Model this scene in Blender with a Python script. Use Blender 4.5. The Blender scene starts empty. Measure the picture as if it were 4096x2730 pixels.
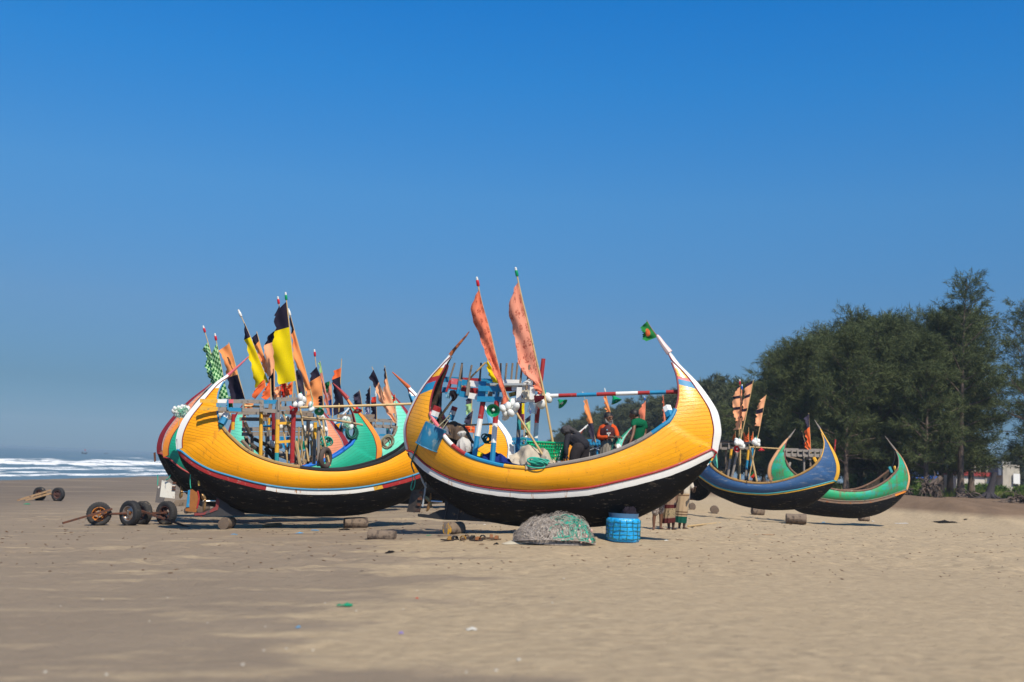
import bpy, math, random
import numpy as np
from mathutils import Vector, Matrix
random.seed(7); RNG = np.random.default_rng(11)
SC = bpy.context.scene; COL = SC.collection
R = math.radians
# ---------------------------------------------------------------- camera
FPX, EYE = 4400.0, 1.5
PITCH, ROLL = math.atan(510/4400.0), math.atan(0.047)
_f = np.array([0, math.cos(PITCH), math.sin(PITCH)]); _r0 = np.array([1.0, 0, 0]); _u0 = np.cross(_r0, _f)
_r = _r0*math.cos(ROLL) + _u0*math.sin(ROLL); _u = _u0*math.cos(ROLL) - _r0*math.sin(ROLL)
cam = bpy.data.cameras.new('camera'); cam.sensor_width = 36; cam.lens = FPX/4096*36
cam.clip_start = 0.1; cam.clip_end = 30000
cam.dof.use_dof = True; cam.dof.focus_distance = 31.0; cam.dof.aperture_fstop = 38.67/1000/0.046
camo = bpy.data.objects.new('camera', cam); COL.objects.link(camo)
_m = Matrix.Identity(4)
for i in range(3):
    _m[i][0], _m[i][1], _m[i][2] = _r[i], _u[i], -_f[i]
_m[2][3] = EYE
camo.matrix_world = _m; SC.camera = camo
# ---------------------------------------------------------------- light
SUN_AZ, SUN_EL = R(25), R(50)      # azimuth measured from straight behind the camera towards its right
SUNV = Vector((math.sin(SUN_AZ)*math.cos(SUN_EL), -math.cos(SUN_AZ)*math.cos(SUN_EL), math.sin(SUN_EL)))
sun = bpy.data.lights.new('sun', 'SUN'); sun.energy = 5.0; sun.angle = R(0.5); sun.color = (1, .91, .76)
suno = bpy.data.objects.new('sun', sun); COL.objects.link(suno)
suno.rotation_euler = SUNV.to_track_quat('Z', 'Y').to_euler()
W = bpy.data.worlds.new('World'); SC.world = W; W.use_nodes = True
nt = W.node_tree; bg = nt.nodes['Background']
sky = nt.nodes.new('ShaderNodeTexSky'); sky.sky_type = 'NISHITA'; sky.sun_disc = False
sky.sun_elevation = SUN_EL; sky.sun_rotation = math.atan2(SUNV.x, SUNV.y)
sky.air_density = 0.8; sky.dust_density = 0.3; sky.ozone_density = 10.0; sky.altitude = 0
# a clear winter sky: deeper overhead, dulled by haze towards the horizon
_tc = nt.nodes.new('ShaderNodeTexCoord'); _sx = nt.nodes.new('ShaderNodeSeparateXYZ'); nt.links.new(_tc.outputs['Generated'], _sx.inputs[0])
_cr = nt.nodes.new('ShaderNodeValToRGB'); _e = _cr.color_ramp.elements
SKYR = [(0.0, (.27, .385, .50)), (.06, (.30, .395, .42)), (.13, (.50, .61, .60)), (.24, (.50, .93, .95)), (.34, (.24, 1.05, 1.25)), (.46, (.02, 1.06, 1.5)), (.7, (.4, 1.05, 1.2)), (1.0, (.7, 1, 1.1))]
while len(_e) < len(SKYR): _e.new(.5)
for _k, (_p, _c) in enumerate(SKYR): _e[_k].position = _p; _e[_k].color = (_c[0]/1.6, _c[1]/1.6, _c[2]/1.6, 1)
_mu = nt.nodes.new('ShaderNodeVectorMath'); _mu.operation = 'MULTIPLY'; _sc = nt.nodes.new('ShaderNodeVectorMath'); _sc.operation = 'SCALE'; _sc.inputs['Scale'].default_value = 1.6
nt.links.new(_sx.outputs[2], _cr.inputs[0]); nt.links.new(sky.outputs[0], _mu.inputs[0]); nt.links.new(_cr.outputs[0], _mu.inputs[1])
nt.links.new(_mu.outputs[0], _sc.inputs[0]); nt.links.new(_sc.outputs[0], bg.inputs[0])
bg.inputs[1].default_value = 0.11
vs = SC.view_settings; vs.view_transform = 'Standard'; vs.look = 'None'; vs.exposure = 0.25; vs.gamma = 1; vs.use_curve_mapping = False
# ---------------------------------------------------------------- pixel helpers (photo pixels, 4096 x 2730)
CAM = np.array([0, 0, EYE])
def ray(px, py): return _f + _r*((px-2048)/FPX) + _u*((1365-py)/FPX)
def at(px, py, Y):
    d = ray(px, py); return CAM + d*(Y/d[1])
def Z(ox, oy, s): return lambda x, y: (ox+x*s, oy+y*s)
R1 = Z(600, 1150, .4464); R2 = Z(1550, 1050, .4145); R3 = Z(600, 1700, .4675); R4 = Z(1550, 1700, .3825)
R5 = Z(2150, 1250, .3507); R6 = Z(2150, 1700, .3507); R7 = Z(2700, 1450, .43365); R8 = Z(0, 1700, .34)
S4 = Z(800, 1500, .2975); S5 = Z(1150, 1450, .287); S6 = Z(1600, 1450, .287); S7 = Z(2050, 1550, .255); S1 = Z(3000, 1050, .7017)
T2 = Z(3400, 1780, .2958); T3 = Z(600, 1900, .17); T4 = Z(1600, 1900, .2125)
def zz(c, *p): return [c(p[i], p[i+1]) for i in range(0, len(p), 2)]
# ---------------------------------------------------------------- noise + terrain
def _hash(i, j, s):
    n = (i*374761393 + j*668265263 + s*1442695041) & 0xffffffff
    n = ((n ^ (n >> 13))*1274126177) & 0xffffffff
    return ((n ^ (n >> 16)) & 0xffff)/65535.0
def vnoise(x, y, s=0):
    x = np.asarray(x, float); y = np.asarray(y, float)
    i = np.floor(x).astype(np.int64); j = np.floor(y).astype(np.int64); fx = x-i; fy = y-j
    fx = fx*fx*(3-2*fx); fy = fy*fy*(3-2*fy)
    return (_hash(i, j, s)*(1-fx)+_hash(i+1, j, s)*fx)*(1-fy) + (_hash(i, j+1, s)*(1-fx)+_hash(i+1, j+1, s)*fx)*fy
def fbm(x, y, s=0, o=4):
    t = 0; a = .5
    for k in range(o): t = t + a*(vnoise(x*2**k, y*2**k, s+k)-.5); a *= .5
    return t
def sstep(a, b, t):
    t = np.clip((t-a)/(b-a), 0, 1); return t*t*(3-2*t)
def base_z(x, y):
    x = np.asarray(x, float); y = np.asarray(y, float)
    z = -2.1*(1-np.exp(-np.maximum(1-x, 0)/35.0)) + .0*y
    z = z - .32*np.exp(-((x-15.5)**2+(y-50)**2)/60.0) + .11*np.exp(-((x-1.6)**2/9+(y-25.5)**2/3.0))
    edge = 54.5 + 3.5*np.sin(x*.17) + 9*fbm(x*.3, y*.12, 5) + np.maximum(0, 24-x)*1.6
    z = z + .95*sstep(0, 10, y-edge)*sstep(8, 20, x)
    z = z + .30*fbm(x*.35, y*.3, 15, 4)*sstep(0, 8, y-edge)*sstep(8, 20, x)*(1-sstep(90, 130, y))
    z = z + .5*sstep(90, 200, y)*sstep(-10, 20, x)
    return z
def fine_z(x, y):
    w = .35 + .65*sstep(14, 22, y)*(1-sstep(40, 60, y))
    b = .16*fbm(x*.45, y*.3, 21, 3)*(1-sstep(60, 90, y))
    foot = fbm(x*2.6, y*2.6, 31, 4)
    right = sstep(-9, 0, x)
    rough = sstep(.02, .25, fbm(x*.12+3, y*.22, 41, 3)+.18*right)
    return b*.5 + foot*.15*w*(.25+.75*rough) - .22*np.maximum(0, fbm(x*2.9, y*2.2, 51, 2)-.13)*rough*w
def tz(x, y): return float(base_z(x, y)+fine_z(x, y))
def G(px, py):
    d = ray(px, py); t = 25.0
    lo, hi = 3.0, 900.0
    for _ in range(60):
        mid = (lo+hi)/2; p = CAM+d*mid
        if p[2] > float(base_z(p[0], p[1])): lo = mid
        else: hi = mid
    p = CAM+d*lo; p[2] = tz(p[0], p[1]); return p
# ---------------------------------------------------------------- materials
def _nodes(name):
    m = bpy.data.materials.new(name); m.use_nodes = True; n = m.node_tree
    return m, n, n.nodes['Principled BSDF']
def c4(c): return (c[0], c[1], c[2], 1)
def sh(c, k): return tuple(min(1, x*k) for x in c)
def N(nt, t, **kw):
    n = nt.nodes.new(t)
    for k, v in kw.items():
        if k.startswith('i_'): n.inputs[k[2:].replace('_', ' ')].default_value = v
        else: setattr(n, k, v)
    return n
def ramp(nt, fac, p0, p1, c0=(0, 0, 0), c1=(1, 1, 1)):
    r = nt.nodes.new('ShaderNodeValToRGB'); r.color_ramp.elements[0].position = p0; r.color_ramp.elements[1].position = p1
    r.color_ramp.elements[0].color = c4(c0); r.color_ramp.elements[1].color = c4(c1)
    nt.links.new(fac, r.inputs[0]); return r.outputs[0]
def mix(nt, fac, a, b, mode='MIX'):
    m = nt.nodes.new('ShaderNodeMixRGB'); m.blend_type = mode
    for s, v in ((0, fac), (1, a), (2, b)):
        if isinstance(v, (int, float)): m.inputs[s].default_value = v if s == 0 else (v, v, v, 1)
        elif isinstance(v, tuple): m.inputs[s].default_value = c4(v)
        else: nt.links.new(v, m.inputs[s])
    return m.outputs[0]
def noise(nt, scale, detail=4, stretch=None, coord='Object', rough=.55):
    tc = nt.nodes.new('ShaderNodeTexCoord'); n = N(nt, 'ShaderNodeTexNoise'); n.inputs['Scale'].default_value = scale
    n.inputs['Detail'].default_value = detail; n.inputs['Roughness'].default_value = rough
    o = tc.outputs[coord]
    if stretch:
        mp = nt.nodes.new('ShaderNodeMapping'); mp.inputs['Scale'].default_value = stretch
        nt.links.new(o, mp.inputs[0]); o = mp.outputs[0]
    nt.links.new(o, n.inputs['Vector']); return n.outputs['Fac']
def bump(nt, b, h, strength=.3, dist=.02):
    bn = N(nt, 'ShaderNodeBump'); bn.inputs['Strength'].default_value = strength; bn.inputs['Distance'].default_value = dist
    nt.links.new(h, bn.inputs['Height']); nt.links.new(bn.outputs[0], b.inputs['Normal'])
MATS = {}
def mat(name, col, rough=.6, var=.2, vs=5, wear=None, wthr=(.58, .66), ws=8, wst=None, bmp=.2, bs=30, bst=None, metal=0, spec=.4, trans=0, coat=0):
    if name in MATS: return MATS[name]
    m, n, b = _nodes(name)
    c = mix(n, noise(n, vs), sh(col, 1-var), sh(col, 1+var))
    if wear: c = mix(n, ramp(n, noise(n, ws, 6, wst), *wthr), c, wear)
    n.links.new(c, b.inputs['Base Color'])
    b.inputs['Roughness'].default_value = rough; b.inputs['Metallic'].default_value = metal; b.inputs['Specular IOR Level'].default_value = spec
    if coat: b.inputs['Coat Weight'].default_value = coat; b.inputs['Coat Roughness'].default_value = .25
    if bmp: bump(n, b, noise(n, bs, 5, bst), bmp, .01)
    if trans:   # thin cloth lets light through
        t = N(n, 'ShaderNodeBsdfTranslucent'); n.links.new(c, t.inputs[0]); mx = N(n, 'ShaderNodeMixShader'); mx.inputs[0].default_value = trans
        out = [x for x in n.nodes if x.type == 'OUTPUT_MATERIAL'][0]
        n.links.new(b.outputs[0], mx.inputs[1]); n.links.new(t.outputs[0], mx.inputs[2]); n.links.new(mx.outputs[0], out.inputs[0])
    MATS[name] = m; return m
def hullmat(name, col, nstr=22, wear=(.12, .06, .03), wamt=.62, rough=.38, line=.045, coat=.15, patch=None, linedark=.25, spec=.3, wst=(.9, 1, .28), nail=True, wsc=5, wsoft=.14):
    """painted planking: plank seams follow the strake coordinate stored in the UV map"""
    m, n, b = _nodes(name)
    uv = N(n, 'ShaderNodeUVMap'); uv.uv_map = 'UVMap'; sp = N(n, 'ShaderNodeSeparateXYZ'); n.links.new(uv.outputs[0], sp.inputs[0])
    wob = noise(n, 3, 2)
    mu = N(n, 'ShaderNodeMath', operation='MULTIPLY_ADD'); n.links.new(sp.outputs[1], mu.inputs[0]); mu.inputs[1].default_value = nstr
    wm = N(n, 'ShaderNodeMath', operation='MULTIPLY'); n.links.new(wob, wm.inputs[0]); wm.inputs[1].default_value = .5
    n.links.new(wm.outputs[0], mu.inputs[2])
    fr = N(n, 'ShaderNodeMath', operation='FRACT'); n.links.new(mu.outputs[0], fr.inputs[0])
    fl = N(n, 'ShaderNodeMath', operation='FLOOR'); n.links.new(mu.outputs[0], fl.inputs[0])
    wn = N(n, 'ShaderNodeTexWhiteNoise', noise_dimensions='1D'); n.links.new(fl.outputs[0], wn.inputs['W'])
    ex = N(n, 'ShaderNodeMath', operation='MULTIPLY_ADD'); n.links.new(sp.outputs[0], ex.inputs[0]); ex.inputs[1].default_value = 1/6; ex.inputs[2].default_value = -1
    ea = N(n, 'ShaderNodeMath', operation='ABSOLUTE'); n.links.new(ex.outputs[0], ea.inputs[0])
    seam = mix(n, 1.0, ramp(n, fr.outputs[0], line*.45, line, (1, 1, 1), (0, 0, 0)), ramp(n, ea.outputs[0], .12, .45, (.22, .22, .22), (1, 1, 1)), 'MULTIPLY')
    c = mix(n, noise(n, 4, 6), sh(col, .84), sh(col, 1.1))
    c = mix(n, .16, c, mix(n, wn.outputs[0], sh(col, .6), sh(col, 1.15)))
    if patch: c = mix(n, ramp(n, noise(n, 2.2, 6, (.5, 1, 1.6)), .5, .58), c, patch)
    st = ramp(n, noise(n, wsc, 10, wst, rough=.68), wamt, wamt+wsoft)
    c = mix(n, mix(n, .75, 0.0, st), c, wear)
    sk = ramp(n, noise(n, 26, 6, (.5, 1, .12)), .66, .78); c = mix(n, mix(n, .5, 0.0, sk), c, sh(wear, 1.4))
    if nail: c = mix(n, mix(n, .6, 0.0, ramp(n, noise(n, 22, 2), .70, .74)), c, sh(wear, .6))
    sf = mix(n, noise(n, 7, 3), mix(n, .55, 0.0, seam), seam)
    c = mix(n, mix(n, .8, 0.0, sf), c, sh(col, linedark))
    n.links.new(c, b.inputs['Base Color'])
    b.inputs['Roughness'].default_value = rough; b.inputs['Specular IOR Level'].default_value = spec; b.inputs['Coat Weight'].default_value = coat; b.inputs['Coat Roughness'].default_value = .22
    h = mix(n, .5, mix(n, 1.0, noise(n, 18, 5, (.4, 1, 1.5)), mix(n, .8, 0.0, seam), 'SUBTRACT'), noise(n, 70, 3))
    bump(n, b, h, .55, .012)
    MATS[name] = m; return m
# ---------------------------------------------------------------- mesh builder
class MB:
    def __init__(s): s.v = []; s.f = []; s.m = []; s.uv = []
    def add(s, v, f, m=0, uv=None):
        o = len(s.v); s.v += [tuple(float(c) for c in p) for p in v]
        s.uv += [tuple(q) for q in uv] if uv is not None else [(0, 0)]*len(v)
        for k, q in enumerate(f):
            s.f.append(tuple(i+o for i in q)); s.m.append(m[k] if isinstance(m, (list, tuple)) else m)
        return s
    def tube(s, pts, r, n=8, m=0, caps=True, flat=1.0):
        P = [np.array(p, float) for p in pts]; k = len(P)
        if isinstance(r, (int, float)): r = [r]*k
        V = []; prev = None
        for i in range(k):
            t = P[min(i+1, k-1)]-P[max(i-1, 0)]; t = t/(np.linalg.norm(t)+1e-9)
            if prev is None:
                a = np.array([0, 0, 1.0]) if abs(t[2]) < .9 else np.array([0, 1.0, 0]); e1 = np.cross(t, a)
            else: e1 = prev - t*np.dot(prev, t)
            e1 = e1/(np.linalg.norm(e1)+1e-9); e2 = np.cross(t, e1); prev = e1
            for j in range(n):
                an = 2*math.pi*j/n; V.append(P[i]+e1*(math.cos(an)*r[i])+e2*(math.sin(an)*r[i]*flat))
        F = [(i*n+j, i*n+(j+1) % n, (i+1)*n+(j+1) % n, (i+1)*n+j) for i in range(k-1) for j in range(n)]
        mm = [(m[min(i, len(m)-1)] if isinstance(m, (list, tuple)) else m) for i in range(k-1) for j in range(n)]
        if caps:
            F.append(tuple(range(n))[::-1]); F.append(tuple((k-1)*n+j for j in range(n)))
            mm += [m[0] if isinstance(m, (list, tuple)) else m, m[-1] if isinstance(m, (list, tuple)) else m]
        return s.add(V, F, mm)
    def beam(s, a, b, w, h, m=0, up=(0, 0, 1)):
        a = np.array(a, float); b = np.array(b, float); t = b-a; t = t/(np.linalg.norm(t)+1e-9)
        u = np.array(up, float); e1 = np.cross(t, u)
        if np.linalg.norm(e1) < .05: e1 = np.cross(t, np.array([0, 1.0, 0]))
        e1 = e1/np.linalg.norm(e1); e2 = np.cross(e1, t); V = []
        for p in (a, b):
            for x, y in ((-1, -1), (1, -1), (1, 1), (-1, 1)): V.append(p+e1*x*w/2+e2*y*h/2)
        return s.add(V, [(0, 1, 2, 3), (7, 6, 5, 4), (0, 4, 5, 1), (1, 5, 6, 2), (2, 6, 7, 3), (3, 7, 4, 0)], m)
    def ball(s, c, r, m=0, nu=10, nv=7, rot=None):
        r = (r, r, r) if isinstance(r, (int, float)) else r; V = []; F = []
        for i in range(nv+1):
            th = math.pi*i/nv
            for j in range(nu):
                ph = 2*math.pi*j/nu; p = Vector((r[0]*math.sin(th)*math.cos(ph), r[1]*math.sin(th)*math.sin(ph), r[2]*math.cos(th)))
                if rot is not None: p = rot @ p
                V.append((c[0]+p.x, c[1]+p.y, c[2]+p.z))
        for i in range(nv):
            for j in range(nu): F.append((i*nu+j, (i+1)*nu+j, (i+1)*nu+(j+1) % nu, i*nu+(j+1) % nu))
        return s.add(V, F, m)
    def lathe(s, prof, c=(0, 0, 0), rot=None, n=20, m=0):
        """profile of (radius, z)"""
        V = []; F = []
        for r_, z_ in prof:
            for j in range(n):
                a = 2*math.pi*j/n; p = Vector((r_*math.cos(a), r_*math.sin(a), z_))
                if rot is not None: p = rot @ p
                V.append((c[0]+p.x, c[1]+p.y, c[2]+p.z))
        mm = []
        for i in range(len(prof)-1):
            for j in range(n): F.append((i*n+j, i*n+(j+1) % n, (i+1)*n+(j+1) % n, (i+1)*n+j)); mm.append(m[i] if isinstance(m, (list, tuple)) else m)
        return s.add(V, F, mm)
    def grid(s, rows, m=0, uv=None, close=False):
        k = len(rows); n = len(rows[0]); V = [p for r_ in rows for p in r_]
        F = [(i*n+j, i*n+j+1, (i+1)*n+j+1, (i+1)*n+j) for i in range(k-1) for j in range(n-1)]
        mm = [m(i, j) if callable(m) else m for i in range(k-1) for j in range(n-1)]
        return s.add(V, F, mm, uv)
    def build(s, name, mats, parent=None, smooth=True, loc=None, rot=None):
        me = bpy.data.meshes.new(name); me.from_pydata(s.v, [], s.f)
        ms = mats if isinstance(mats, (list, tuple)) else [mats]
        for x in ms: me.materials.append(x)
        me.polygons.foreach_set('material_index', s.m)
        if any(u != (0, 0) for u in s.uv):
            l = me.uv_layers.new(name='UVMap'); idx = np.empty(len(me.loops), np.int32); me.loops.foreach_get('vertex_index', idx)
            l.data.foreach_set('uv', np.array(s.uv, np.float32)[idx].ravel())
        if smooth:
            me.polygons.foreach_set('use_smooth', [True]*len(me.polygons))
            try: me.set_sharp_from_angle(angle=R(42))
            except Exception: pass
        me.update(); o = bpy.data.objects.new(name, me); COL.objects.link(o)
        if parent is not None: o.parent = parent
        if loc is not None: o.location = loc
        if rot is not None: o.rotation_euler = rot
        return o
def tag(o, label=None, cat=None, group=None, kind=None):
    if label: o['label'] = label
    if cat: o['category'] = cat
    if group: o['group'] = group
    if kind: o['kind'] = kind
    return o
def empty(name, loc, rz=0.0):
    e = bpy.data.objects.new(name, None); COL.objects.link(e); e.location = [float(c) for c in loc]; e.rotation_euler = (0, 0, rz)
    e.empty_display_size = .2; return e
def cmr(P, n):
    """smooth curve through points, n samples even in length"""
    P = np.array(P, float)
    if len(P) == 2: return np.array([P[0]+(P[1]-P[0])*t for t in np.linspace(0, 1, n)])
    Q = np.vstack([2*P[0]-P[1], P, 2*P[-1]-P[-2]]); D = []
    for i in range(1, len(Q)-2):
        for t in np.linspace(0, 1, 14, endpoint=False):
            a, b, c, d = Q[i-1], Q[i], Q[i+1], Q[i+2]
            D.append(.5*((2*b)+(-a+c)*t+(2*a-5*b+4*c-d)*t*t+(-a+3*b-3*c+d)*t**3))
    D.append(P[-1]); D = np.array(D)
    L = np.concatenate([[0], np.cumsum(np.linalg.norm(np.diff(D[:, :2] if D.shape[1] == 2 else D, axis=0), axis=1))])
    s = np.linspace(0, L[-1], n); return np.stack([np.interp(s, L, D[:, k]) for k in range(D.shape[1])], 1)
# ---------------------------------------------------------------- palette
YEL = (.94, .39, .002); YEL2 = (.88, .35, .003)
RSTW = mat('rust_streaked_white', (.72, .70, .66), .5, .08, 6, (.42, .17, .04), (.62, .72), 9, (1.6, 1.6, .16), bmp=.2)
WOOD = mat('weathered_wood', (.20, .15, .11), .8, .3, 6, (.09, .07, .05), bmp=.5, bs=12, bst=(1, 1, .2))
GREYWOOD = mat('grey_wood', (.235, .205, .18), .85, .3, 8, (.14, .12, .1), bmp=.4, bs=14)
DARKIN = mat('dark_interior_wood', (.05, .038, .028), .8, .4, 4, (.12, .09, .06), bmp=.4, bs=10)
BAMBOO = mat('bamboo', (.50, .34, .15), .5, .25, 5, (.24, .15, .06), (.6, .72), 6, bmp=.15)
BAMBOO2 = mat('old_bamboo', (.36, .25, .13), .6, .3, 5, (.16, .1, .05), (.55, .7), 7, bmp=.2)
BLACK = hullmat('tarred_black_hull', (.007, .007, .008), 12, (.15, .12, .085), .60, .62, .05, 0.0, linedark=.5, spec=.12, wst=(.35, 1, 2.8), wsc=9, wsoft=.05)
WHITEP = mat('white_paint', (.74, .73, .70), .45, .06, 6, (.45, .25, .12), (.68, .8), 7, (1, 1, .3), bmp=.15)
REDP = mat('red_paint', (.33, .022, .022), .5, .2, 6, (.3, .2, .17), (.6, .72), 12, bmp=.2)
REDD = mat('dark_red_trim', (.20, .013, .02), .5, .2, 6, (.3, .18, .15), (.66, .75), 12, bmp=.15)
BLUEP = mat('blue_paint', (.014, .20, .38), .5, .2, 6, (.25, .27, .27), (.62, .74), 10, bmp=.2)
BLUER = mat('royal_blue_paint', (.01, .14, .55), .45, .15, 6, (.2, .25, .3), (.66, .78), 9, bmp=.1)
TEALP = mat('teal_paint', (.02, .25, .28), .55, .2, 6, (.22, .22, .2), (.62, .74), 10, bmp=.2)
ORANGEP = mat('orange_paint', (.72, .24, .03), .5, .15, 6, (.3, .18, .1), (.66, .75), 10, bmp=.15)
PEACHP = mat('peach_paint', (.70, .36, .17), .55, .15, 6, (.35, .2, .1), (.64, .75), 10, bmp=.15)
YELP = mat('yellow_paint', (.68, .36, .03), .5, .2, 6, (.25, .18, .1), (.6, .72), 10, bmp=.2)
PINKP = mat('pink_paint', (.60, .12, .14), .5, .25, 6, (.5, .4, .35), (.6, .7), 14, bmp=.2)
BLACKP = mat('black_rubber', (.014, .014, .015), .45, .2, 6, bmp=.15)
GREYP = mat('grey_paint', (.33, .36, .38), .5, .15, 6, (.2, .15, .12), (.64, .75), 10, bmp=.1)
RUST = mat('rust', (.105, .038, .02), .85, .4, 9, (.05, .03, .025), (.5, .6), 12, bmp=.5)
RUSTY_ORANGE = mat('rust_orange', (.36, .13, .03), .85, .35, 9, (.1, .04, .03), (.5, .62), 8, bmp=.4)
STEEL = mat('steel', (.6, .6, .6), .3, .1, metal=1, bmp=.05)
BRONZE = mat('bronze', (.32, .19, .08), .45, .3, metal=.7, bmp=.1)
ROPE_G = mat('green_rope', (.02, .34, .24), .7, .25, 20, bmp=.3)
ROPE_D = mat('dark_green_rope', (.02, .13, .10), .75, .3, 20, bmp=.3)
ROPE_T = mat('tan_rope', (.22, .2, .13), .8, .3, 20, bmp=.3)
WHITEPL = mat('white_plastic_float', (.64, .64, .61), .4, .08, 3, (.4, .38, .33), (.6, .75), 8, bmp=0)
# ---------------------------------------------------------------- moon boat
NS, NM, NV = 26, 64, 9
class Boat: pass
def boat_frame(px, py, Y, yaw):
    b = Boat(); b.a = R(yaw); p = at(px, py, Y); b.O = np.array([p[0], p[1], tz(p[0], p[1])])
    b.e = np.array([math.cos(b.a), -math.sin(b.a), 0]); b.n = np.array([math.sin(b.a), math.cos(b.a), 0]); return b
def loc(b, px, py, y=0.0):
    """photo pixel -> point in the boat's own frame, on the lengthwise plane y"""
    d = ray(px, py); t = (y-np.dot(CAM-b.O, b.n))/np.dot(d, b.n); q = CAM+d*t-b.O
    return np.array([np.dot(q, b.e), y, q[2]])
def wor(b, q): return b.O + b.e*q[0] + b.n*q[1] + np.array([0, 0, q[2]])
def trace(b, pts, n, yf):
    P = cmr(pts, n); return np.array([loc(b, P[i, 0], P[i, 1], yf(i/(n-1))) for i in range(n)])
def boat_curves(b, Kst, Kk, Kbow, S, Gst, Gmid, Gbow, beam, stem=.04):
    bs, bg, b1 = beam*.92, beam, beam*.62
    b.K = trace(b, Kk, NM, lambda t: 0.0)
    b.S = trace(b, S, NM, lambda t: -(stem+(bs-stem)*math.sin(math.pi*t)**.7))
    b.Ost = trace(b, Kst, NS, lambda t: -stem); b.Obw = trace(b, Kbow, NS, lambda t: -stem)
    b.Gst = trace(b, Gst, NS, lambda t: -(stem*.8+(b1-stem*.8)*t**1.1)); b.Gbw = trace(b, Gbow, NS, lambda t: -(stem*.8+(b1-stem*.8)*(1-t)**1.1))
    b.Gm = trace(b, Gmid, NM, lambda t: -(b1+(bg-b1)*math.sin(math.pi*t)**.8))
    b.S[0] = b.Ost[-1]; b.S[-1] = b.Obw[0]
    return b
MIR = np.array([1, -1, 1.0])
def build_boat(b, name, label, P, group='moon shaped fishing boats drawn up on the beach'):
    root = empty(name, b.O, -b.a); tag(root, label, 'boat', group); b.root = root
    Ou = np.vstack([b.Ost, b.S[1:], b.Obw[1:]]); Gu = np.vstack([b.Gst, b.Gm[1:], b.Gbw[1:]]); nu = len(Ou)
    sO = np.concatenate([np.linspace(1, 0, NS), np.zeros(NM-2), np.linspace(0, 1, NS)])
    sg = P.get('sg', .30); q = np.linspace(0, 1, NS)
    sG = np.concatenate([1-(1-sg)*q**.75, np.full(NM-2, sg), (1-(1-sg)*q**.75)[::-1]])
    uu = np.concatenate([np.linspace(0, 1, NS), np.linspace(1, 2, NM)[1:], np.linspace(2, 3, NS)[1:]])
    rows = []; uv = []
    for i in range(nu):
        r_ = []
        for j in range(NV):
            v = j/(NV-1); p = Ou[i]*(1-v)+Gu[i]*v
            p[1] -= 4*v*(1-v)*P.get('bulge', .10)*min(1, abs(Gu[i][1])/.5); r_.append(p); uv.append((uu[i]*4, sO[i]*(1-v)+sG[i]*v))
        rows.append(r_)
    segs = P.get('segs', []); mats = [P['panel']]+[s[2] for s in segs]
    def mi(i, j):
        um = (uu[i]+uu[i+1])/2
        for k, s in enumerate(segs):
            if s[0] <= um < s[1]: return k+1
        return 0
    mb = MB(); mb.grid([r_[::-1] for r_ in rows], mi, [uv[i*NV+j] for i in range(nu) for j in range(NV-1, -1, -1)])
    mb.grid([[p*MIR for p in r_] for r_ in rows], mi, uv); mb.build('side_planking', mats, root)
    # inner faces of the planking
    inn = MB(); th = P.get('thick', .035)
    ri = [[np.array([p[0], min(-.012, p[1]+th), p[2]]) for p in r_] for r_ in rows]
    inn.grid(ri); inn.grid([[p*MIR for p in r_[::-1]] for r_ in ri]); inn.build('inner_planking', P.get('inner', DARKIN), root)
    # bottom
    bot = MB(); rb = []; uvb = []; nb = 11
    for i in range(NM):
        r_ = []; full = P.get('full', .8)
        for j in range(nb):
            th_ = math.pi/2*j/(nb-1); k, s = b.K[i], b.S[i]; w = (1-math.cos(th_))**full
            r_.append(np.array([k[0]+(s[0]-k[0])*w, s[1]*math.sin(th_), k[2]+(s[2]-k[2])*w])); uvb.append((i/NM*8, .2+.7*j/(nb-1)))
        rb.append(r_)
    bot.grid([r_[::-1] for r_ in rb], 0, [uvb[i*nb+j] for i in range(NM) for j in range(nb-1, -1, -1)])
    bot.grid([[p*MIR for p in r_] for r_ in rb], 0, uvb); bot.build('bottom_planking', P.get('bottom', BLACK), root)
    # painted band below the rubbing strake
    if P.get('boot'):
        bt = MB(); bw = P.get('bootw', .16); bm = [x[2] for x in P['boot']]
        rr = []
        for i in range(NM):
            s = rb[i]; acc = 0; outp = [s[-1]]; bw = P.get('bootw', .16)*(1+.16*float(fbm(i*.9, 3.3, 17, 3)))
            for j in range(nb-1, 0, -1):
                d = np.linalg.norm(s[j]-s[j-1])
                if acc+d >= bw: outp.append(s[j]+(s[j-1]-s[j])*((bw-acc)/d)); break
                acc += d; outp.append(s[j-1])
            outp = np.array(outp); ss = np.linspace(0, 1, 4); L = np.concatenate([[0], np.cumsum(np.linalg.norm(np.diff(outp, axis=0), axis=1))])
            pr = [np.array([np.interp(t*L[-1], L, outp[:, k]) for k in range(3)]) for t in ss]
            rr.append([p+np.array([0, -.006, -.002]) for p in pr])
        def bmi(i, j):
            t = i/(NM-1)
            for k, x in enumerate(P['boot']):
                if x[0] <= t < x[1]: return k
            return len(bm)-1
        bt.grid(rr, bmi); bt.grid([[p*MIR for p in r_[::-1]] for r_ in rr], bmi); bt.build('boot_stripe', bm, root)
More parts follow.
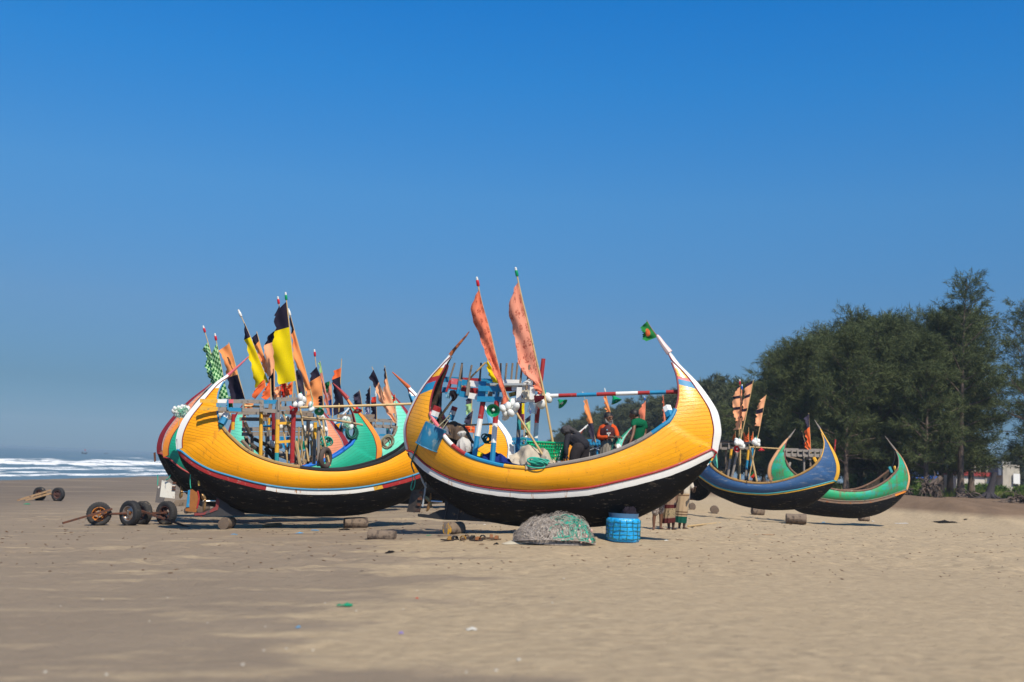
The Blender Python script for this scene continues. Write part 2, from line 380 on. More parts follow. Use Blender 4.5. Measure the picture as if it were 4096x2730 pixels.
    # stem bands
    for nm, O_, G_ in (('stern_post', b.Ost, b.Gst), ('stem_post', b.Obw, b.Gbw)):
        w0 = P.get('band', .17)*(P.get('bandst', .7) if nm == 'stern_post' else 1); sb = MB(); n_ = len(O_); near = []; far = []; edge = []
        for i in range(n_):
            d = G_[i]-O_[i]; L = np.linalg.norm(d)+1e-6; t = i/(n_-1); t = 1-t if nm == 'stern_post' else t   # t: 0 corner, 1 tip
            w = w0*(.75+.25*math.sin(math.pi*min(1, t*1.3)))*(1 if t < .55 else 1-.55*(t-.55)/.45); w = min(w, L*.8)
            v = w/L; a = O_[i]+d*v; a[1] -= 4*v*(1-v)*P.get('bulge', .1)*min(1, abs(G_[i][1])/.5)+.007
            o = O_[i]-d/L*.022; o[1] = O_[i][1]-.004; near.append(a); edge.append(o)
        far = [p*MIR for p in near]; ef = [p*MIR for p in edge]
        rws = [[near[i], edge[i], ef[i], far[i]] for i in range(n_)]
        if nm == 'stern_post': rws = [r_[::-1] for r_ in rws]
        sb.grid(rws); sb.build(nm, P.get('bandmat', WHITEP), root)
        [MB().tube(q_, P.get('trimr', .013), 6).build('stem_trim', P.get('trim', REDD), root) for q_ in (near, far)]
    for sg_ in (1, -1):
        f_ = np.array([1, sg_, 1.0])
        MB().tube([p*f_ for p in b.Gst[3:]], .022, 6).build('gunwale_edge', P.get('rimst', REDD), root)
        MB().tube([p*f_ for p in b.Gbw[:-3]], .022, 6).build('gunwale_edge', P.get('rimbw', REDD), root)
    gm = P.get('gunmats', [(0, 1, WOOD)])
    for sg_ in (1, -1):
        f_ = np.array([1, sg_, 1.0]); pts = [p*f_ for p in np.vstack([b.Gst[-6:-1], b.Gm, b.Gbw[1:6]])]; nn = len(pts)-1
        ml = [next((k for k, x in enumerate(gm) if x[0] <= i/nn < x[1]), 0) for i in range(nn)]
        MB().tube(pts, P.get('gunr', .048), 8, ml).build('gunwale', [x[2] for x in gm], root)
    for sg_ in (1, -1):
        f_ = np.array([1, sg_, 1.0]); MB().tube([(p+np.array([0, -.012, 0]))*f_ for p in b.S], P.get('railr', .028), 6).build('rubbing_strake', P.get('rail', REDP), root)
    # deck and thwarts
    for t in P.get('thw', (.2, .38, .62, .8)):
        g = b.Gm[int(t*(NM-1))]; tw = MB(); z = np.array([0, .02, -.1]); tw.beam(g+z, g*MIR+z*MIR, .16, .05); tw.build('thwart', WOOD, root)
    dk = MB(); dz = P.get('deckz', .42)
    rws = []
    for i in range(2, NM-2):
        p = b.S[i]*.55+b.Gm[i]*.45; p = p.copy(); p[1] = min(-.02, p[1]+.05); p[2] -= .05
        rws.append([p, np.array([p[0], 0, p[2]]), p*MIR])
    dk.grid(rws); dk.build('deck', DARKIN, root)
    return root
def tip(b, pts, r0, r1, m, name='stem_tip'):
    P = [loc(b, x, y, 0) for x, y in pts]; n = len(P); mb = MB()
    mb.tube(P, [r0+(r1-r0)*i/(n-1) for i in range(n)], 8, m if isinstance(m, list) and len(m) > 1 and isinstance(m[0], int) else 0); return mb, P
YPAN = hullmat('yellow_planking', YEL, 30, (.30, .10, .015), .60, .30, .11, .4, spec=.5, linedark=.16)
YPAN2 = hullmat('deep_yellow_planking', YEL2, 31, (.28, .10, .015), .60, .5, .16, .0, spec=.25, linedark=.09)
# boat A : the near yellow boat on the right
bA = boat_frame(2250, 2135, 25.0, 15)
boat_curves(bA,
  Kst=[(1799, 1423), (1757, 1469), (1716, 1514), (1674, 1572), (1649, 1618), (1629, 1663), (1618, 1700), (1616, 1731), (1619, 1769), (1628, 1803)],
  Kk=[(1628, 1803), (1642, 1834), (1653, 1853), (1672, 1884), (1692, 1914), (1718, 1945), (1749, 1972), (1779, 1998), (1830, 2035), (1890, 2066), (1960, 2088), (2028, 2101), (2105, 2109), (2230, 2114), (2360, 2110), (2423, 2105), (2500, 2093), (2553, 2072), (2606, 2047), (2658, 2019), (2711, 1980), (2764, 1938), (2799, 1903), (2834, 1861), (2848, 1844), (2866, 1812)],
  Kbow=[(2866, 1812), (2873, 1777), (2881, 1735), (2879, 1702), (2869, 1653), (2851, 1618), (2823, 1576), (2788, 1531), (2746, 1488), (2711, 1453), (2678, 1410)],
  S=[(1632, 1800), (1648, 1806), (1676, 1834), (1711, 1864), (1764, 1895), (1818, 1918), (1894, 1940), (1971, 1953), (2047, 1961), (2124, 1966), (2200, 1964), (2255, 1960), (2360, 1951), (2466, 1928), (2571, 1903), (2676, 1872), (2764, 1837), (2830, 1806), (2866, 1790)],
  Gst=[(1805, 1430), (1789, 1450), (1772, 1484), (1752, 1516), (1741, 1539), (1729, 1576), (1722, 1611), (1720, 1636), (1724, 1660), (1734, 1682), (1750, 1704)],
  Gmid=[(1750, 1704), (1784, 1754), (1812, 1783), (1847, 1809), (1875, 1823), (1910, 1837), (1982, 1857), (2030, 1866), (2088, 1872), (2130, 1874), (2178, 1868), (2241, 1857), (2305, 1846), (2369, 1833), (2432, 1816), (2496, 1792), (2560, 1762), (2611, 1731), (2650, 1703), (2674, 1687)],
  Gbow=[(2674, 1687), (2692, 1660), (2704, 1629), (2711, 1601), (2714, 1566), (2711, 1531), (2704, 1495), (2692, 1464), (2674, 1420)], beam=.88)
build_boat(bA, 'fishing_boat', 'large yellow moon boat with white stems, bucket on its stern and three people aboard', dict(
  panel=YPAN, bandmat=WHITEP, trim=REDD, rail=REDP, boot=[(0, 1, RSTW)], bootw=.17, band=.175, bandst=.62,
  segs=[(.0, .18, WHITEP), (.18, .27, YELP), (.27, .36, REDP), (.36, .46, BLUEP), (2.56, 2.63, BLUEP), (2.63, 2.70, PINKP), (2.70, 2.80, YPAN), (2.8, 3.01, WHITEP)],
  inner=DARKIN, gunmats=[(0, .1, PINKP), (.1, .14, WHITEP), (.14, .2, REDP), (.2, .34, BLUEP), (.34, .42, YELP), (.42, .86, GREYWOOD), (.86, 1.01, BLUEP)]))
# boat B : the yellow boat to its left
bB = boat_frame(1250, 2095, 30.0, -14)
boat_curves(bB,
  Kst=[(912, 1500), (868, 1529), (832, 1565), (801, 1596), (770, 1632), (738, 1672), (716, 1717), (706, 1760), (709, 1800)],
  Kk=[(709, 1800), (724, 1845), (740, 1873), (764, 1901), (796, 1934), (834, 1966), (866, 1990), (927, 2025), (997, 2048), (1067, 2060), (1208, 2066), (1348, 2067), (1455, 2058), (1535, 2037), (1605, 2013), (1642, 1990), (1698, 1945), (1740, 1885), (1762, 1835)],
  Kbow=[(1762, 1835), (1772, 1785), (1770, 1740), (1755, 1695), (1720, 1640), (1667, 1579), (1635, 1547)],
  S=[(709, 1797), (726, 1806), (777, 1845), (843, 1880), (927, 1906), (1021, 1931), (1114, 1948), (1208, 1957), (1301, 1959), (1395, 1955), (1488, 1943), (1582, 1922), (1675, 1894), (1735, 1862), (1762, 1828)],
  Gst=[(918, 1507), (895, 1529), (877, 1561), (870, 1592), (868, 1623), (870, 1654), (879, 1690), (903, 1726)],
  Gmid=[(903, 1726), (927, 1751), (974, 1793), (1021, 1821), (1091, 1847), (1161, 1863), (1254, 1877), (1324, 1881), (1395, 1878), (1465, 1864), (1535, 1843), (1580, 1820), (1619, 1796), (1650, 1765)],
  Gbow=[(1650, 1765), (1666, 1720), (1672, 1680), (1666, 1640), (1649, 1599), (1629, 1552)], beam=.85)
build_boat(bB, 'fishing_boat', 'yellow moon boat with blue rubbing strake on the left, rusty rudder and tall flags', dict(
  panel=YPAN2, bandmat=WHITEP, trim=REDD, rail=BLUEP, boot=[(0, .34, REDP), (.34, .72, RSTW), (.72, .76, YELP), (.76, 1.01, REDP)], bootw=.14, band=.2, bandst=1.0,
  segs=[(0, .25, WHITEP), (2.72, 2.85, BLUEP), (2.85, 2.92, WHITEP), (2.92, 3.01, REDP)],
  inner=mat('pale_teal_interior', (.05, .13, .12), .8, .3, 5, DARKIN and (.05, .04, .03), (.45, .6), 5, bmp=.3), gunmats=[(0, .42, mat('yellowed_wood', (.32, .2, .07), .75, .3, 6, (.1, .08, .05), bmp=.3)), (.42, 1.01, BLACKP)], rimst=BLUEP, rimbw=BLUEP))
# ---------------------------------------------------------------- sand
def build_sand():
    m, n, b = _nodes('beach_sand')
    tc = N(n, 'ShaderNodeTexCoord'); sx = N(n, 'ShaderNodeSeparateXYZ'); n.links.new(tc.outputs['Object'], sx.inputs[0])
    big = noise(n, .16, 5, (.55, 1.5, 1)); med = noise(n, .9, 6, (.5, 1.3, 1)); fin = noise(n, 9, 6, (.6, 1.2, 1)); gr = noise(n, 60, 3)
    dry = mix(n, med, (.47, .36, .225), (.585, .455, .295)); dry = mix(n, ramp(n, fin, .3, .75), sh((.46, .35, .225), .78), dry)
    damp = mix(n, med, (.235, .18, .128), (.33, .258, .182))
    # damp sand lies towards the sea
    mr = N(n, 'ShaderNodeMapRange'); n.links.new(sx.outputs[0], mr.inputs[0]); mr.inputs[1].default_value = -3.5; mr.inputs[2].default_value = 1.2; mr.inputs[3].default_value = .26; mr.inputs[4].default_value = -.16
    a = N(n, 'ShaderNodeMath', operation='ADD'); n.links.new(big, a.inputs[0]); n.links.new(mr.outputs[0], a.inputs[1])
    a2 = N(n, 'ShaderNodeMath', operation='ADD'); n.links.new(a.outputs[0], a2.inputs[0]); mm = N(n, 'ShaderNodeMath', operation='MULTIPLY_ADD'); n.links.new(med, mm.inputs[0]); mm.inputs[1].default_value = .5; mm.inputs[2].default_value = -.25
    n.links.new(mm.outputs[0], a2.inputs[1])
    # a darker strip close to the viewer, and thin drifts of dry sand blown over the damp
    yr = N(n, 'ShaderNodeMapRange'); n.links.new(sx.outputs[1], yr.inputs[0]); yr.inputs[1].default_value = 9.4; yr.inputs[2].default_value = 8.5; yr.inputs[3].default_value = 0; yr.inputs[4].default_value = .26
    xr = N(n, 'ShaderNodeMapRange'); n.links.new(sx.outputs[0], xr.inputs[0]); xr.inputs[1].default_value = 1.2; xr.inputs[2].default_value = .1; xr.inputs[3].default_value = 0; xr.inputs[4].default_value = 1
    yx = N(n, 'ShaderNodeMath', operation='MULTIPLY'); n.links.new(yr.outputs[0], yx.inputs[0]); n.links.new(xr.outputs[0], yx.inputs[1]); a3 = N(n, 'ShaderNodeMath', operation='ADD'); n.links.new(a2.outputs[0], a3.inputs[0]); n.links.new(yx.outputs[0], a3.inputs[1])
    dr = ramp(n, noise(n, .8, 6, (.5, 1.9, 1), rough=.62), .55, .63); damp = mix(n, mix(n, .75, 0.0, dr), damp, dry)
    c = mix(n, ramp(n, a3.outputs[0], .52, .60), dry, damp)
    fk = mix(n, 1.0, ramp(n, noise(n, 5.5, 7, (.5, 1.7, 1), rough=.65), .57, .63), ramp(n, noise(n, .22, 4, (.6, 1.3, 1)), .42, .56), 'MULTIPLY'); c = mix(n, mix(n, .62, 0.0, fk), c, (.17, .135, .10))  # dark flecks: turned-up damp sand, doubling as painted shade of trampled relief
    # wet sand near the waterline
    wr = N(n, 'ShaderNodeMapRange'); n.links.new(sx.outputs[0], wr.inputs[0]); wr.inputs[1].default_value = -14; wr.inputs[2].default_value = -24; wr.inputs[3].default_value = 0; wr.inputs[4].default_value = 1
    wet = mix(n, noise(n, .3, 4, (1, .12, 1)), (.135, .105, .08), (.195, .155, .118))
    ww = N(n, 'ShaderNodeMath', operation='MULTIPLY'); n.links.new(wr.outputs[0], ww.inputs[0]); n.links.new(ramp(n, big, .2, .5), ww.inputs[1])
    c = mix(n, ww.outputs[0], c, wet)
    c = mix(n, ramp(n, gr, .62, .72), c, sh((.3, .22, .15), .7)); c = mix(n, ramp(n, noise(n, 45, 2), .74, .78), c, (.6, .52, .42))
    # darker leaf litter under the grove
    lr = N(n, 'ShaderNodeMapRange'); n.links.new(sx.outputs[2], lr.inputs[0]); lr.inputs[1].default_value = .16; lr.inputs[2].default_value = .42; lr.inputs[3].default_value = 0; lr.inputs[4].default_value = 1
    lit = mix(n, noise(n, 1.2, 6), (.13, .085, .055), (.25, .17, .11))
    c = mix(n, lr.outputs[0], c, lit)
    n.links.new(c, b.inputs['Base Color']); b.inputs['Roughness'].default_value = .9; b.inputs['Specular IOR Level'].default_value = .15
    h = mix(n, .5, fin, gr); bump(n, b, mix(n, .5, h, noise(n, 3.2, 8, (.7, 1.3, 1), rough=.7)), 1.0, .12)
    ys = np.concatenate([np.arange(-6, 6, .5), 6*np.exp(np.linspace(0, math.log(70/6.0), 520)), 70*np.exp(np.linspace(0.01, math.log(12000/70.0), 110))])
    ts = np.linspace(-1, 1, 420); V = np.empty((len(ys), len(ts), 3))
    for i, y in enumerate(ys):
        w = max(8.0, abs(y)*.62+2) if y < 400 else y*1.3
        x = ts*w
        if y > 70: x = np.maximum(x, -40-.12*(y-70) if y > 200 else -70) if y < 400 else x
        V[i, :, 0] = x; V[i, :, 1] = y; V[i, :, 2] = base_z(x, y)+(fine_z(x, y) if y < 110 else 0)
    mb = MB(); n0, n1 = V.shape[:2]; me = bpy.data.meshes.new('sand')
    idx = np.arange(n0*n1).reshape(n0, n1); F = np.stack([idx[:-1, :-1], idx[:-1, 1:], idx[1:, 1:], idx[1:, :-1]], -1).reshape(-1, 4)
    me.from_pydata(V.reshape(-1, 3).tolist(), [], F.tolist()); me.materials.append(m); me.polygons.foreach_set('use_smooth', [True]*len(me.polygons))
    o = bpy.data.objects.new('sand_beach', me); COL.objects.link(o); tag(o, 'broad tan sand beach, damp and grey towards the sea', kind='structure')
build_sand()
SEA = -1.5
def build_sea():
    xs = np.concatenate([np.arange(-38, -110, -.45), -110*np.exp(np.linspace(0.005, math.log(9000/110.0), 120))])
    ys = np.concatenate([np.linspace(20, 90, 30), np.arange(91, 420, 1.2), 420*np.exp(np.linspace(.01, math.log(12000/420.0), 90))])
    X, Y = np.meshgrid(xs, ys); near = np.exp(-np.maximum(-X-44, 0)/260)
    sh_ = X + 6*fbm(Y*.02, Y*0, 61, 3)*2
    z = np.zeros_like(X); foam = np.zeros_like(X)
    for xc, h, w, f, s in ((-46.5, .05, 1.0, .9, 1), (-50, .07, 1.0, .75, 14), (-54, .10, 1.3, .72, 2), (-59, .12, 1.5, .8, 3), (-65, .16, 1.8, .72, 4), (-70, .25, 1.8, .62, 11), (-76, .5, 3.0, 1.0, 5), (-82, .6, 3.0, .95, 12), (-89, .65, 3.0, .78, 6), (-96, .5, 3, .45, 13), (-105, .5, 4, .35, 7), (-135, .6, 5, .5, 8), (-180, .6, 7, .32, 9), (-250, .6, 9, .22, 10)):
        k = fbm(Y*.035, Y*0+s, 70+s, 4); d = (sh_-xc-k*7)/w; br = sstep(-.12, .16, fbm(Y*.05, Y*0+s*3.3, 90+s, 4)+(f-.5)*.5)
        z += h*np.exp(-d*d)*(.6+.4*br); core = np.exp(-np.abs(d-.3)**2*1.3)
        foam = np.maximum(foam, core*br*min(1, f+.15)*(.75+.9*fbm(X*.8, Y*.5, 100+s, 4)))
    z += .10*fbm(X*.12, Y*.06, 120, 4)*near*2
    foam = np.maximum(foam, sstep(.14, .3, fbm(X*.05, Y*.022, 130, 5))*np.exp(-((X+72)/22)**2)*.8)
    z = SEA+z*sstep(-42, -46, X)
    me = bpy.data.meshes.new('sea'); n0, n1 = X.shape; idx = np.arange(n0*n1).reshape(n0, n1)
    F = np.stack([idx[:-1, :-1], idx[1:, :-1], idx[1:, 1:], idx[:-1, 1:]], -1).reshape(-1, 4)
    me.from_pydata(np.stack([X, Y, z], -1).reshape(-1, 3).tolist(), [], F.tolist()); me.polygons.foreach_set('use_smooth', [True]*len(me.polygons))
    at_ = me.attributes.new('foam', 'FLOAT', 'POINT'); at_.data.foreach_set('value', np.clip(foam*(.45+1.15*vnoise(X*.55+3, Y*.16, 140)), 0, 1).astype(np.float32).ravel())
    m, n, b = _nodes('sea_water'); an = N(n, 'ShaderNodeAttribute'); an.attribute_name = 'foam'
    wv = noise(n, .35, 6, (1.4, .35, 1)); fo = N(n, 'ShaderNodeMath', operation='ADD'); n.links.new(an.outputs['Fac'], fo.inputs[0])
    q = N(n, 'ShaderNodeMath', operation='MULTIPLY_ADD'); n.links.new(noise(n, 1.3, 8, (1, .4, 1), rough=.7), q.inputs[0]); q.inputs[1].default_value = 1.3; q.inputs[2].default_value = -.65; n.links.new(q.outputs[0], fo.inputs[1])
    fm = ramp(n, fo.outputs[0], .34, .6)
    c = mix(n, wv, (.075, .125, .15), (.12, .175, .20)); c = mix(n, fm, c, (.80, .80, .78)); n.links.new(c, b.inputs['Base Color'])
    r_ = mix(n, fm, .42, .8); n.links.new(r_, b.inputs['Roughness']); bump(n, b, noise(n, 1.1, 8, (1.3, .5, 1)), .9, .35)
    me.materials.append(m); o = bpy.data.objects.new('sea', me); COL.objects.link(o); tag(o, 'blue grey sea with white breakers rolling in', kind='structure')
build_sea()
# ---------------------------------------------------------------- boats further back
KBLUE = hullmat('worn_blue_planking', (.028, .088, .215), 16, (.22, .24, .27), .555, .55, .06, .0, wst=(.4, 1, 2))
GREENH = hullmat('worn_green_planking', (.02, .33, .14), 28, (.17, .08, .03), .50, .5, .06, .05, patch=(.02, .33, .24))
TEALH = hullmat('teal_green_planking', (.012, .36, .22), 30, (.05, .1, .08), .66, .5, .12, .0, linedark=.15)
SALM = hullmat('salmon_planking', (.66, .25, .14), 26, (.35, .12, .06), .64, .55, .12, 0, linedark=.15)
MINTH = hullmat('mint_planking', (.16, .66, .47), 22, (.1, .3, .25), .66, .5, .12, .0, linedark=.15)
ORANGEH = hullmat('orange_planking', (.80, .30, .02), 12, (.35, .15, .05), .66, .5, .05, .05)
BROWNBAND = mat('bare_brown_band', (.21, .14, .1), .8, .3, 7, (.3, .1, .03), (.55, .66), 6, bmp=.3)
bK = boat_frame(3070, 2052, 45.0, 16)
boat_curves(bK,
  Kst=[(2850, 1655), (2825, 1712), (2805, 1762), (2790, 1812), (2784, 1850), (2786, 1895)],
  Kk=[(2786, 1895), (2793, 1923), (2808, 1944), (2852, 1975), (2895, 1996), (2960, 2022), (3025, 2036), (3090, 2042), (3168, 2040), (3212, 2033), (3255, 2014), (3294, 1983), (3324, 1953), (3344, 1928)],
  Kbow=[(3344, 1926), (3355, 1901), (3357, 1866), (3346, 1827), (3329, 1793), (3307, 1758), (3281, 1716)],
  S=[(2786, 1892), (2804, 1907), (2839, 1931), (2873, 1949), (2938, 1966), (3003, 1973), (3068, 1975), (3133, 1968), (3199, 1957), (3264, 1942), (3307, 1931), (3344, 1922)],
  Gst=[(2851, 1665), (2838, 1740), (2832, 1790), (2834, 1830), (2845, 1864)],
  Gmid=[(2845, 1864), (2873, 1888), (2917, 1912), (2960, 1925), (3012, 1933), (3068, 1933), (3112, 1927), (3155, 1916), (3199, 1899), (3242, 1875), (3266, 1855)],
  Gbow=[(3266, 1855), (3285, 1827), (3294, 1797), (3296, 1771), (3290, 1745), (3279, 1718)], beam=.8)
build_boat(bK, 'fishing_boat', 'blue moon boat with yellow edge and striped orange flags near the trees', dict(
  panel=KBLUE, bandmat=YELP, trim=WOOD, rail=TEALP, boot=[(0, 1, YELP)], bootw=.07, band=.17, bandst=.8, rimst=YELP, rimbw=YELP, gunmats=[(0, 1, mat('ochre_gunwale', (.30, .17, .05), .7, .3, 6, (.12, .08, .05), bmp=.3))]))
bL = boat_frame(3390, 2085, 49.5, -8)
boat_curves(bL,
  Kst=[(3160, 1746), (3125, 1784), (3095, 1827), (3077, 1862), (3074, 1897), (3084, 1923)],
  Kk=[(3084, 1923), (3100, 1960), (3140, 2010), (3199, 2050), (3264, 2063), (3350, 2071), (3420, 2075), (3463, 2070), (3515, 2057), (3563, 2031), (3602, 1996), (3628, 1964)],
  Kbow=[(3628, 1962), (3637, 1931), (3637, 1901), (3624, 1862), (3602, 1823), (3580, 1797)],
  S=[(3084, 1922), (3130, 1950), (3200, 1978), (3285, 1994), (3350, 2003), (3415, 2005), (3480, 2001), (3545, 1986), (3593, 1970), (3628, 1958)],
  Gst=[(3152, 1757), (3142, 1780), (3139, 1808), (3141, 1835), (3151, 1862)],
  Gmid=[(3151, 1862), (3168, 1884), (3200, 1908), (3264, 1938), (3329, 1957), (3394, 1965), (3459, 1962), (3502, 1949), (3546, 1923), (3580, 1892)],
  Gbow=[(3580, 1892), (3593, 1871), (3595, 1840), (3588, 1815), (3577, 1797)], beam=.66)
build_boat(bL, 'fishing_boat', 'green moon boat with peach stems and scuffed planks, rightmost on the beach', dict(
  panel=GREENH, bandmat=PEACHP, trim=WOOD, rail=WOOD, boot=[(0, .9, BROWNBAND), (.9, 1.01, ORANGEP)], bootw=.13, band=.16, bandst=.9, rimst=REDD, rimbw=GREYWOOD, gunmats=[(0, 1, mat('brown_gunwale', (.15, .08, .05), .75, .3, 6, (.25, .18, .13), bmp=.3))]))
def sticks(b, lst):
    for pts, r0, r1, m, nm in lst:
        mb, P = tip(b, pts, r0, r1, m); mb.build(nm, m, b.root)
sticks(bA, [([(1801, 1421), (1815, 1402), (1846, 1365), (1864, 1345), (1877, 1327)], .05, .012, mat('worn_red_orange_tip', (.42, .12, .03), .6, .3, 6, (.16, .05, .03), (.5, .6), 9, bmp=.3), 'stern_tip'),
            ([(2678, 1412), (2655, 1382), (2634, 1350), (2628, 1342)], .075, .026, mat('pale_pink_paint', (.72, .52, .50), .5, .15, 6, (.35, .3, .2), (.62, .72), 10), 'bow_tip')])
sticks(bB, [([(908, 1506), (930, 1486), (960, 1460), (995, 1427)], .05, .015, PINKP, 'stern_tip'), ([(1637, 1552), (1600, 1518), (1569, 1489)], .06, .012, mat('orange_red_tip', (.5, .10, .02), .6, .2, 6), 'bow_tip')])
sticks(bK, [([(3281, 1718), (3270, 1700), (3258, 1680)], .045, .008, GREYWOOD, 'bow_tip')])
sticks(bL, [([(3155, 1753), (3168, 1736), (3182, 1717)], .05, .01, GREYWOOD, 'stern_tip'), ([(3580, 1799), (3559, 1771), (3540, 1745)], .05, .01, GREYWOOD, 'bow_tip')])
def clone_boat(name, label, Y, yaw, xs, xb, tst, tbw, keely, P, beam=1.0, mid=None):
    """another boat of the same build, its stern and bow set by where they stand"""
    cx = mid or (xs[0]+xb[0])/2; b = boat_frame(cx, keely, Y, yaw)
    ls, lb = loc(b, *xs), loc(b, *xb); zk = loc(b, cx, keely)[2]; t1, t2 = loc(b, *tst), loc(b, *tbw)
    l0 = bA.Ost[:, 0].min(); l1 = bA.Obw[:, 0].max(); zA = bA.K[:, 2].min(); zc = bA.Ost[-1][2]-zA; zt = bA.Ost[0][2]-zA; zt2 = bA.Obw[-1][2]-zA
    f = (lb[0]-ls[0])/(l1-l0)
    def lin(p):
        t = (p[0]-l0)/(l1-l0); return t, ls[0]+t*(lb[0]-ls[0]), p[2]-zA
    _, s0, _ = lin(bA.Ost[0]); _, s1, _ = lin(bA.Obw[-1]); ks, kb = (t1[2]-zk)/zt, (t2[2]-zk)/zt2
    def W_(c):
        o = []
        for p in c:
            t, l, z = lin(p); tt = min(1, max(0, t)); k = ks*(1-tt)+kb*tt if True else 1
            k = ks if tt < .25 else kb if tt > .75 else ks+(kb-ks)*(tt-.25)/.5
            h = max(0, (z-zc)/(zt-zc))**1.3
            if z > zc: l += h*((t1[0]-s0) if tt < .5 else (t2[0]-s1))*(1 if tt < .35 or tt > .65 else 0)
            o.append(np.array([l, p[1]*beam*max(.7, min(1, abs(f))), zk+z*k]))
        return np.array(o)
    for nm in ('K', 'S', 'Ost', 'Obw', 'Gst', 'Gbw', 'Gm'): setattr(b, nm, W_(getattr(bA, nm)))
    build_boat(b, name, label, P); return b
bC = clone_boat('fishing_boat', 'teal green moon boat with orange stems just behind the left yellow boat', 33.5, -13, (648, 1775), (1531, 1780), (884, 1548), (1390, 1594), 2058,
  dict(panel=TEALH, bandmat=ORANGEP, trim=REDD, rail=REDP, band=.22, bandst=1.0, rimst=REDD, rimbw=REDD, boot=[(0, 1, BLACK)], bootw=.05, gunmats=[(0, .5, WOOD), (.5, 1.01, BLUER)], segs=[(2.93, 3.01, REDP)]))
bD = clone_boat('fishing_boat', 'salmon moon boat with dark red stems behind the teal boat', 37, -12, (619, 1812), (1404, 1790), (850, 1532), (1285, 1635), 2040,
  dict(panel=SALM, bandmat=REDD, trim=GREYP, rail=REDD, band=.26, bandst=1.0, rimst=BLACKP, rimbw=GREYP, gunmats=[(0, 1, WOOD)]))
bM = clone_boat('fishing_boat', 'mint green moon boat with dark red edge and grey tip between two yellow boats', 41, -10, (914, 1770), (1692, 1740), (985, 1600), (1552, 1550), 2030,
  dict(panel=MINTH, bandmat=REDD, trim=GREYP, rail=REDD, band=.22, bandst=.6, rimst=REDD, rimbw=GREYP, gunmats=[(0, 1, WOOD)]))
bE = clone_boat('fishing_boat', 'yellow moon boat with white band and blue bow seen through the large yellow boat', 45, 8, (1283, 1800), (2056, 1790), (1400, 1630), (1935, 1618), 2020,
  dict(panel=YPAN2, bandmat=WHITEP, trim=BLUEP, rail=BLUEP, band=.26, bandst=.9, rimst=BLUEP, rimbw=BLUEP, gunmats=[(0, 1, BLUEP)], segs=[(.2, .4, BLUEP), (2.55, 2.92, BLUEP), (2.92, 3.01, ORANGEP)]))
bI = clone_boat('fishing_boat', 'orange moon boat with white stern behind the people on the large boat', 56, 10, (2226, 1850), (2850, 1830), (2338, 1712), (2765, 1680), 1990,
  dict(panel=ORANGEH, bandmat=WHITEP, trim=REDD, rail=REDP, band=.3, bandst=1.0, gunmats=[(0, 1, BLUEP)]))
bJ = clone_boat('fishing_boat', 'mint moon boat with dark green stern edge behind the boy in green', 62, 6, (2430, 1830), (2860, 1800), (2530, 1706), (2800, 1690), 1985,
  dict(panel=MINTH, bandmat=mat('green_paint', (.015, .26, .13), .5, .2, 6), trim=WHITEP, rail=TEALP, band=.3, bandst=1.0, gunmats=[(0, 1, WOOD)]))
bP = clone_boat('fishing_boat', 'mint boat with rusty rudder glimpsed under the bow of the large yellow boat', 47, 62, (2750, 1850), (2852, 1840), (2790, 1690), (2840, 1700), 2005,
  dict(panel=MINTH, bandmat=MINTH, trim=TEALP, rail=TEALP, band=.2))
sticks(bE, [([(1935, 1620), (1928, 1610), (1922, 1601)], .05, .01, ORANGEP, 'bow_tip')])
sticks(bC, [([(1391, 1596), (1362, 1563), (1331, 1533)], .075, .012, REDP, 'bow_tip')])
sticks(bD, [([(850, 1534), (863, 1519)], .06, .03, REDD, 'stern_tip')])
sticks(bM, [([(1553, 1552), (1543, 1533)], .06, .02, GREYP, 'bow_tip')])
sticks(bI, [([(2338, 1714), (2352, 1699)], .06, .02, WHITEP, 'stern_tip')])
# ---------------------------------------------------------------- running gear: rudder, propeller, skeg
def poly(b, pts, y, th, name, m, cv=None):
    P = [loc(b, *(cv(*p) if cv else p), y) for p in pts]; n = len(P); d = np.array([0, th/2, 0]); mb = MB()
    mb.add([p-d for p in P]+[p+d for p in P], [tuple(range(n))[::-1], tuple(range(n, 2*n))]+[(i, (i+1) % n, n+(i+1) % n, n+i) for i in range(n)])
    return mb.build(name, m, b.root, smooth=False)
def rod(b, cv, pts, r, y, name, m, n=8):
    P = [loc(b, *cv(p[0], p[1]), y if len(p) < 3 else p[2]) for p in pts]; rr = r if isinstance(r, (int, float)) else list(r)
    return MB().tube(cmr(P, max(len(P)*4, 5)) if len(P) > 2 else P, rr, n, m=0 if not isinstance(m, tuple) else m[1]).build(name, m if not isinstance(m, tuple) else m[0], b.root)
def propeller(b, cv, hub, blades, shaft, y=0.0):
    h = loc(b, *cv(*hub), y); mb = MB(); mb.ball(h, (.05, .04, .04)); o = mb.build('propeller', BRONZE, b.root)
    for tp, w in blades:
        t = loc(b, *cv(*tp), y); d = t-h; L = np.linalg.norm(d); d = d/L; s_ = np.cross(d, np.array([.55, .8, .2])); s_ = s_/np.linalg.norm(s_); rows = []
        for k in range(7):
            u = k/6; ww = w*(math.sin(math.pi*(.12+.86*u))**.7); c = h+d*L*u
            rows.append([c-s_*ww+np.array([0, .02, 0]), c+np.array([0, -.02, 0]), c+s_*ww+np.array([0, .02, 0])])
        bl = MB(); bl.grid(rows); bl.grid([[p+np.array([.004, .012, 0]) for p in r_[::-1]] for r_ in rows]); q = bl.build('blade', BRONZE, o)
    rod(b, cv, shaft, .022, y, 'propeller_shaft', STEEL)
IRON = mat('dark_iron', (.035, .03, .03), .6, .3, 10, (.1, .05, .03), (.55, .7), 9, bmp=.3)
rud = mat('rudder_blackened', (.035, .028, .024), .55, .4, 5, (.09, .06, .04), (.5, .7), 5, bmp=.3)
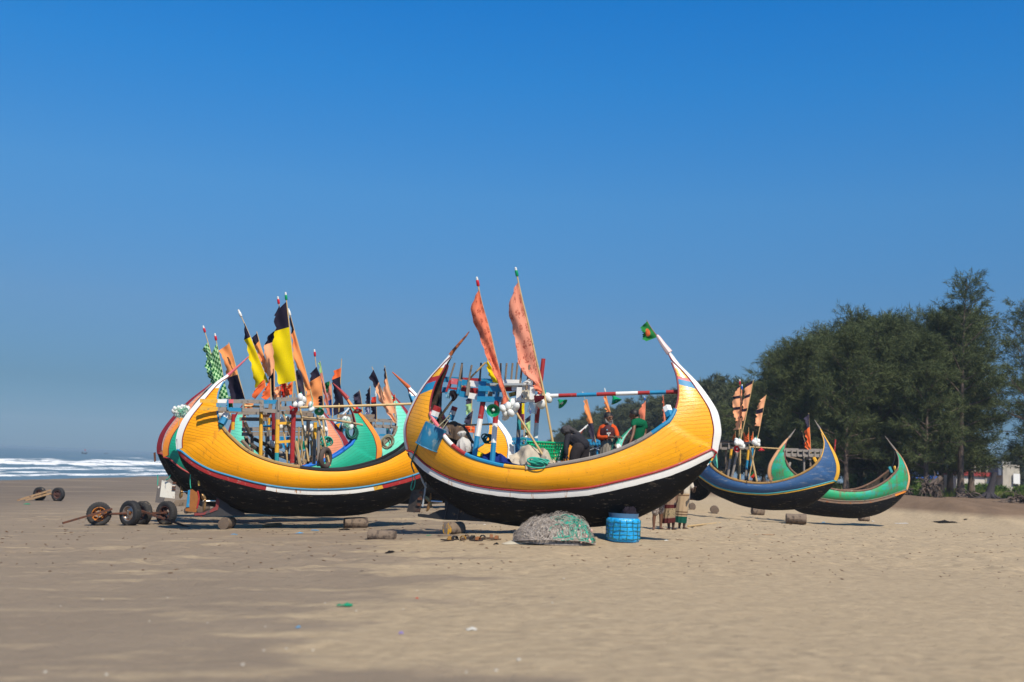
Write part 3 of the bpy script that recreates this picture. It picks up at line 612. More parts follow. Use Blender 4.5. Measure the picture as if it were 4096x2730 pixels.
poly(bA, [(225, 290), (440, 270), (375, 710), (130, 700)], 0, .04, 'rudder', rud, T4)
for x, y in ((395, 330), (372, 452), (345, 562), (332, 672)):
    poly(bA, [(x-30, y-22), (x+40, y-18), (x+35, y+24), (x-34, y+20)], -.035, .04, 'rudder_hinge', RUST, T4)
rod(bA, T4, [(492, 140), (470, 300), (425, 595)], .022, 0, 'rudder_stock', GREYP)
propeller(bA, T4, (560, 510), [((440, 400), .06), ((575, 345), .03), ((500, 690), .06), ((590, 615), .035)], [(560, 497), (795, 512)])
poly(bA, [(345, 735), (345, 785), (430, 800), (830, 848), (1110, 858), (1400, 872), (1700, 890), (2000, 940), (1900, 830), (1500, 700), (1200, 560), (900, 430), (852, 470), (850, 650), (760, 662), (650, 705), (540, 755), (460, 740)], 0, .075, 'skeg', mat('tarred_wood', (.014, .014, .016), .6, .3, 6, (.16, .1, .05), (.6, .7), 9, bmp=.3), T4)
for x0, y0, x1, y1 in ((905, 500, 835, 855), (1115, 650, 1072, 865)):
    rod(bA, T4, [(x0, y0, -.06), (x1, y1, -.06)], .014, 0, 'skeg_strap', IRON)
rod(bA, T4, [(380, -40), (400, 40), (440, 150), (495, 245)], .022, -.05, 'rudder_hose', mat('dirty_hose', (.4, .38, .33), .6, .2))
rod(bA, R4, [(345, 440, -.06), (390, 440, -.14), (470, 490, -.25), (560, 525, -.34), (645, 522, -.42)], .03, 0, 'bilge_hose', mat('white_hose', (.6, .58, .5), .5, .15))
rod(bA, S6, [(250, 1150, -.32), (180, 1330, -.2), (160, 1430, -.15), (200, 1540, -.1)], .018, 0, 'stern_rope', ROPE_D)
rod(bA, T4, [(235, 10, -.1), (232, 120, -.1), (205, 240, -.1), (222, 290, -.08), (265, 230, -.1), (285, 110, -.1), (268, 20, -.1)], .012, 0, 'stern_rope', ROPE_G)
rudB = mat('rudder_rust_and_blue', (.25, .09, .02), .85, .35, 9, (.015, .2, .38), (.56, .6), 3, bmp=.4)
poly(bB, [(895, 360), (1000, 340), (1090, 410), (1115, 370), (1150, 450), (1090, 885), (830, 850)], 0, .045, 'rudder', rudB, T3)
poly(bB, [(897, 362), (945, 352), (925, 760), (850, 765)], -.035, .02, 'rudder_edge', BLUEP, T3)
poly(bB, [(1040, 890), (1040, 970), (1600, 976), (2060, 965), (2300, 965), (2200, 900), (1900, 760), (1640, 500), (1560, 520), (1548, 740), (1250, 880)], 0, .07, 'skeg', mat('skeg_red_black', (.028, .027, .03), .6, .3, 6, (.2, .03, .03), (.66, .7), 5, bmp=.3), T3)
poly(bB, [(1045, 900), (1250, 895), (1400, 830), (1545, 745), (1552, 600), (1600, 560), (1640, 640), (1590, 830), (1400, 900), (1240, 950), (1045, 960)], -.045, .02, 'skeg_red_edge', mat('faded_red', (.20, .03, .03), .7, .3, 6, (.06, .05, .05), (.52, .6), 6, bmp=.3), T3)
propeller(bB, T3, (1290, 600), [((1215, 440), .075), ((1255, 880), .05), ((1335, 660), .03)], [(1250, 618), (1545, 618)])
rod(bB, T3, [(1120, 380), (1150, 560), (1105, 790)], .022, -.02, 'rudder_stock', REDP)
rod(bB, T3, [(955, -10), (948, 60), (945, 200), (960, 320)], .012, -.02, 'rudder_rope', ROPE_G)
rod(bB, R3, [(420, 520, -.1), (420, 480, -.12), (450, 440, -.2), (520, 425, -.28), (640, 442, -.38), (760, 436, -.45)], .028, 0, 'bilge_hose', mat('yellow_hose', (.55, .36, .08), .5, .2))
rod(bB, S4, [(285, 700, -.5), (150, 930, -.42), (5, 1165, -.3), (-60, 1290, -.2)], .012, 0, 'stern_rope', ROPE_T)
MB().ball(loc(bB, *S4(285, 680), -.5), (.07, .05, .09)).build('rope_knot', ROPE_D, bB.root)
poly(bC, [(280, 130), (370, 140), (510, 210), (600, 200), (580, 560), (230, 520)], 0, .04, 'rudder', mat('white_rudder', (.62, .60, .55), .6, .1, 6, (.3, .16, .1), (.62, .7), 10, bmp=.2), T3)
for x, y in ((560, 190), (550, 285), (545, 345)): poly(bC, [(x-30, y-20), (x+60, y-18), (x+55, y+22), (x-34, y+20)], -.035, .03, 'rudder_hinge', RUST, T3)
propeller(bC, T3, (745, 400), [((722, 255), .05), ((705, 560), .07), ((770, 360), .05)], [(720, 400), (890, 405)])
poly(bC, [(590, 600), (1560, 540), (1545, 745), (850, 745), (600, 740), (555, 660)], 0, .06, 'skeg', WOOD, T3)
poly(bD, [(180, 260), (240, 280), (350, 540), (320, 640), (240, 665), (120, 650)], 0, .04, 'rudder', mat('grey_rudder', (.1, .09, .09), .6, .3, 6, (.55, .53, .5), (.64, .68), 9), T3)
poly(bD, [(30, 240), (48, 235), (52, 310), (36, 320)], -.04, .05, 'rudder_post', RUST, R3)
for b_, cv, pts in ((bD, T3, [(180, 0), (185, 130), (178, 250)]), (bC, T3, [(480, 0), (440, 80), (370, 125)])): rod(b_, cv, pts, .016, -.1, 'stern_rope', ROPE_G)
poly(bP, [(1745, 735), (1850, 740), (1830, 865), (1730, 855)], 0, .05, 'rudder', RUST, R6)
# ---------------------------------------------------------------- rigs built on the boats
RWB = [REDP, WHITEP, BLUEP, PINKP, GREYWOOD, YELP, TEALP]
def seg_rod(b, cv, p0, p1, r, y0, y1, cols, name, n=8):
    """straight painted pole, cols = list of (fraction end, material)"""
    a, c = loc(b, *cv(*p0), y0), loc(b, *cv(*p1), y1); fr = [0]+[x[0] for x in cols]; P = [a+(c-a)*t for t in fr]
    ms = []; [ms.append(x[1]) for x in cols if x[1] not in ms]
    return MB().tube(P, r, n, [ms.index(x[1]) for x in cols]).build(name, ms, b.root)
def rail(b, cv, p0, p1, w, h, y0, y1, cols, name='rail'):
    a, c = loc(b, *cv(*p0), y0), loc(b, *cv(*p1), y1); mb = MB(); t0 = 0; ms = []
    for t1, m in cols:
        if m not in ms: ms.append(m)
        mb.beam(a+(c-a)*t0, a+(c-a)*(t1), w, h, ms.index(m)); t0 = t1
    return mb.build(name, ms, b.root, smooth=False)
R_, W_P, B_, PK, GW, YL, TL = RWB
# large yellow boat
seg_rod(bA, S6, (1160, 535), (1035, 1310), .062, -.62, -.68, [(.33, R_), (.64, W_P), (1, B_)], 'post')
seg_rod(bA, S6, (1350, 540), (1285, 1385), .062, -.7, -.72, [(.37, R_), (.69, W_P), (1, B_)], 'post')
seg_rod(bA, S7, (398, 230), (352, 960), .055, .3, .3, [(.42, R_), (.78, W_P), (1, B_)], 'post')
seg_rod(bA, S6, (1670, 570), (1640, 1250), .05, .45, .45, [(.3, R_), (.55, TL), (.7, GW), (1, B_)], 'post')
seg_rod(bA, S6, (570, 180), (545, 760), .05, .3, .3, [(.4, B_), (1, BLACKP)], 'post')
K1 = [(.42, B_), (.78, R_), (1, B_)]
for p0, p1, y, c in (((545, 235), (1300, 272), .35, K1), ((492, 382), (1320, 408), .35, [(.25, B_), (.5, R_), (1, B_)]), ((715, 262), (1130, 312), -.55, [(.24, PK), (.36, GW), (.62, B_), (1, W_P)]), ((640, 400), (1110, 490), -.55, [(.3, B_), (.68, B_), (1, W_P)]), ((850, 385), (1110, 402), -.1, [(1, R_)])):
    rail(bA, S6, p0, p1, .05, .13, y, y, c)
for p0, p1, y, w, c in (((712, 250), (655, 415), -.52, .12, [(1, R_)]), ((845, 262), (812, 440), -.58, .12, [(1, B_)]), ((965, 280), (940, 465), -.6, .12, [(1, GW)]), ((880, 300), (875, 400), .3, .16, [(1, R_)]), ((1152, 265), (1130, 520), -.6, .17, [(1, B_)]), ((1372, 310), (1348, 530), -.66, .17, [(1, B_)]), ((1260, 390), (1255, 490), .1, .1, [(1, GW)])):
    rail(bA, S6, p0, p1, w, .05, y, y, c, 'rail_upright')
for p0, p1 in (((1105, 365), (1420, 378)), ((1080, 512), (1415, 518))): rail(bA, S6, p0, p1, .08, .12, -.7, -.7, [(1, B_)])
for p0, p1, y, c in (((1560, 366), (1916, 352), -.4, [(.5, W_P), (1, W_P)]), ((1465, 375), (1920, 372), .3, [(.4, R_), (.7, W_P), (1, R_)]), ((1520, 532), (1880, 520), -.4, [(1, W_P)]), ((1440, 270), (1690, 275), .4, [(.4, W_P), (1, W_P)])): rail(bA, S6, p0, p1, .05, .1, y, y, c)
for p0, p1, y, c in (((1668, 345), (1655, 535), -.45, W_P), ((1852, 345), (1838, 520), -.45, W_P)): rail(bA, S6, p0, p1, .12, .05, y, y, [(1, c)], 'rail_upright')
mbp = MB(); A0, A1 = loc(bA, *S6(1180, 322), -.5), loc(bA, *S6(1750, 322), -.5); B0, B1 = A0+np.array([.1, .95, .03]), A1+np.array([.1, .95, .03]); z_ = np.array([0, 0, .05])
mbp.add([A0, A1, B1, B0, A0+z_, A1+z_, B1+z_, B0+z_], [(3, 2, 1, 0), (4, 5, 6, 7), (0, 1, 5, 4), (1, 2, 6, 5), (2, 3, 7, 6), (3, 0, 4, 7)]); mbp.build('platform_roof', GREYP, bA.root, smooth=False)
for k, (p0, p1, y, c) in enumerate((((765, 8), (690, 240), -.52, GW), ((865, 20), (800, 390), -.6, GW), ((865, 8), (858, 240), .3, BLACKP), ((1000, 38), (950, 300), -.6, GW), ((1130, 8), (1112, 245), .3, BLACKP), ((1405, 12), (1398, 300), .3, GW), ((1487, 12), (1462, 300), .4, GW), ((1570, 10), (1545, 300), .4, GW), ((1640, 2), (1608, 310), .4, GW), ((1703, 35), (1670, 345), -.45, GW), ((1805, 35), (1755, 420), -.45, GW), ((1900, 50), (1860, 320), -.4, GW))):
    rod(bA, S6, [p0, p1], .024, y, 'stake', c if c is BLACKP else WOOD, 6)
rod(bA, R2, [(1505, 930), (1480, 1150), (1440, 1550)], .05, .1, 'post', REDP)
rod(bA, S6, [(1195, 0), (800, 400)], .022, -.3, 'bamboo_stay', BAMBOO); rod(bA, S6, [(800, 450, -.4), (700, 570, -.4), (545, 780, -.2)], .03, 0, 'tiller', BAMBOO2)
rod(bA, S6, [(850, 880), (1290, 862)], .022, .3, 'bamboo_stay', BAMBOO)
seg_rod(bA, S7, (135, 150), (2760, 65), .045, -.25, -.1, [(.08, R_), (.23, W_P), (.34, R_), (.46, B_), (.575, R_), (.705, W_P), (.775, R_), (.87, B_), (.96, R_), (1, GW)], 'painted_boom', 10)
seg_rod(bA, S6, (522, 615), (465, 770), .1, -.42, -.42, [(.42, R_), (.85, W_P), (1, B_)], 'mooring_post', 6)
seg_rod(bA, S6, (765, 620), (700, 800), .075, .3, .3, [(.3, R_), (.6, W_P), (1, B_)], 'mooring_post', 6)
seg_rod(bA, R5, (1475, 1085), (1520, 1200), .1, -.3, -.45, [(.5, W_P), (1, B_)], 'mooring_post', 6)
rod(bA, S6, [(740, 820, .2), (650, 900, .1), (560, 960, -.5)], .016, 0, 'mooring_rope', ROPE_T); rod(bA, S6, [(690, 740, .2), (600, 830, -.1), (510, 920, -.55)], .016, 0, 'mooring_rope', ROPE_T)
# left yellow boat
for p0, p1, r, y, c in (((822, 480), (815, 1090), .05, -.35, [(1, YL)]), ((985, 470), (990, 1160), .05, .25, [(1, REDD)]), ((1050, 360), (1030, 1170), .058, -.62, [(.3, GW), (.85, YL), (1, TL)]), ((1260, 490), (1236, 1215), .062, -.7, [(.96, R_), (1, GW)]), ((935, 580), (892, 1115), .045, .4, [(.3, YL), (1, GW)]), ((1455, 620), (1440, 1200), .05, .3, [(1, IRON)]), ((1550, 640), (1530, 1200), .05, -.2, [(.4, YL), (1, GW)]), ((1595, 700), (1590, 1230), .04, -.55, [(1, GW)]), ((450, 530), (440, 740), .05, .3, [(.5, R_), (1, YL)])):
    seg_rod(bB, S4, p0, p1, r, y, y, c, 'post')
for p0, p1, y in (((1040, 655), (1275, 645), -.66), ((1020, 908), (1258, 890), -.66), ((800, 690), (960, 690), 0)): rail(bB, S4, p0, p1, .05, .07, y, y, [(1, YL if y else B_)], 'ladder_rung')
for p0, p1, y, c in (((0, 350), (1060, 366), -.6, [(.22, YL), (.34, W_P), (.42, PK), (.7, GW), (.8, GW), (1, B_)]), ((0, 450), (1062, 490), -.62, [(.22, YL), (.36, GW), (.52, B_), (.78, GW), (1, GW)]), ((1020, 332), (1312, 330), -.5, [(1, GW)]), ((1010, 456), (1312, 440), -.55, [(1, GW)]), ((230, 490), (850, 480), .45, [(1, WOOD)]), ((250, 578), (460, 580), .45, [(1, WOOD)]), ((510, 512), (1500, 508), .4, [(1, GW)]), ((530, 596), (1640, 602), .4, [(1, WOOD)]), ((1150, 500), (1520, 540), .2, [(1, WOOD)])):
    rail(bB, S4, p0, p1, .045, .1, y, y, c)
for p0, p1, y, c in (((375, 335), (375, 470), -.66, B_), ((580, 342), (578, 495), -.66, GW), ((832, 345), (828, 495), -.66, GW), ((1055, 300), (1055, 480), -.66, GW), ((1150, 360), (1150, 450), -.3, GW), ((1275, 250), (1275, 450), .1, GW), ((955, 340), (940, 480), .3, WOOD)): rail(bB, S4, p0, p1, .1, .04, y, y, [(1, c)], 'rail_upright')
rod(bB, S5, [(170, 628), (900, 610), (1725, 580)], .036, -.75, 'bamboo_boom', BAMBOO, 10); rod(bB, S4, [(1370, 570), (1800, 610), (2190, 675)], .03, -.8, 'bamboo_boom', BAMBOO2, 10)
rod(bB, S4, [(600, 420), (850, 430)], .03, .1, 'bamboo_stay', BAMBOO)
for k, (p0, p1, y) in enumerate((((1105, 490), (1362, 1222), -.45), ((1120, 720), (1178, 1200), -.5), ((1270, 870), (1335, 1225), -.55), ((1292, 890), (1350, 1185), -.4), ((1470, 780), (1588, 1060), .1), ((1575, 530), (1748, 1228), -.6), ((1490, 880), (1502, 1110), .2), ((1400, 1020), (1375, 1200), .2), ((1180, 560), (1300, 1190), -.3), ((1650, 560), (1700, 1180), .3), ((1330, 700), (1310, 1130), .3))):
    rod(bB, S4, [p0, ((p0[0]+p1[0])/2+4, (p0[1]+p1[1])/2), p1], .026 if k % 3 else .03, y, 'bamboo_pole', BAMBOO if k % 2 else BAMBOO2, 7)
rod(bB, S4, [(870, 500), (915, 750), (960, 1050)], .008, -.4, 'rigging_line', IRON, 5)
seg_rod(bB, S4, (365, 520), (290, 660), .1, -.45, -.5, [(.4, W_P), (1, B_)], 'mooring_post', 6)
# platforms of the boats behind
def rack(b, cv, x0, x1, yt, yb, y, posts=4, c=GREYWOOD, c2=None, legs=None, dy=0):
    for yy in (yt, yb): rail(b, cv, (x0, yy), (x1, yy+dy), .05, .1, y, y, [(1, c2 or c)])
    for yy in (yt, yb): rail(b, cv, (x0+8, yy-12), (x1+8, yy-12+dy), .05, .08, y+.7, y+.7, [(1, c)])
    for k in range(posts):
        t = (k+.5)/posts; rail(b, cv, (x0+(x1-x0)*t, yt-3+dy*t), (x0+(x1-x0)*t, yb+4+dy*t), .07, .05, y-.05, y-.05, [(1, c)], 'rail_upright')
    for x, yl, m in legs or []: seg_rod(b, cv, (x, yb), (x, yl), .05, y+.2, y+.2, [(1, m)], 'post')
rack(bC, S4, 560, 1640, 735, 800, -.3, 6, WOOD, GREYWOOD, [(700, 1050, WOOD), (1440, 1100, IRON), (900, 1060, YELP)])
rack(bD, S4, 1840, 2340, 560, 615, -.3, 3, WOOD, None, [(1950, 760, BLUEP), (2300, 760, WOOD)])
rack(bM, S5, 1170, 1500, 810, 890, -.4, 3, GREYWOOD, None, [(1395, 1060, TEALP), (1490, 1060, WOOD), (1420, 1060, WHITEP)], 15)
rail(bM, S5, (1280, 1012), (1460, 1018), .05, .08, -.3, -.3, [(1, BLUEP)])
rack(bE, S6, 1560, 1900, 1075, 1130, -.3, 3, BLUEP, None, [(1620, 1290, BLUEP), (1880, 1180, WHITEP)])
rack(bI, S7, 1160, 1385, 840, 895, -.3, 5, BLUEP, None, [(1200, 1090, GREYWOOD), (1290, 1090, BLACKP), (1330, 1090, BLUEP)])
rod(bI, S7, [(1190, 910), (1375, 990)], .02, -.2, 'line', GREYP); rod(bI, S7, [(1200, 985), (1380, 930)], .02, -.2, 'line', GREYP)
rod(bI, S7, [(0, 880), (400, 890), (820, 903)], .03, .2, 'bamboo_boom', BAMBOO)
rack(bK, R7, 385, 690, 745, 795, -.3, 4, GREYWOOD, None, [(470, 1060, WOOD)])
rail(bK, R7, (400, 728), (560, 735), .8, .06, 0, 0, [(1, BLACKP)], 'platform_roof')
for p0, p1, r, y, c in (((522, 800), (487, 1055), .05, -.6, [(.35, YL), (1, GW)]), ((578, 810), (522, 1075), .05, -.65, [(1, GW)]), ((590, 740), (585, 1080), .03, -.2, [(1, BAMBOO2)]), ((602, 800), (600, 1085), .03, -.3, [(1, BAMBOO)]), ((680, 790), (650, 1070), .05, .3, [(.4, YL), (.7, B_), (1, GW)]), ((688, 780), (755, 1100), .04, -.5, [(1, BAMBOO)]), ((715, 780), (700, 960), .05, .4, [(1, B_)])): seg_rod(bK, R7, p0, p1, r, y, y, c, 'post')
rod(bK, R7, [(660, 780), (970, 798)], .03, -.3, 'bamboo_boom', BAMBOO)
rack(bL, R7, 1000, 1370, 812, 858, -.2, 7, GREYWOOD, None, [(1190, 1010, GREYWOOD), (1248, 960, WOOD)], 8)
rail(bL, R7, (930, 838), (1180, 905), .05, .06, .3, .3, [(1, WOOD)]); rail(bL, R7, (1225, 825), (1235, 900), .3, .1, 0, 0, [(1, GREYWOOD)], 'rail_upright')
seg_rod(bL, R7, (1480, 712), (1470, 830), .035, .2, .2, [(1, R_)], 'post')
for b_, cv, p0, p1, c in ((bL, R7, (1060, 925), (1040, 990), GREYWOOD), (bK, R7, (1280, 880), (1310, 935), YELP), (bL, R7, (1975, 965), (2000, 1020), TEALP), (bL, R7, (2025, 960), (2040, 1010), YELP)): seg_rod(b_, cv, p0, p1, .07, 0, -.1, [(1, c)], 'mooring_post', 6)
# sterns' inner posts and coils of rope
def coil(name, label, b, cv, p, rx, rz, y, m, n=7, group='rope coils hung on the boats'):
    c = loc(b, *cv(*p), y); mb = MB(); w = wor(b, c)
    for k in range(n):
        ph = random.uniform(0, 6.28); o = [random.gauss(0, .03) for _ in range(3)]; k1 = .75+.3*random.random(); tl = random.uniform(-.5, .5)
        mb.tube([(o[0]+rx*k1*math.cos(a), o[1]+.06*math.sin(a+ph)+.1*(k/n-.5), o[2]+rz*k1*math.sin(a)+tl*rx*math.cos(a)*.35) for a in np.linspace(0, 6.2832, 22)], .017, 5, caps=False)
    o = mb.build(name, m, loc=w, rot=(0, 0, -b.a)); return tag(o, label, 'rope coil', group)
coil('rope_coil', 'green rope coil hanging off the blue rail of the teal boat', bC, S5, (895, 980), .16, .2, -.5, ROPE_D, 12)
coil('rope_coil', 'small bright green rope coil inside the left yellow boat', bB, S5, (540, 1095), .12, .12, -.1, ROPE_G, 9)
coil('rope_coil', 'tan rope coil on the edge behind the left yellow boat', bC, S5, (1395, 1120), .17, .2, .3, ROPE_T, 11)
coil('rope_coil', 'green rope coil on the far edge of the large yellow boat', bA, S6, (1225, 1080), .1, .09, .55, ROPE_D, 8)
coil('rope_coil', 'blue rope ring hung on a rack behind the large yellow boat', bE, S6, (1720, 1115), .17, .17, -.5, TEALP, 6)
coil('rope_coil', 'flat heap of green rope under the tan cloth on the gunwale', bA, S7, (400, 1185), .2, .05, -.86, ROPE_G, 9)

for c_, pts in ((R_, [(1950, 348), (1982, 318), (2036, 336), (2008, 388)]), (YL, [(1926, 364), (1950, 348), (2008, 388), (1988, 416)]), (TEALP, [(1892, 386), (1926, 364), (1988, 416), (1962, 446)]), (W_P, [(1868, 402), (1892, 386), (1962, 446), (1940, 466)])): poly(bA, pts, -.055, .03, 'painted_nose_stripe', c_, R6)
for c_, pts in ((REDD, [(206, 300), (236, 276), (254, 290), (224, 338)]), (YL, [(224, 338), (240, 312), (262, 340), (250, 362)]), (TEALP, [(268, 360), (285, 330), (296, 345), (284, 386)])): poly(bA, pts, -.06, .03, 'painted_nose_stripe', c_, R4)
poly(bB, [(226, 122), (242, 122), (252, 180), (266, 248), (252, 262), (236, 205)], -.055, .02, 'stem_black_patch', BLACKP, R3)

for p0, p1, r, y, m in (((600, 640), (690, 830), .05, .2, DARKIN), ((560, 880), (680, 1010), .05, -.1, WOOD), ((720, 860), (1010, 1000), .05, .1, DARKIN), ((1050, 1035), (1400, 1165), .05, -.3, GREYWOOD), ((1040, 1075), (1380, 1200), .045, -.35, WOOD), ((620, 850), (640, 990), .05, .1, DARKIN), ((690, 940), (860, 1060), .06, -.1, DARKIN), ((1130, 1080), (1200, 960), .035, 0, WOOD), ((1640, 980), (1500, 1120), .05, .3, DARKIN), ((880, 980), (1000, 1130), .06, .2, DARKIN)):
    rod(bB, S4, [p0, p1], r, y, 'loose_timber', m, 8)
for k, (p0, p1, y) in enumerate((((1440, 760), (1420, 1190), -.1), ((1480, 900), (1560, 1150), .1), ((1345, 860), (1400, 1200), -.5), ((1255, 700), (1275, 1210), -.2), ((1610, 760), (1640, 1190), -.1), ((1210, 840), (1165, 1150), .2), ((1380, 720), (1360, 1150), .2), ((1530, 760), (1490, 1170), .3))):
    rod(bB, S4, [p0, p1], .022, y, 'bamboo_pole', BAMBOO if k % 2 else BAMBOO2, 6)
# ---------------------------------------------------------------- flags on bamboo poles
def cloth(name, col, pat=None, **k):
    if name in MATS: return MATS[name]
    if not pat: return mat(name, col, .85, .12, 3, bmp=.9, bs=7, bst=(1, 1, .5), trans=.3, spec=.1)
    m, n, b = _nodes(name); uv = N(n, 'ShaderNodeUVMap'); uv.uv_map = 'UVMap'
    mp = N(n, 'ShaderNodeMapping'); n.links.new(uv.outputs[0], mp.inputs[0])
    if pat == 'check':
        mp.inputs['Scale'].default_value = k['scale']; ck = N(n, 'ShaderNodeTexChecker'); ck.inputs['Scale'].default_value = 1.0
        ck.inputs['Color1'].default_value = c4(col); ck.inputs['Color2'].default_value = c4(k['col2']); n.links.new(mp.outputs[0], ck.inputs['Vector']); c = ck.outputs[0]
    elif pat == 'flower':
        mp.inputs['Scale'].default_value = k['scale']; v = N(n, 'ShaderNodeTexVoronoi'); v.inputs['Scale'].default_value = 1.0; v.inputs['Randomness'].default_value = .35; n.links.new(mp.outputs[0], v.inputs['Vector'])
        nn = N(n, 'ShaderNodeTexNoise'); nn.inputs['Scale'].default_value = 5.5; nn.inputs['Detail'].default_value = 4; n.links.new(mp.outputs[0], nn.inputs['Vector'])
        q = N(n, 'ShaderNodeMath', operation='MULTIPLY_ADD'); n.links.new(nn.outputs[0], q.inputs[0]); q.inputs[1].default_value = .75; q.inputs[2].default_value = -.375
        a = N(n, 'ShaderNodeMath', operation='ADD'); n.links.new(v.outputs['Distance'], a.inputs[0]); n.links.new(q.outputs[0], a.inputs[1])
        f = ramp(n, a.outputs[0], .33, .37, (1, 1, 1), (0, 0, 0)); g = ramp(n, nn.outputs[0], .42, .52)
        c = mix(n, mix(n, .85, 0.0, f), col, mix(n, g, k['col2'], sh(col, .8)))
    elif pat == 'disc':
        sp = N(n, 'ShaderNodeVectorMath', operation='DISTANCE'); mp.inputs['Scale'].default_value = k['scale']; n.links.new(mp.outputs[0], sp.inputs[0]); sp.inputs[1].default_value = k['c']
        c = mix(n, ramp(n, sp.outputs['Value'], .97, 1.0, (1, 1, 1), (0, 0, 0)), col, k['col2'])
    elif pat == 'camo':
        mp.inputs['Scale'].default_value = k['scale']; nn = N(n, 'ShaderNodeTexNoise'); nn.inputs['Scale'].default_value = 1; n.links.new(mp.outputs[0], nn.inputs['Vector']); c = mix(n, ramp(n, nn.outputs[0], .48, .52), col, k['col2'])
    n.links.new(c, b.inputs['Base Color']); b.inputs['Roughness'].default_value = .85; b.inputs['Specular IOR Level'].default_value = .1
    t = N(n, 'ShaderNodeBsdfTranslucent'); n.links.new(c, t.inputs[0]); mx = N(n, 'ShaderNodeMixShader'); mx.inputs[0].default_value = .25
    out = [x for x in n.nodes if x.type == 'OUTPUT_MATERIAL'][0]; n.links.new(b.outputs[0], mx.inputs[1]); n.links.new(t.outputs[0], mx.inputs[2]); n.links.new(mx.outputs[0], out.inputs[0]); MATS[name] = m; return m
ORC = cloth('orange_cloth', (.92, .33, .11)); PEC = cloth('light_orange_cloth', (.92, .43, .23)); NAV = cloth('dark_navy_cloth', (.022, .018, .035)); YEC = cloth('yellow_cloth', (.78, .60, .005))
RDC = cloth('red_orange_cloth', (.85, .16, .045)); RED_C = cloth('red_cloth', (.55, .04, .02)); GRC = cloth('green_cloth', (.01, .12, .04)); PKC = cloth('pink_cloth', (.72, .27, .20)); BLC = cloth('blue_cloth', (.02, .07, .25)); MAR = cloth('maroon_cloth', (.25, .04, .07)); LGC = cloth('pale_green_cloth', (.40, .62, .25)); COR = cloth('coral_cloth', (.85, .25, .14))
SLATE = cloth('slate_cloth', (.05, .043, .07))
CHG = cloth('green_check_cloth', (.012, .14, .035), 'check', scale=(5, 19, 1), col2=(.42, .68, .36)); CHP = cloth('purple_check_cloth', (.04, .03, .2), 'check', scale=(6, 12, 1), col2=(.6, .6, .66))
FLO = cloth('flowered_coral_cloth', (.80, .22, .12), 'flower', scale=(2.6, 12, 1), col2=(.34, .05, .03)); FLO2 = cloth('flowered_peach_cloth', (.82, .32, .21), 'flower', scale=(2.3, 7.5, 1), col2=(.40, .08, .05))
BAN = cloth('green_flag_with_red_disc', (.025, .21, .05), 'disc', scale=(4.3, 4.1, 1), c=(2.1, 2.15, 0), col2=(.60, .13, .04)); CAMO = cloth('camouflage_cloth', (.08, .09, .03), 'camo', scale=(3, 6, 1), col2=(.25, .09, .03))
FG = 'flags on bamboo poles'
def flag(label, Y, cv, pole, ps, fs, bands, lamp=None, pr=.022, pm=BAMBOO, wav=.075, pole2=None, name='flag', dy=-.04):
    """pole: photo points tip to foot; ps / fs: the cloth's edge along the pole and its free edge, from the top down"""
    P = [at(*cv(*p), Y) for p in pole]; foot = P[-1]; e = empty(name, foot); tag(e, label, 'flag', FG)
    if len(P) > 1: MB().tube(cmr([p-foot for p in P], 14) if len(P) > 2 else [p-foot for p in P], [pr*.55+(pr*.45)*t for t in np.linspace(0, 1, 14)] if len(P) > 2 else pr, 7).build('pole', pm, e)
    n, k = 26, 9; A = cmr([cv(*p) for p in ps], n); B = cmr([cv(*p) for p in fs], n); ph = random.uniform(0, 6); rows = []; uv = []
    for i in range(n):
        r_ = []
        for j in range(k):
            s = j/(k-1); q = A[i]*(1-s)+B[i]*s; w = wav*math.sin(ph+s*5.2+i*.33)*s+wav*.55*math.sin(ph*2+i*.62-s*3.1)*s+dy
            jit = (math.sin(i*1.7+ph)*2.2+math.sin(i*.9)*1.8+random.gauss(0, .9))*(s**3)
            r_.append(at(q[0]+jit, q[1], Y+w)-foot); uv.append((s+.001, i/(n-1)))
        rows.append(r_)
    ms = [];
    for _, m in bands:
        if m not in ms: ms.append(m)
    def mi(i, j):
        t = (i+.5)/(n-1)
        for b1, m in bands:
            if t < b1: return ms.index(m)
        return ms.index(bands[-1][1])
    MB().grid(rows, mi, uv).build('cloth', ms, e)
    if lamp:
        d = (P[0]-P[1]); d = d/np.linalg.norm(d); q = P[0]-foot; mb = MB(); mb.tube([q-d*.14, q-d*.13, q-d*.02, q], [.03, .036, .036, .03], 8, [0, 0, 0]); mb.tube([q, q+d*.06, q+d*.08], [.026, .026, .005], 8, 1)
        mb.build('marker_light', [lamp, WHITEPL], e)
    return e
REDL, GRNL, BLUL = mat('red_plastic', (.5, .01, .02), .35, .1, bmp=0), mat('green_plastic', (.0, .25, .09), .35, .1, bmp=0), mat('blue_plastic', (.01, .1, .5), .35, .1, bmp=0)
flag('green checked flag on the left boat, leftmost of two', 33, R1, [(482, 365), (545, 590), (640, 1000)], [(517, 492), (545, 590), (590, 760), (618, 880)], [(463, 560), (506, 610), (500, 720), (548, 862)], [(1, CHG)], REDL)
flag('green checked flag nearest the yellow stern tip', 32.4, R1, [(585, 435), (640, 720), (690, 990), (720, 1150)], [(600, 500), (628, 660), (672, 860), (705, 990)], [(560, 570), (545, 640), (575, 800), (600, 1010)], [(1, CHG)], REDL)
flag('orange flag with wide black lower half beside the yellow stern tip', 31.2, R1, [(705, 495), (760, 680), (845, 1000), (880, 1150)], [(708, 502), (745, 620), (790, 800), (850, 1000)], [(617, 570), (662, 660), (690, 800), (722, 1010)], [(.56, ORC), (1, NAV)])
flag('leaning yellow flag with knotted black top and white light', 30.2, R1, [(800, 222), (900, 450), (1055, 850), (1110, 1010)], [(846, 320), (905, 460), (985, 660), (1056, 850)], [(842, 330), (852, 470), (905, 700), (944, 905)], [(.24, NAV), (1, YEC)], WHITEPL)
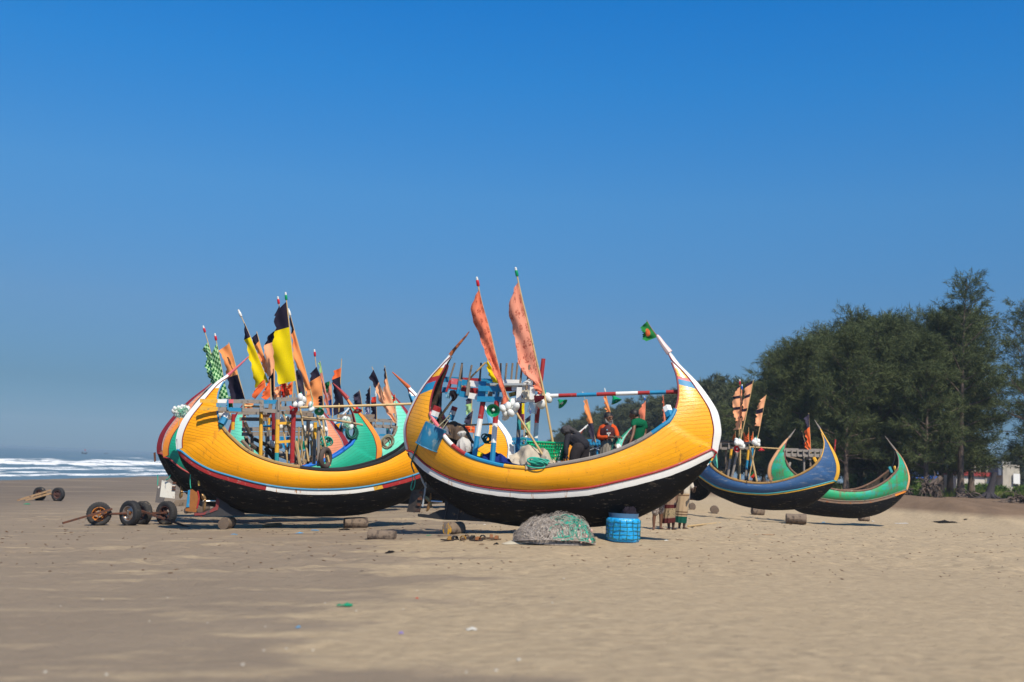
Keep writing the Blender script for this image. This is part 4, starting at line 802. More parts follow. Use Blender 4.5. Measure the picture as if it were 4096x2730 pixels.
flag('narrow orange flag with black top between two yellow flags', 31.4, R1, [(955, 398), (1010, 590), (1080, 780), (1120, 1000)], [(958, 412), (985, 510), (1030, 640), (1076, 750)], [(908, 455), (935, 520), (985, 650), (1056, 810)], [(.2, NAV), (1, ORC)])
flag('light orange flag with black peak half behind the big yellow flag', 31, R1, [(1127, 375), (1115, 700), (1112, 1000)], [(1126, 382), (1122, 560), (1115, 760), (1113, 1000)], [(1060, 435), (1027, 520), (1032, 640), (1090, 985)], [(.17, NAV), (1, PEC)])
flag('biggest yellow flag with black top, tallest on the left boat', 29.6, R1, [(1217, 68), (1265, 500), (1310, 850), (1420, 1560)], [(1220, 130), (1242, 330), (1270, 560), (1306, 838)], [(1165, 180), (1117, 262), (1124, 370), (1106, 440), (1108, 640), (1150, 872)], [(.31, NAV), (1, YEC)], GRNL, pr=.028, wav=.08)
flag('black topped flag peeping out behind the biggest yellow flag', 30.6, R1, [(1148, 105), (1175, 300), (1210, 700), (1240, 1000)], [(1160, 160), (1172, 240), (1185, 330)], [(1116, 255), (1140, 280), (1160, 330)], [(1, NAV)], REDL)
flag('long orange flag with black peak right of the biggest yellow flag', 30.9, R1, [(1245, 212), (1330, 520), (1395, 760), (1458, 1010)], [(1256, 250), (1310, 450), (1375, 680), (1442, 905)], [(1246, 290), (1272, 420), (1292, 640), (1402, 935)], [(.2, NAV), (1, ORC)], WHITEPL)
flag('slate grey flag hanging low under the long orange flag', 30.3, R1, [(1338, 730), (1390, 930), (1400, 1060)], [(1340, 735), (1368, 800), (1388, 985)], [(1304, 746), (1308, 850), (1330, 985)], [(1, SLATE)])
flag('small red orange pennant on the grey rail, left one', 29.3, S4, [(868, 60), (885, 200), (890, 340)], [(868, 62), (874, 120), (880, 160)], [(820, 90), (705, 265), (735, 340)], [(1, RDC)], wav=.03)
flag('small red orange pennant on the grey rail, right one', 29.2, S4, [(948, 50), (950, 180), (955, 340)], [(945, 80), (944, 180), (945, 295)], [(905, 130), (832, 290), (885, 345)], [(1, RDC)], wav=.03)
flag('black flag wrapped on a dark mast above the rail', 30.2, S4, [(985, -80), (985, 100), (985, 300)], [(984, -40), (985, 100), (985, 290)], [(960, 0), (930, 60), (950, 260)], [(1, NAV)], pm=IRON)
flag('bright red flag under the biggest yellow flag', 30.8, S4, [(1095, 60), (1140, 250), (1150, 420)], [(1180, 110), (1170, 180), (1140, 300)], [(1085, 120), (1092, 240), (1105, 310)], [(1, RED_C)])
flag('orange flag tucked beside the bamboo poles', 30.1, S4, [(1250, 60), (1245, 250), (1245, 420)], [(1245, 90), (1240, 180), (1240, 260)], [(1195, 120), (1150, 210), (1140, 300)], [(1, RDC)])
flag('hanging light orange cloth behind the grey rail', 30.9, S4, [(1080, 120), (1085, 260), (1085, 430)], [(1078, 150), (1082, 260), (1086, 420)], [(1010, 170), (1005, 280), (1010, 415)], [(1, PEC)])
flag('bundled orange flag with black corner below the red tipped pole', 33, R1, [(1475, 578), (1497, 800), (1505, 1010), (1510, 1150)], [(1492, 712), (1530, 810), (1548, 930), (1560, 1065)], [(1437, 775), (1432, 860), (1390, 990), (1372, 1060)], [(.25, NAV), (.8, ORC), (1, ORC)], REDL)
flag('black square of cloth under the bundled orange flag', 32.5, R1, [(1545, 930), (1550, 1000), (1552, 1120)], [(1545, 972), (1548, 1010), (1550, 1070)], [(1510, 975), (1512, 1020), (1515, 1070)], [(1, NAV)])
flag('thin faded pink flag with pale green top wrapped on its pole', 34, R1, [(1522, 660), (1560, 860), (1610, 1150)], [(1527, 668), (1552, 820), (1592, 1000), (1612, 1142)], [(1510, 680), (1532, 830), (1566, 1010), (1584, 1140)], [(.22, LGC), (1, PKC)])
flag('small dark green flag behind the pink one', 36, R1, [(1612, 838), (1606, 960), (1600, 1100)], [(1610, 842), (1606, 890), (1598, 940)], [(1564, 855), (1572, 900), (1578, 955)], [(1, GRC)])
flag('pink over blue flag beside the black and red flag', 35.5, R1, [(1625, 855), (1630, 1000), (1634, 1170)], [(1622, 865), (1628, 1000), (1633, 1150)], [(1594, 900), (1590, 1010), (1600, 1150)], [(.5, PKC), (1, BLC)])
flag('tall black flag with red top behind the teal bow', 34.6, R1, [(1717, 640), (1710, 760), (1702, 900), (1690, 1170)], [(1712, 722), (1705, 860), (1728, 990), (1742, 1110)], [(1650, 748), (1634, 840), (1652, 980), (1640, 1155)], [(.19, RDC), (1, NAV)])
flag('slate flag on a slanting pole between the teal and mint bows', 38, R1, [(1875, 920), (1890, 1000), (1905, 1130)], [(1877, 925), (1890, 990), (1898, 1052)], [(1818, 968), (1828, 1020), (1830, 1060)], [(1, SLATE)])
flag('narrow slate flag with purple checked hem', 38.5, R1, [(1972, 885), (1970, 1000), (1968, 1180)], [(1972, 895), (1972, 1010), (1970, 1165)], [(1948, 920), (1936, 1000), (1928, 1140)], [(.6, SLATE), (1, CHP)])
flag('small black flag with red top left of the twin orange flags', 39, R1, [(2022, 945), (2026, 1060), (2030, 1200)], [(2025, 980), (2028, 1080), (2030, 1182)], [(1983, 988), (1984, 1080), (1986, 1180)], [(.25, RED_C), (1, NAV)], WHITEPL)
flag('light orange flag with black peak, left of the twins by the mint bow', 38, R1, [(1988, 712), (2050, 860), (2130, 1040), (2205, 1220)], [(2002, 738), (2040, 820), (2100, 980), (2205, 1200)], [(1962, 812), (2008, 880), (2050, 1000), (2140, 1150), (2190, 1215)], [(.24, NAV), (1, PEC)])
flag('light orange flag with knotted black peak, right of the twins by the mint bow', 37.6, R1, [(2102, 702), (2130, 850), (2170, 1020), (2205, 1200)], [(2106, 712), (2128, 860), (2165, 1000), (2206, 1130)], [(2094, 740), (2100, 860), (2092, 960), (2130, 1130)], [(.25, NAV), (1, PEC)])
flag('small red flag edge beside the grey stem tip', 39.5, R1, [(2195, 955), (2198, 1050), (2200, 1150)], [(2194, 957), (2197, 990), (2198, 1010)], [(2178, 975), (2174, 1010), (2176, 1040)], [(1, RED_C)])
for i, (p, q, r_) in enumerate((((595, 480), (520, 330), 'orange cloth dangling below the left end of the rail'), ((700, 520), (770, 400), 'orange rag hanging under the middle of the rail'))):
    flag(r_, 30.4+i*.3, S4, [(q[0]+80, q[1]+30), (q[0]+90, q[1]+300)], [(q[0]+200, q[1]+50), (q[0]+190, q[1]+110), (q[0]+140, q[1]+200)], [(q[0]+90, q[1]+40), (q[0]+80, q[1]+140), (q[0]+110, q[1]+215)], [(1, ORC)])
flag('small dark green flag left of the rail under the checked flags', 31.8, S4, [(440, 255), (435, 420), (432, 500)], [(440, 262), (440, 350), (436, 430)], [(380, 310), (370, 380), (360, 450)], [(.4, LGC), (1, GRC)])
flag('long flowered coral flag with dark border on the large yellow boat', 24.6, R2, [(866, 172), (905, 380), (985, 660), (1085, 1080), (1150, 1290), (1520, 1568+330)], [(884, 265), (915, 400), (970, 590), (1040, 880), (1105, 1120), (1165, 1345)], [(848, 320), (806, 430), (818, 530), (890, 720), (945, 880), (1030, 1080), (1100, 1250), (1094, 1388)], [(1, FLO)], REDL, pr=.028, wav=.09)
flag('tallest flag, peach with large dark flowers, on the large yellow boat', 24.8, R2, [(1241, 78), (1290, 320), (1360, 600), (1440, 960), (1510, 1270), (1650, 2050)], [(1258, 195), (1300, 380), (1370, 680), (1430, 950), (1488, 1200)], [(1225, 245), (1176, 400), (1186, 560), (1238, 780), (1250, 930), (1320, 1080), (1440, 1190)], [(1, FLO2)], GRNL, pr=.03, wav=.1)
flag('yellow cloth hanging behind the flowered coral flag', 25, R2, [(960, 930), (1010, 1060), (1060, 1200)], [(965, 950), (1010, 1020), (1060, 1100), (1095, 1190)], [(955, 970), (968, 1060), (1010, 1140), (1060, 1195)], [(1, YEC)])
flag('orange lower end of cloth tied at the painted post', 24.7, R2, [(1460, 1170), (1500, 1290)], [(1455, 1160), (1480, 1210), (1505, 1255)], [(1405, 1190), (1430, 1230), (1470, 1262)], [(1, COR)], wav=.02)
flag('black and pale green flag seen through the large boat', 43, S6, [(1003, 470), (1000, 600), (985, 900)], [(1003, 482), (996, 580), (990, 690)], [(940, 480), (920, 560), (926, 735)], [(.45, SLATE), (1, LGC)])
flag('black flag with sagging free edge seen through the large boat', 42, S6, [(1018, 650), (1000, 780), (985, 960)], [(1016, 676), (1005, 760), (985, 870)], [(960, 720), (905, 790), (900, 868)], [(1, SLATE)])
flag('red orange rag on the far side behind the black flag', 42.6, S6, [(1035, 870), (1030, 960), (1020, 1060)], [(1045, 890), (1045, 930), (1040, 985)], [(905, 885), (900, 930), (905, 970)], [(1, RDC)])
flag('yellow and maroon flag with camouflage hem behind the floats', 44, S7, [(188, 250), (184, 480), (178, 900)], [(185, 250), (182, 460), (178, 670)], [(140, 250), (122, 450), (118, 665)], [(.42, YEC), (.82, MAR), (1, CAMO)])
flag('black over light green flag with blue light behind the floats', 44.5, S7, [(282, 360), (276, 560), (262, 900)], [(286, 432), (280, 570), (270, 712)], [(196, 510), (208, 590), (206, 705)], [(.34, SLATE), (1, LGC)], BLUL)
flag('camouflage rag under the light green flag', 45, S7, [(255, 700), (250, 760), (250, 830)], [(255, 710), (252, 740), (250, 775)], [(200, 700), (196, 740), (190, 765)], [(1, CAMO)])
flag('orange flag with navy lower part behind the bending man', 54, S7, [(1106, 95), (1170, 300), (1240, 560), (1305, 860)], [(1170, 185), (1222, 400), (1262, 570), (1300, 858)], [(1118, 215), (1140, 380), (1190, 600), (1236, 850)], [(.57, ORC), (1, SLATE)], BLUL)
flag('orange flag rising behind the head of the bearded man', 54.5, S7, [(1447, 35), (1490, 220), (1535, 400), (1600, 700)], [(1462, 108), (1500, 240), (1538, 400)], [(1428, 110), (1445, 250), (1480, 402)], [(1, ORC)], WHITEPL)
flag('coral flag standing behind the boy in green', 58, R5, [(1222, 975), (1230, 1100), (1205, 1420)], [(1234, 1015), (1230, 1120), (1224, 1230)], [(1190, 1060), (1158, 1140), (1180, 1240), (1185, 1420)], [(1, COR)], BLUL)
flag('slim coral flag by the bow of the large yellow boat', 58.5, R5, [(1428, 930), (1445, 1080), (1460, 1280)], [(1434, 938), (1448, 1080), (1460, 1255)], [(1424, 960), (1432, 1100), (1426, 1268)], [(1, COR)])
ST = [(.04, NAV), (.28, PEC), (.36, NAV), (.62, PEC), (.70, NAV), (1, PEC)]; ST2 = [(.10, NAV), (.34, PEC), (.40, NAV), (.70, PEC), (.76, NAV), (1, PEC)]
flag('orange flag with black stripes, left of the three on the blue boat', 44.6, R7, [(598, 175), (598, 400), (590, 760)], [(600, 215), (600, 400), (598, 540)], [(575, 235), (534, 340), (538, 450), (556, 542)], ST, REDL, wav=.06)
flag('short orange flag hanging below the left striped flag', 44.8, R7, [(618, 220), (614, 420), (606, 760)], [(620, 240), (618, 420), (614, 615)], [(606, 260), (600, 440), (545, 625)], [(.36, PEC), (.42, NAV), (.68, PEC), (.74, NAV), (1, PEC)], BLUL)
flag('orange flag with black stripes, middle and tallest on the blue boat', 44.4, R7, [(724, 160), (690, 330), (640, 560), (590, 780)], [(718, 168), (695, 290), (668, 420), (634, 540)], [(650, 205), (640, 310), (622, 410), (618, 540)], ST2, wav=.06)
flag('orange flag with one black stripe, right of the three on the blue boat', 44.3, R7, [(842, 300), (812, 440), (770, 660), (742, 780), (680, 1080)], [(838, 305), (818, 410), (800, 510), (785, 590)], [(786, 350), (754, 440), (748, 510), (736, 585)], [(.42, PEC), (.55, NAV), (1, PEC)], wav=.06)
for i, (x, y, w, l) in enumerate(((552, 640, 40, 'leftmost small orange pennant on the blue boat'), (628, 645, 38, 'small orange pennant between the two float clusters'), (676, 640, 16, 'narrow orange pennant on a stick on the blue boat'), (716, 640, 20, 'small orange pennant beside the right float cluster'))):
    flag(l, 45.2+.2*i, R7, [(x+4, y-40 if i == 2 else y-5), (x+6, y+60), (x+8, y+160)], [(x+4, y), (x+5, y+50), (x+6, y+95)], [(x-4, y+25), (x-w*.6, y+70), (x-w*.5, y+105)] if i != 1 else [(x+10, y+10), (x+40, y+60), (x+35, y+100)], [(1, RDC)], wav=.03, pr=.015)
flag('black over red flag above the green boat', 49.3, R7, [(1233, 468), (1242, 620), (1252, 840)], [(1236, 475), (1242, 600), (1252, 810)], [(1188, 520), (1214, 600), (1198, 640), (1222, 740), (1244, 812)], [(.36, SLATE), (1, RDC)])
flag('smaller dark and red flag left of the black over red flag', 49.7, R7, [(1168, 632), (1195, 720), (1235, 830)], [(1172, 642), (1196, 720), (1232, 790)], [(1166, 655), (1192, 760), (1232, 815)], [(.6, SLATE), (1, RDC)])
flag('green flag with a red disc at the tip of the bow', 25.05, R5, [(1245, 92), (1300, 185), (1378, 292)], [(1250, 102), (1300, 185), (1364, 284)], [(1172, 178), (1204, 240), (1200, 300), (1238, 332)], [(1, BAN)], pm=mat('thin_brown_stick', (.3, .13, .06), .6, .2), pr=.014, wav=.05)
flag('red and green cloth hung by the striped boat poles', 45.5, R7, [(720, 950), (722, 1000), (724, 1060)], [(722, 990), (735, 1030), (738, 1050)], [(690, 1040), (700, 1060), (715, 1075)], [(.5, GRC), (1, RED_C)], wav=.02)
# ---------------------------------------------------------------- floats, lamps
NETG = mat('green_net_cord', (.2, .5, .35), .8, .2)
def floats(label, Y, cv, pts, r, net=False):
    c0 = np.mean([at(*cv(*p[:2]), Y) for p in pts], axis=0); e = empty('float_cluster', c0); tag(e, label, 'floats', 'bunches of white net floats')
    for p in pts:
        q = at(*cv(*p[:2]), Y+random.uniform(-.08, .08))-c0; r = r; rot = Matrix.Rotation(random.uniform(-.8, .8), 3, 'Y') @ Matrix.Rotation(random.uniform(-.6, .6), 3, 'X')
        MB().ball(q, (r*.62, r*.62, r*.84), 0, 14, 9, rot).build('float', WHITEPL, e)
    if net:
        mb = MB()
        for k in range(26):
            a = pts[random.randrange(len(pts))]; b_ = pts[random.randrange(len(pts))]; A, B = at(*cv(*a[:2]), Y-.12)-c0, at(*cv(*b_[:2]), Y-.12)-c0
            mb.tube([A, (A+B)/2+np.array([random.gauss(0, .06), -.05, random.gauss(0, .06)]), B+np.array([0, 0, random.gauss(-.05, .1)])], .006, 4)
        mb.build('net', NETG, e)
    else: MB().tube([np.array([0, .03, .25]), np.array([.02, 0, .1]), np.zeros(3)], .012, 5).build('tie', ROPE_G, e)
floats('large bunch of egg shaped white floats on the tan bamboo poles', 24.3, S6, [(1430, 642), (1505, 612), (1560, 562), (1622, 617), (1590, 665), (1466, 697), (1545, 707), (1475, 760)], .12)
floats('two white floats tied at the painted boom end', 24.9, S7, [(560, 165), (450, 255)], .16)
floats('white floats wrapped in green net outside the left yellow boat', 31.5, R1, [(225, 1090), (260, 1085), (290, 1075), (318, 1078), (340, 1088), (240, 1115), (285, 1105), (320, 1115), (262, 1142), (298, 1145), (230, 1135), (215, 1112)], .105, True)
floats('white floats high on the bamboo poles of the left yellow boat', 29.2, S4, [(1348, 300), (1392, 338), (1336, 352), (1372, 368), (1290, 398), (1348, 400)], .13)
floats('white floats hung mid height behind the yellow ladder', 29.8, S4, [(1172, 605), (1108, 612), (1085, 688), (1125, 680), (1208, 668), (1150, 640)], .12)
floats('dirty white floats at the foot of the dark red post', 29.6, S4, [(960, 925), (1000, 945), (1068, 952), (1030, 925)], .12)
floats('pair of white floats on the bamboo boom', 29, S4, [(1490, 400), (1500, 465)], .11)
floats('white floats below the green lamp on the left', 30.4, S4, [(1620, 560), (1640, 572), (1605, 545)], .12)
floats('white floats netted in green by the teal bow', 33, S4, [(1940, 595), (1990, 605), (1960, 650), (2010, 665), (1935, 680), (2030, 700), (1985, 690)], .12, True)
floats('row of white floats far inside the left yellow boat', 32.5, S4, [(1400, 720), (1440, 740), (1490, 700), (1505, 740), (1640, 720), (1660, 740), (1690, 735)], .11)
floats('white floats left of the tiller of the left yellow boat', 30.6, S4, [(255, 530), (275, 545)], .13)
floats('left bunch of white floats on the blue boat', 44.2, R7, [(570, 722), (590, 745), (565, 745), (610, 755), (605, 772), (628, 778), (600, 728), (618, 748)], .14)
floats('right bunch of white floats on the blue boat', 44.2, R7, [(742, 718), (768, 730), (742, 745), (765, 755), (725, 738), (755, 735)], .14)
floats('two white floats beside the bearded man', 26.4, S7, [(1638, 942), (1670, 930)], .09)
floats('few white floats by the blue rope ring', 45, S6, [(1710, 1040), (1750, 1045), (1828, 1062), (1812, 1098)], .12)
def lamp(label, Y, cv, tipp, mouth, r, m, group='cone lamps hung from the booms'):
    """cone shade: narrow end at tipp, mouth centre given"""
    A, B = at(*cv(*tipp), Y), at(*cv(*mouth[:2]), Y+mouth[2]); d = Vector(B-A); L = d.length; e = empty('cone_lamp', A); tag(e, label, 'lamp', group)
    rot = d.to_track_quat('Z', 'Y').to_matrix()
    mb = MB(); mb.lathe([(.02, 0), (.03, .02*L), (.035, L*.3), (r*.96, L*.97), (r, L), (r*.95, L*.98), (.03, L*.35)], (0, 0, 0), rot, 22); mb.build('shade', m, e)
    c = rot @ Vector((0, 0, L*.68)); MB().ball(c, .04).build('bulb', WHITEPL, e)
lamp('green cone lamp facing the viewer on the red and white post', 24.2, S6, (1310, 640), (1298, 672, -.16), .15, GRNL)
lamp('green cone lamp hanging from the painted boom, nearest its left end', 24.7, S7, (722, 195), (790, 262, -.05), .135, GRNL)
lamp('green cone lamp hanging from the painted boom, nearest the bow', 24.8, S7, (1575, 120), (1632, 230, -.03), .135, GRNL)
lamp('red cone lamp at the left end of the bamboo boom', 29, S4, (1210, 425), (1262, 488, -.08), .13, REDL)
lamp('green cone lamp hanging from the middle of the bamboo boom', 29, S4, (1615, 445), (1603, 500, -.12), .13, GRNL)
lamp('red cone lamp hanging from the right part of the bamboo boom', 29.1, S4, (2108, 440), (2118, 490, -.05), .12, REDL)
lamp('red cone lamp facing the viewer on the blue boat', 44.4, R7, (568, 795), (572, 798, -.15), .14, REDL)
lamp('red cone lamp hanging from the pole of the blue boat', 44.6, R7, (795, 785), (797, 815, -.02), .14, REDL)
# ---------------------------------------------------------------- things lying on the sand
LOGM = mat('log_bark', (.17, .125, .09), .9, .35, 5, (.07, .05, .04), (.5, .62), 8, bmp=.6, bs=14, bst=(1, 1, .3))
LOGE = mat('log_end_grain', (.14, .10, .072), .9, .35, 7, (.12, .09, .07), (.5, .6), 10, bmp=.4)
LOGY = mat('log_end_yellow_paint', (.22, .17, .13), .9, .3, 7, (.72, .36, .02), (.53, .56), 9, (3, 1, .5), bmp=.3)
def log(label, px, py, L, r, yaw, endm=None, roll=0):
    """log whose near end's foot is at the photo point; yaw turns its axis away from straight back, towards the right"""
    f = G(px, py); d = np.array([math.sin(R(yaw)), math.cos(R(yaw)), 0]); e = empty('log', f); tag(e, label, 'log', 'rollers and logs under and beside the boats')
    side = np.array([d[1], -d[0], 0]); rows = []; n = 22; k = 8; ph = [random.uniform(0, 6) for _ in range(3)]
    for i in range(k+1):
        u = i/k; c = d*L*u+np.array([0, 0, r*.93]); ring = []
        for j in range(n+1):
            a = 2*math.pi*(j % n)/n; q = r*(1+.06*math.sin(2*a+ph[0])+.04*math.sin(3*a+ph[1]+u*2)+.05*math.sin(u*5+ph[2]))*(1-.07*(u in (0, 1)))
            ring.append(c+side*q*math.cos(a)+np.array([0, 0, q*math.sin(a)]))
        rows.append(ring)
    MB().grid(rows).build('bark', LOGM, e)
    for u, m in ((0, endm or LOGE), (k, LOGE)):
        c = rows[u][0]*0+np.mean(rows[u][:-1], axis=0); rr = [[c+(p-c)*t+d*((-.004-.012*(1-t)) if u == 0 else .004) for p in rows[u]] for t in (1, .66, .33, .03)]
        MB().grid(rr if u else [q[::-1] for q in rr]).build('end_face', m, e)
    return e
log('round log with yellow painted end under the skeg of the large yellow boat', 1786, 2145, .5, .15, 38, LOGY)
log('stubby upright looking log under the skeg of the left yellow boat', 892, 2119, .5, .165, 8)
log('thick log chocked under the middle of the left yellow boat', 1376, 2112, .62, .16, 72)
log('free log lying on the sand between the two yellow boats', 1472, 2158, .62, .115, 97)
log('end on log under the stern of the blue boat', 2858, 2055, .6, .2, 10)
log('log chocked under the middle of the blue boat', 3008, 2059, .6, .2, 80)
log('free log on the sand in front of the blue boat', 3144, 2096, .72, .2, 98)
log('short log wedged under the green boat', 3436, 2084, .5, .16, 82)
log('dark log behind the wheels under the teal boat', 800, 2052, .5, .16, 10)
log('half hidden log left of the one under the teal boat', 742, 2052, .5, .12, 40)
log('log beyond the legs under the mint boat', 2770, 2040, .5, .17, 5)
DRIFT = mat('driftwood', (.30, .19, .10), .85, .3, 6, (.14, .09, .06), (.5, .62), 8, bmp=.5, bst=(1, 1, .3))
def stick(label, px, py, dx, dy, r0, r1, m=DRIFT, lift=0.0, nm='driftwood', cat='driftwood'):
    a = G(px, py); b = G(px+dx, py+dy) if not lift else at(px+dx, py+dy, a[1]+lift); z = np.array([0, 0, r0*.7]); mid = (b-a)/2+np.array([0, 0, r0*.25])
    o = MB().tube(cmr([z, mid+z, b-a+z], 8), [r0+(r1-r0)*i/7 for i in range(8)], 8).build(nm, m, loc=a); return tag(o, label, cat)
stick('short brown driftwood block in front of the left yellow boat', 1052, 2112, 68, -4, .05, .075)
stick('long tan bamboo stick lying right of the wading legs', 2752, 2113, 128, -18, .03, .026, BAMBOO)
stick('flat tan stick half buried on the right sand', 3020, 2146, 76, 1, .014, .01)
stick('thin dark twig on the sand before the green log', 3490, 2110, 50, 2, .012, .008, WOOD)
def slab(label, px, py, w, d, h, m, cat='plank', nm='plank'):
    f = G(px, py); mb = MB(); mb.beam(np.array([-w/2, 0, h/2]), np.array([w/2, .05, h/2]), d, h); o = mb.build(nm, m, loc=f, smooth=False); return tag(o, label, cat)
slab('flat board under the yellow painted log', 1800, 2147, .55, .12, .03, WOOD)
# wheels and carts
TYRE = mat('sandy_tyre', (.018, .018, .02), .75, .3, 5, (.27, .2, .14), (.6, .72), 7, bmp=.3, bs=40)
TYRE2 = mat('sand_caked_tyre', (.03, .028, .028), .85, .3, 5, (.2, .155, .11), (.62, .72), 5, bmp=.4, bs=40)
RIM_O = mat('orange_rusty_rim', (.45, .15, .015), .6, .4, 9, (.06, .03, .02), (.5, .58), 12, bmp=.3)
RIM_S = mat('worn_chrome_rim', (.45, .42, .38), .35, .2, 6, (.3, .11, .03), (.5, .6), 9, metal=.8, bmp=.2)
RIM_R = mat('dark_rust_rim', (.09, .035, .025), .8, .4, 9, (.03, .02, .02), (.5, .6), 12, bmp=.4)
def wheel(parent, c, dia, yaw, rimm, tyre=TYRE, spokes=False, lugs=True):
    """axis turned yaw degrees from facing the viewer; + = the outer face looks towards the viewer's left"""
    Rr = dia/2; w = Rr*.62; ax = Vector((-math.sin(R(yaw)), -math.cos(R(yaw)), 0)); rot = ax.to_track_quat('Z', 'Y').to_matrix()
    prof = [(Rr*.60, w*.40), (Rr*.70, w*.5), (Rr*.86, w*.5), (Rr*.96, w*.42), (Rr, w*.30), (Rr, w*.17), (Rr*.975, w*.16), (Rr*.975, w*.10), (Rr, w*.09), (Rr, -w*.09), (Rr*.975, -w*.1), (Rr*.975, -w*.16), (Rr, -w*.17), (Rr, -w*.3), (Rr*.96, -w*.42), (Rr*.86, -w*.5), (Rr*.70, -w*.5), (Rr*.60, -w*.40)]
    mb = MB(); mb.lathe(prof[::-1], c, rot, 44)
    if lugs:
        for k in range(30):
            a = 2*math.pi*k/30
            for sd in (1, -1):
                p = [rot @ Vector((Rr*q*math.cos(a+da), Rr*q*math.sin(a+da), sd*w*z)) for q, da, z in ((.9, -.06, .5), (.9, .06, .5), (1.012, .06, .30), (1.012, -.06, .30))]
                p2 = [rot @ Vector((Rr*q*math.cos(a+da), Rr*q*math.sin(a+da), sd*w*z)) for q, da, z in ((.9, -.06, .53), (.9, .06, .53), (1.03, .055, .33), (1.03, -.055, .33))]
                V = [tuple(np.array(c)+np.array(q)) for q in p+p2]; mb.add(V, [(4, 5, 6, 7), (0, 4, 7, 3), (1, 2, 6, 5), (3, 7, 6, 2)] if sd > 0 else [(7, 6, 5, 4), (3, 7, 4, 0), (5, 6, 2, 1), (2, 6, 7, 3)])
    o = mb.build('wheel', tyre, parent); rm = MB()
    rm.lathe([(Rr*.61, w*.42), (Rr*.58, w*.44), (Rr*.53, w*.40), (Rr*.50, w*.20)] + ([(Rr*.49, -w*.3)] if spokes else [(Rr*.44, w*.12), (Rr*.36, w*.20), (Rr*.2, w*.22), (Rr*.18, w*.34), (Rr*.02, w*.35)]), c, rot, 30)
    if spokes:
        rm.lathe([(Rr*.16, -w*.1), (Rr*.16, w*.3), (Rr*.12, w*.34), (Rr*.01, w*.34)], c, rot, 14); rm.lathe([(Rr*.5, -w*.2), (Rr*.3, -w*.22)], c, rot, 24)
        for k in range(6):
            a = 2*math.pi*k/6+.3; p0 = rot @ Vector((Rr*.12*math.cos(a), Rr*.12*math.sin(a), w*.15)); p1 = rot @ Vector((Rr*.52*math.cos(a), Rr*.52*math.sin(a), w*.1)); rm.beam(np.array(c)+np.array(p0), np.array(c)+np.array(p1), Rr*.1, Rr*.05)
    else:
        for k in range(8):
            a = 2*math.pi*k/8; p0 = rot @ Vector((Rr*.29*math.cos(a), Rr*.29*math.sin(a), w*.2)); p1 = rot @ Vector((Rr*.29*math.cos(a), Rr*.29*math.sin(a), w*.25)); rm.tube([np.array(c)+np.array(p0), np.array(c)+np.array(p1)], Rr*.035, 6)
    rm.build('rim', rimm, o); return o
def cart(label, base, wheels, bars, name='boat_cart'):
    b0 = G(*base); e = empty(name, b0); tag(e, label, 'cart', 'two wheeled carts for moving boats'); Y = b0[1]; pts = []
    for (cx, cy, hpx, yaw, rm, ty, sp) in wheels:
        dia = hpx*Y/FPX; c = at(cx, cy, Y+(0.0 if len(pts) == 0 else .0)); c[2] = tz(c[0], c[1])+dia*.48; pts.append(c-b0); wheel(e, tuple(c-b0), dia, yaw, rm, ty, sp)
    d = pts[1]-pts[0]; MB().tube([pts[0]+d*.02, pts[1]-d*.02], .032, 8).build('axle', RUST, e)
    for (p0, p1, y0, y1, w, h, m, nm) in bars:
        a = at(*p0, Y+y0)-b0; c = at(*p1, Y+y1)-b0; MB().beam(a, c, w, h).build(nm, m, e, smooth=False)
    return e
cart('rusty boat cart with orange rimmed left wheel and long bar to the left', (460, 2102), [(397, 2046, 93, -22, RIM_O, TYRE2, True), (521, 2055, 99, 30, RIM_S, TYRE, False)], [(R8(735, 1158), R8(1318, 990), -.9, -.05, .05, .05, RUST, 'drawbar')])
cart('dark rusty boat cart with spoked right wheel and bar to the right', (620, 2098), [(571, 2050, 92, 34, RIM_R, TYRE2, False), (666, 2053, 93, 27, RIM_R, TYRE2, True)], [(R8(1640, 1005), R8(2235, 1212), -.2, -1.1, .05, .05, RUST, 'drawbar'), (R8(1740, 1050), R8(1960, 1030), -.12, -.2, .05, .05, RUST, 'axle_beam')])
cart('distant boat cart with two tan planks on the damp sand', (190, 2004), [(159, 1976, 54, 16, RIM_R, TYRE, False), (233, 1976, 54, 16, RIM_R, TYRE, False)], [(R8(200, 890), R8(598, 770), -.7, -.05, .14, .08, DRIFT, 'drawbar'), (R8(292, 890), R8(600, 805), -.7, -.08, .14, .08, DRIFT, 'drawbar')])
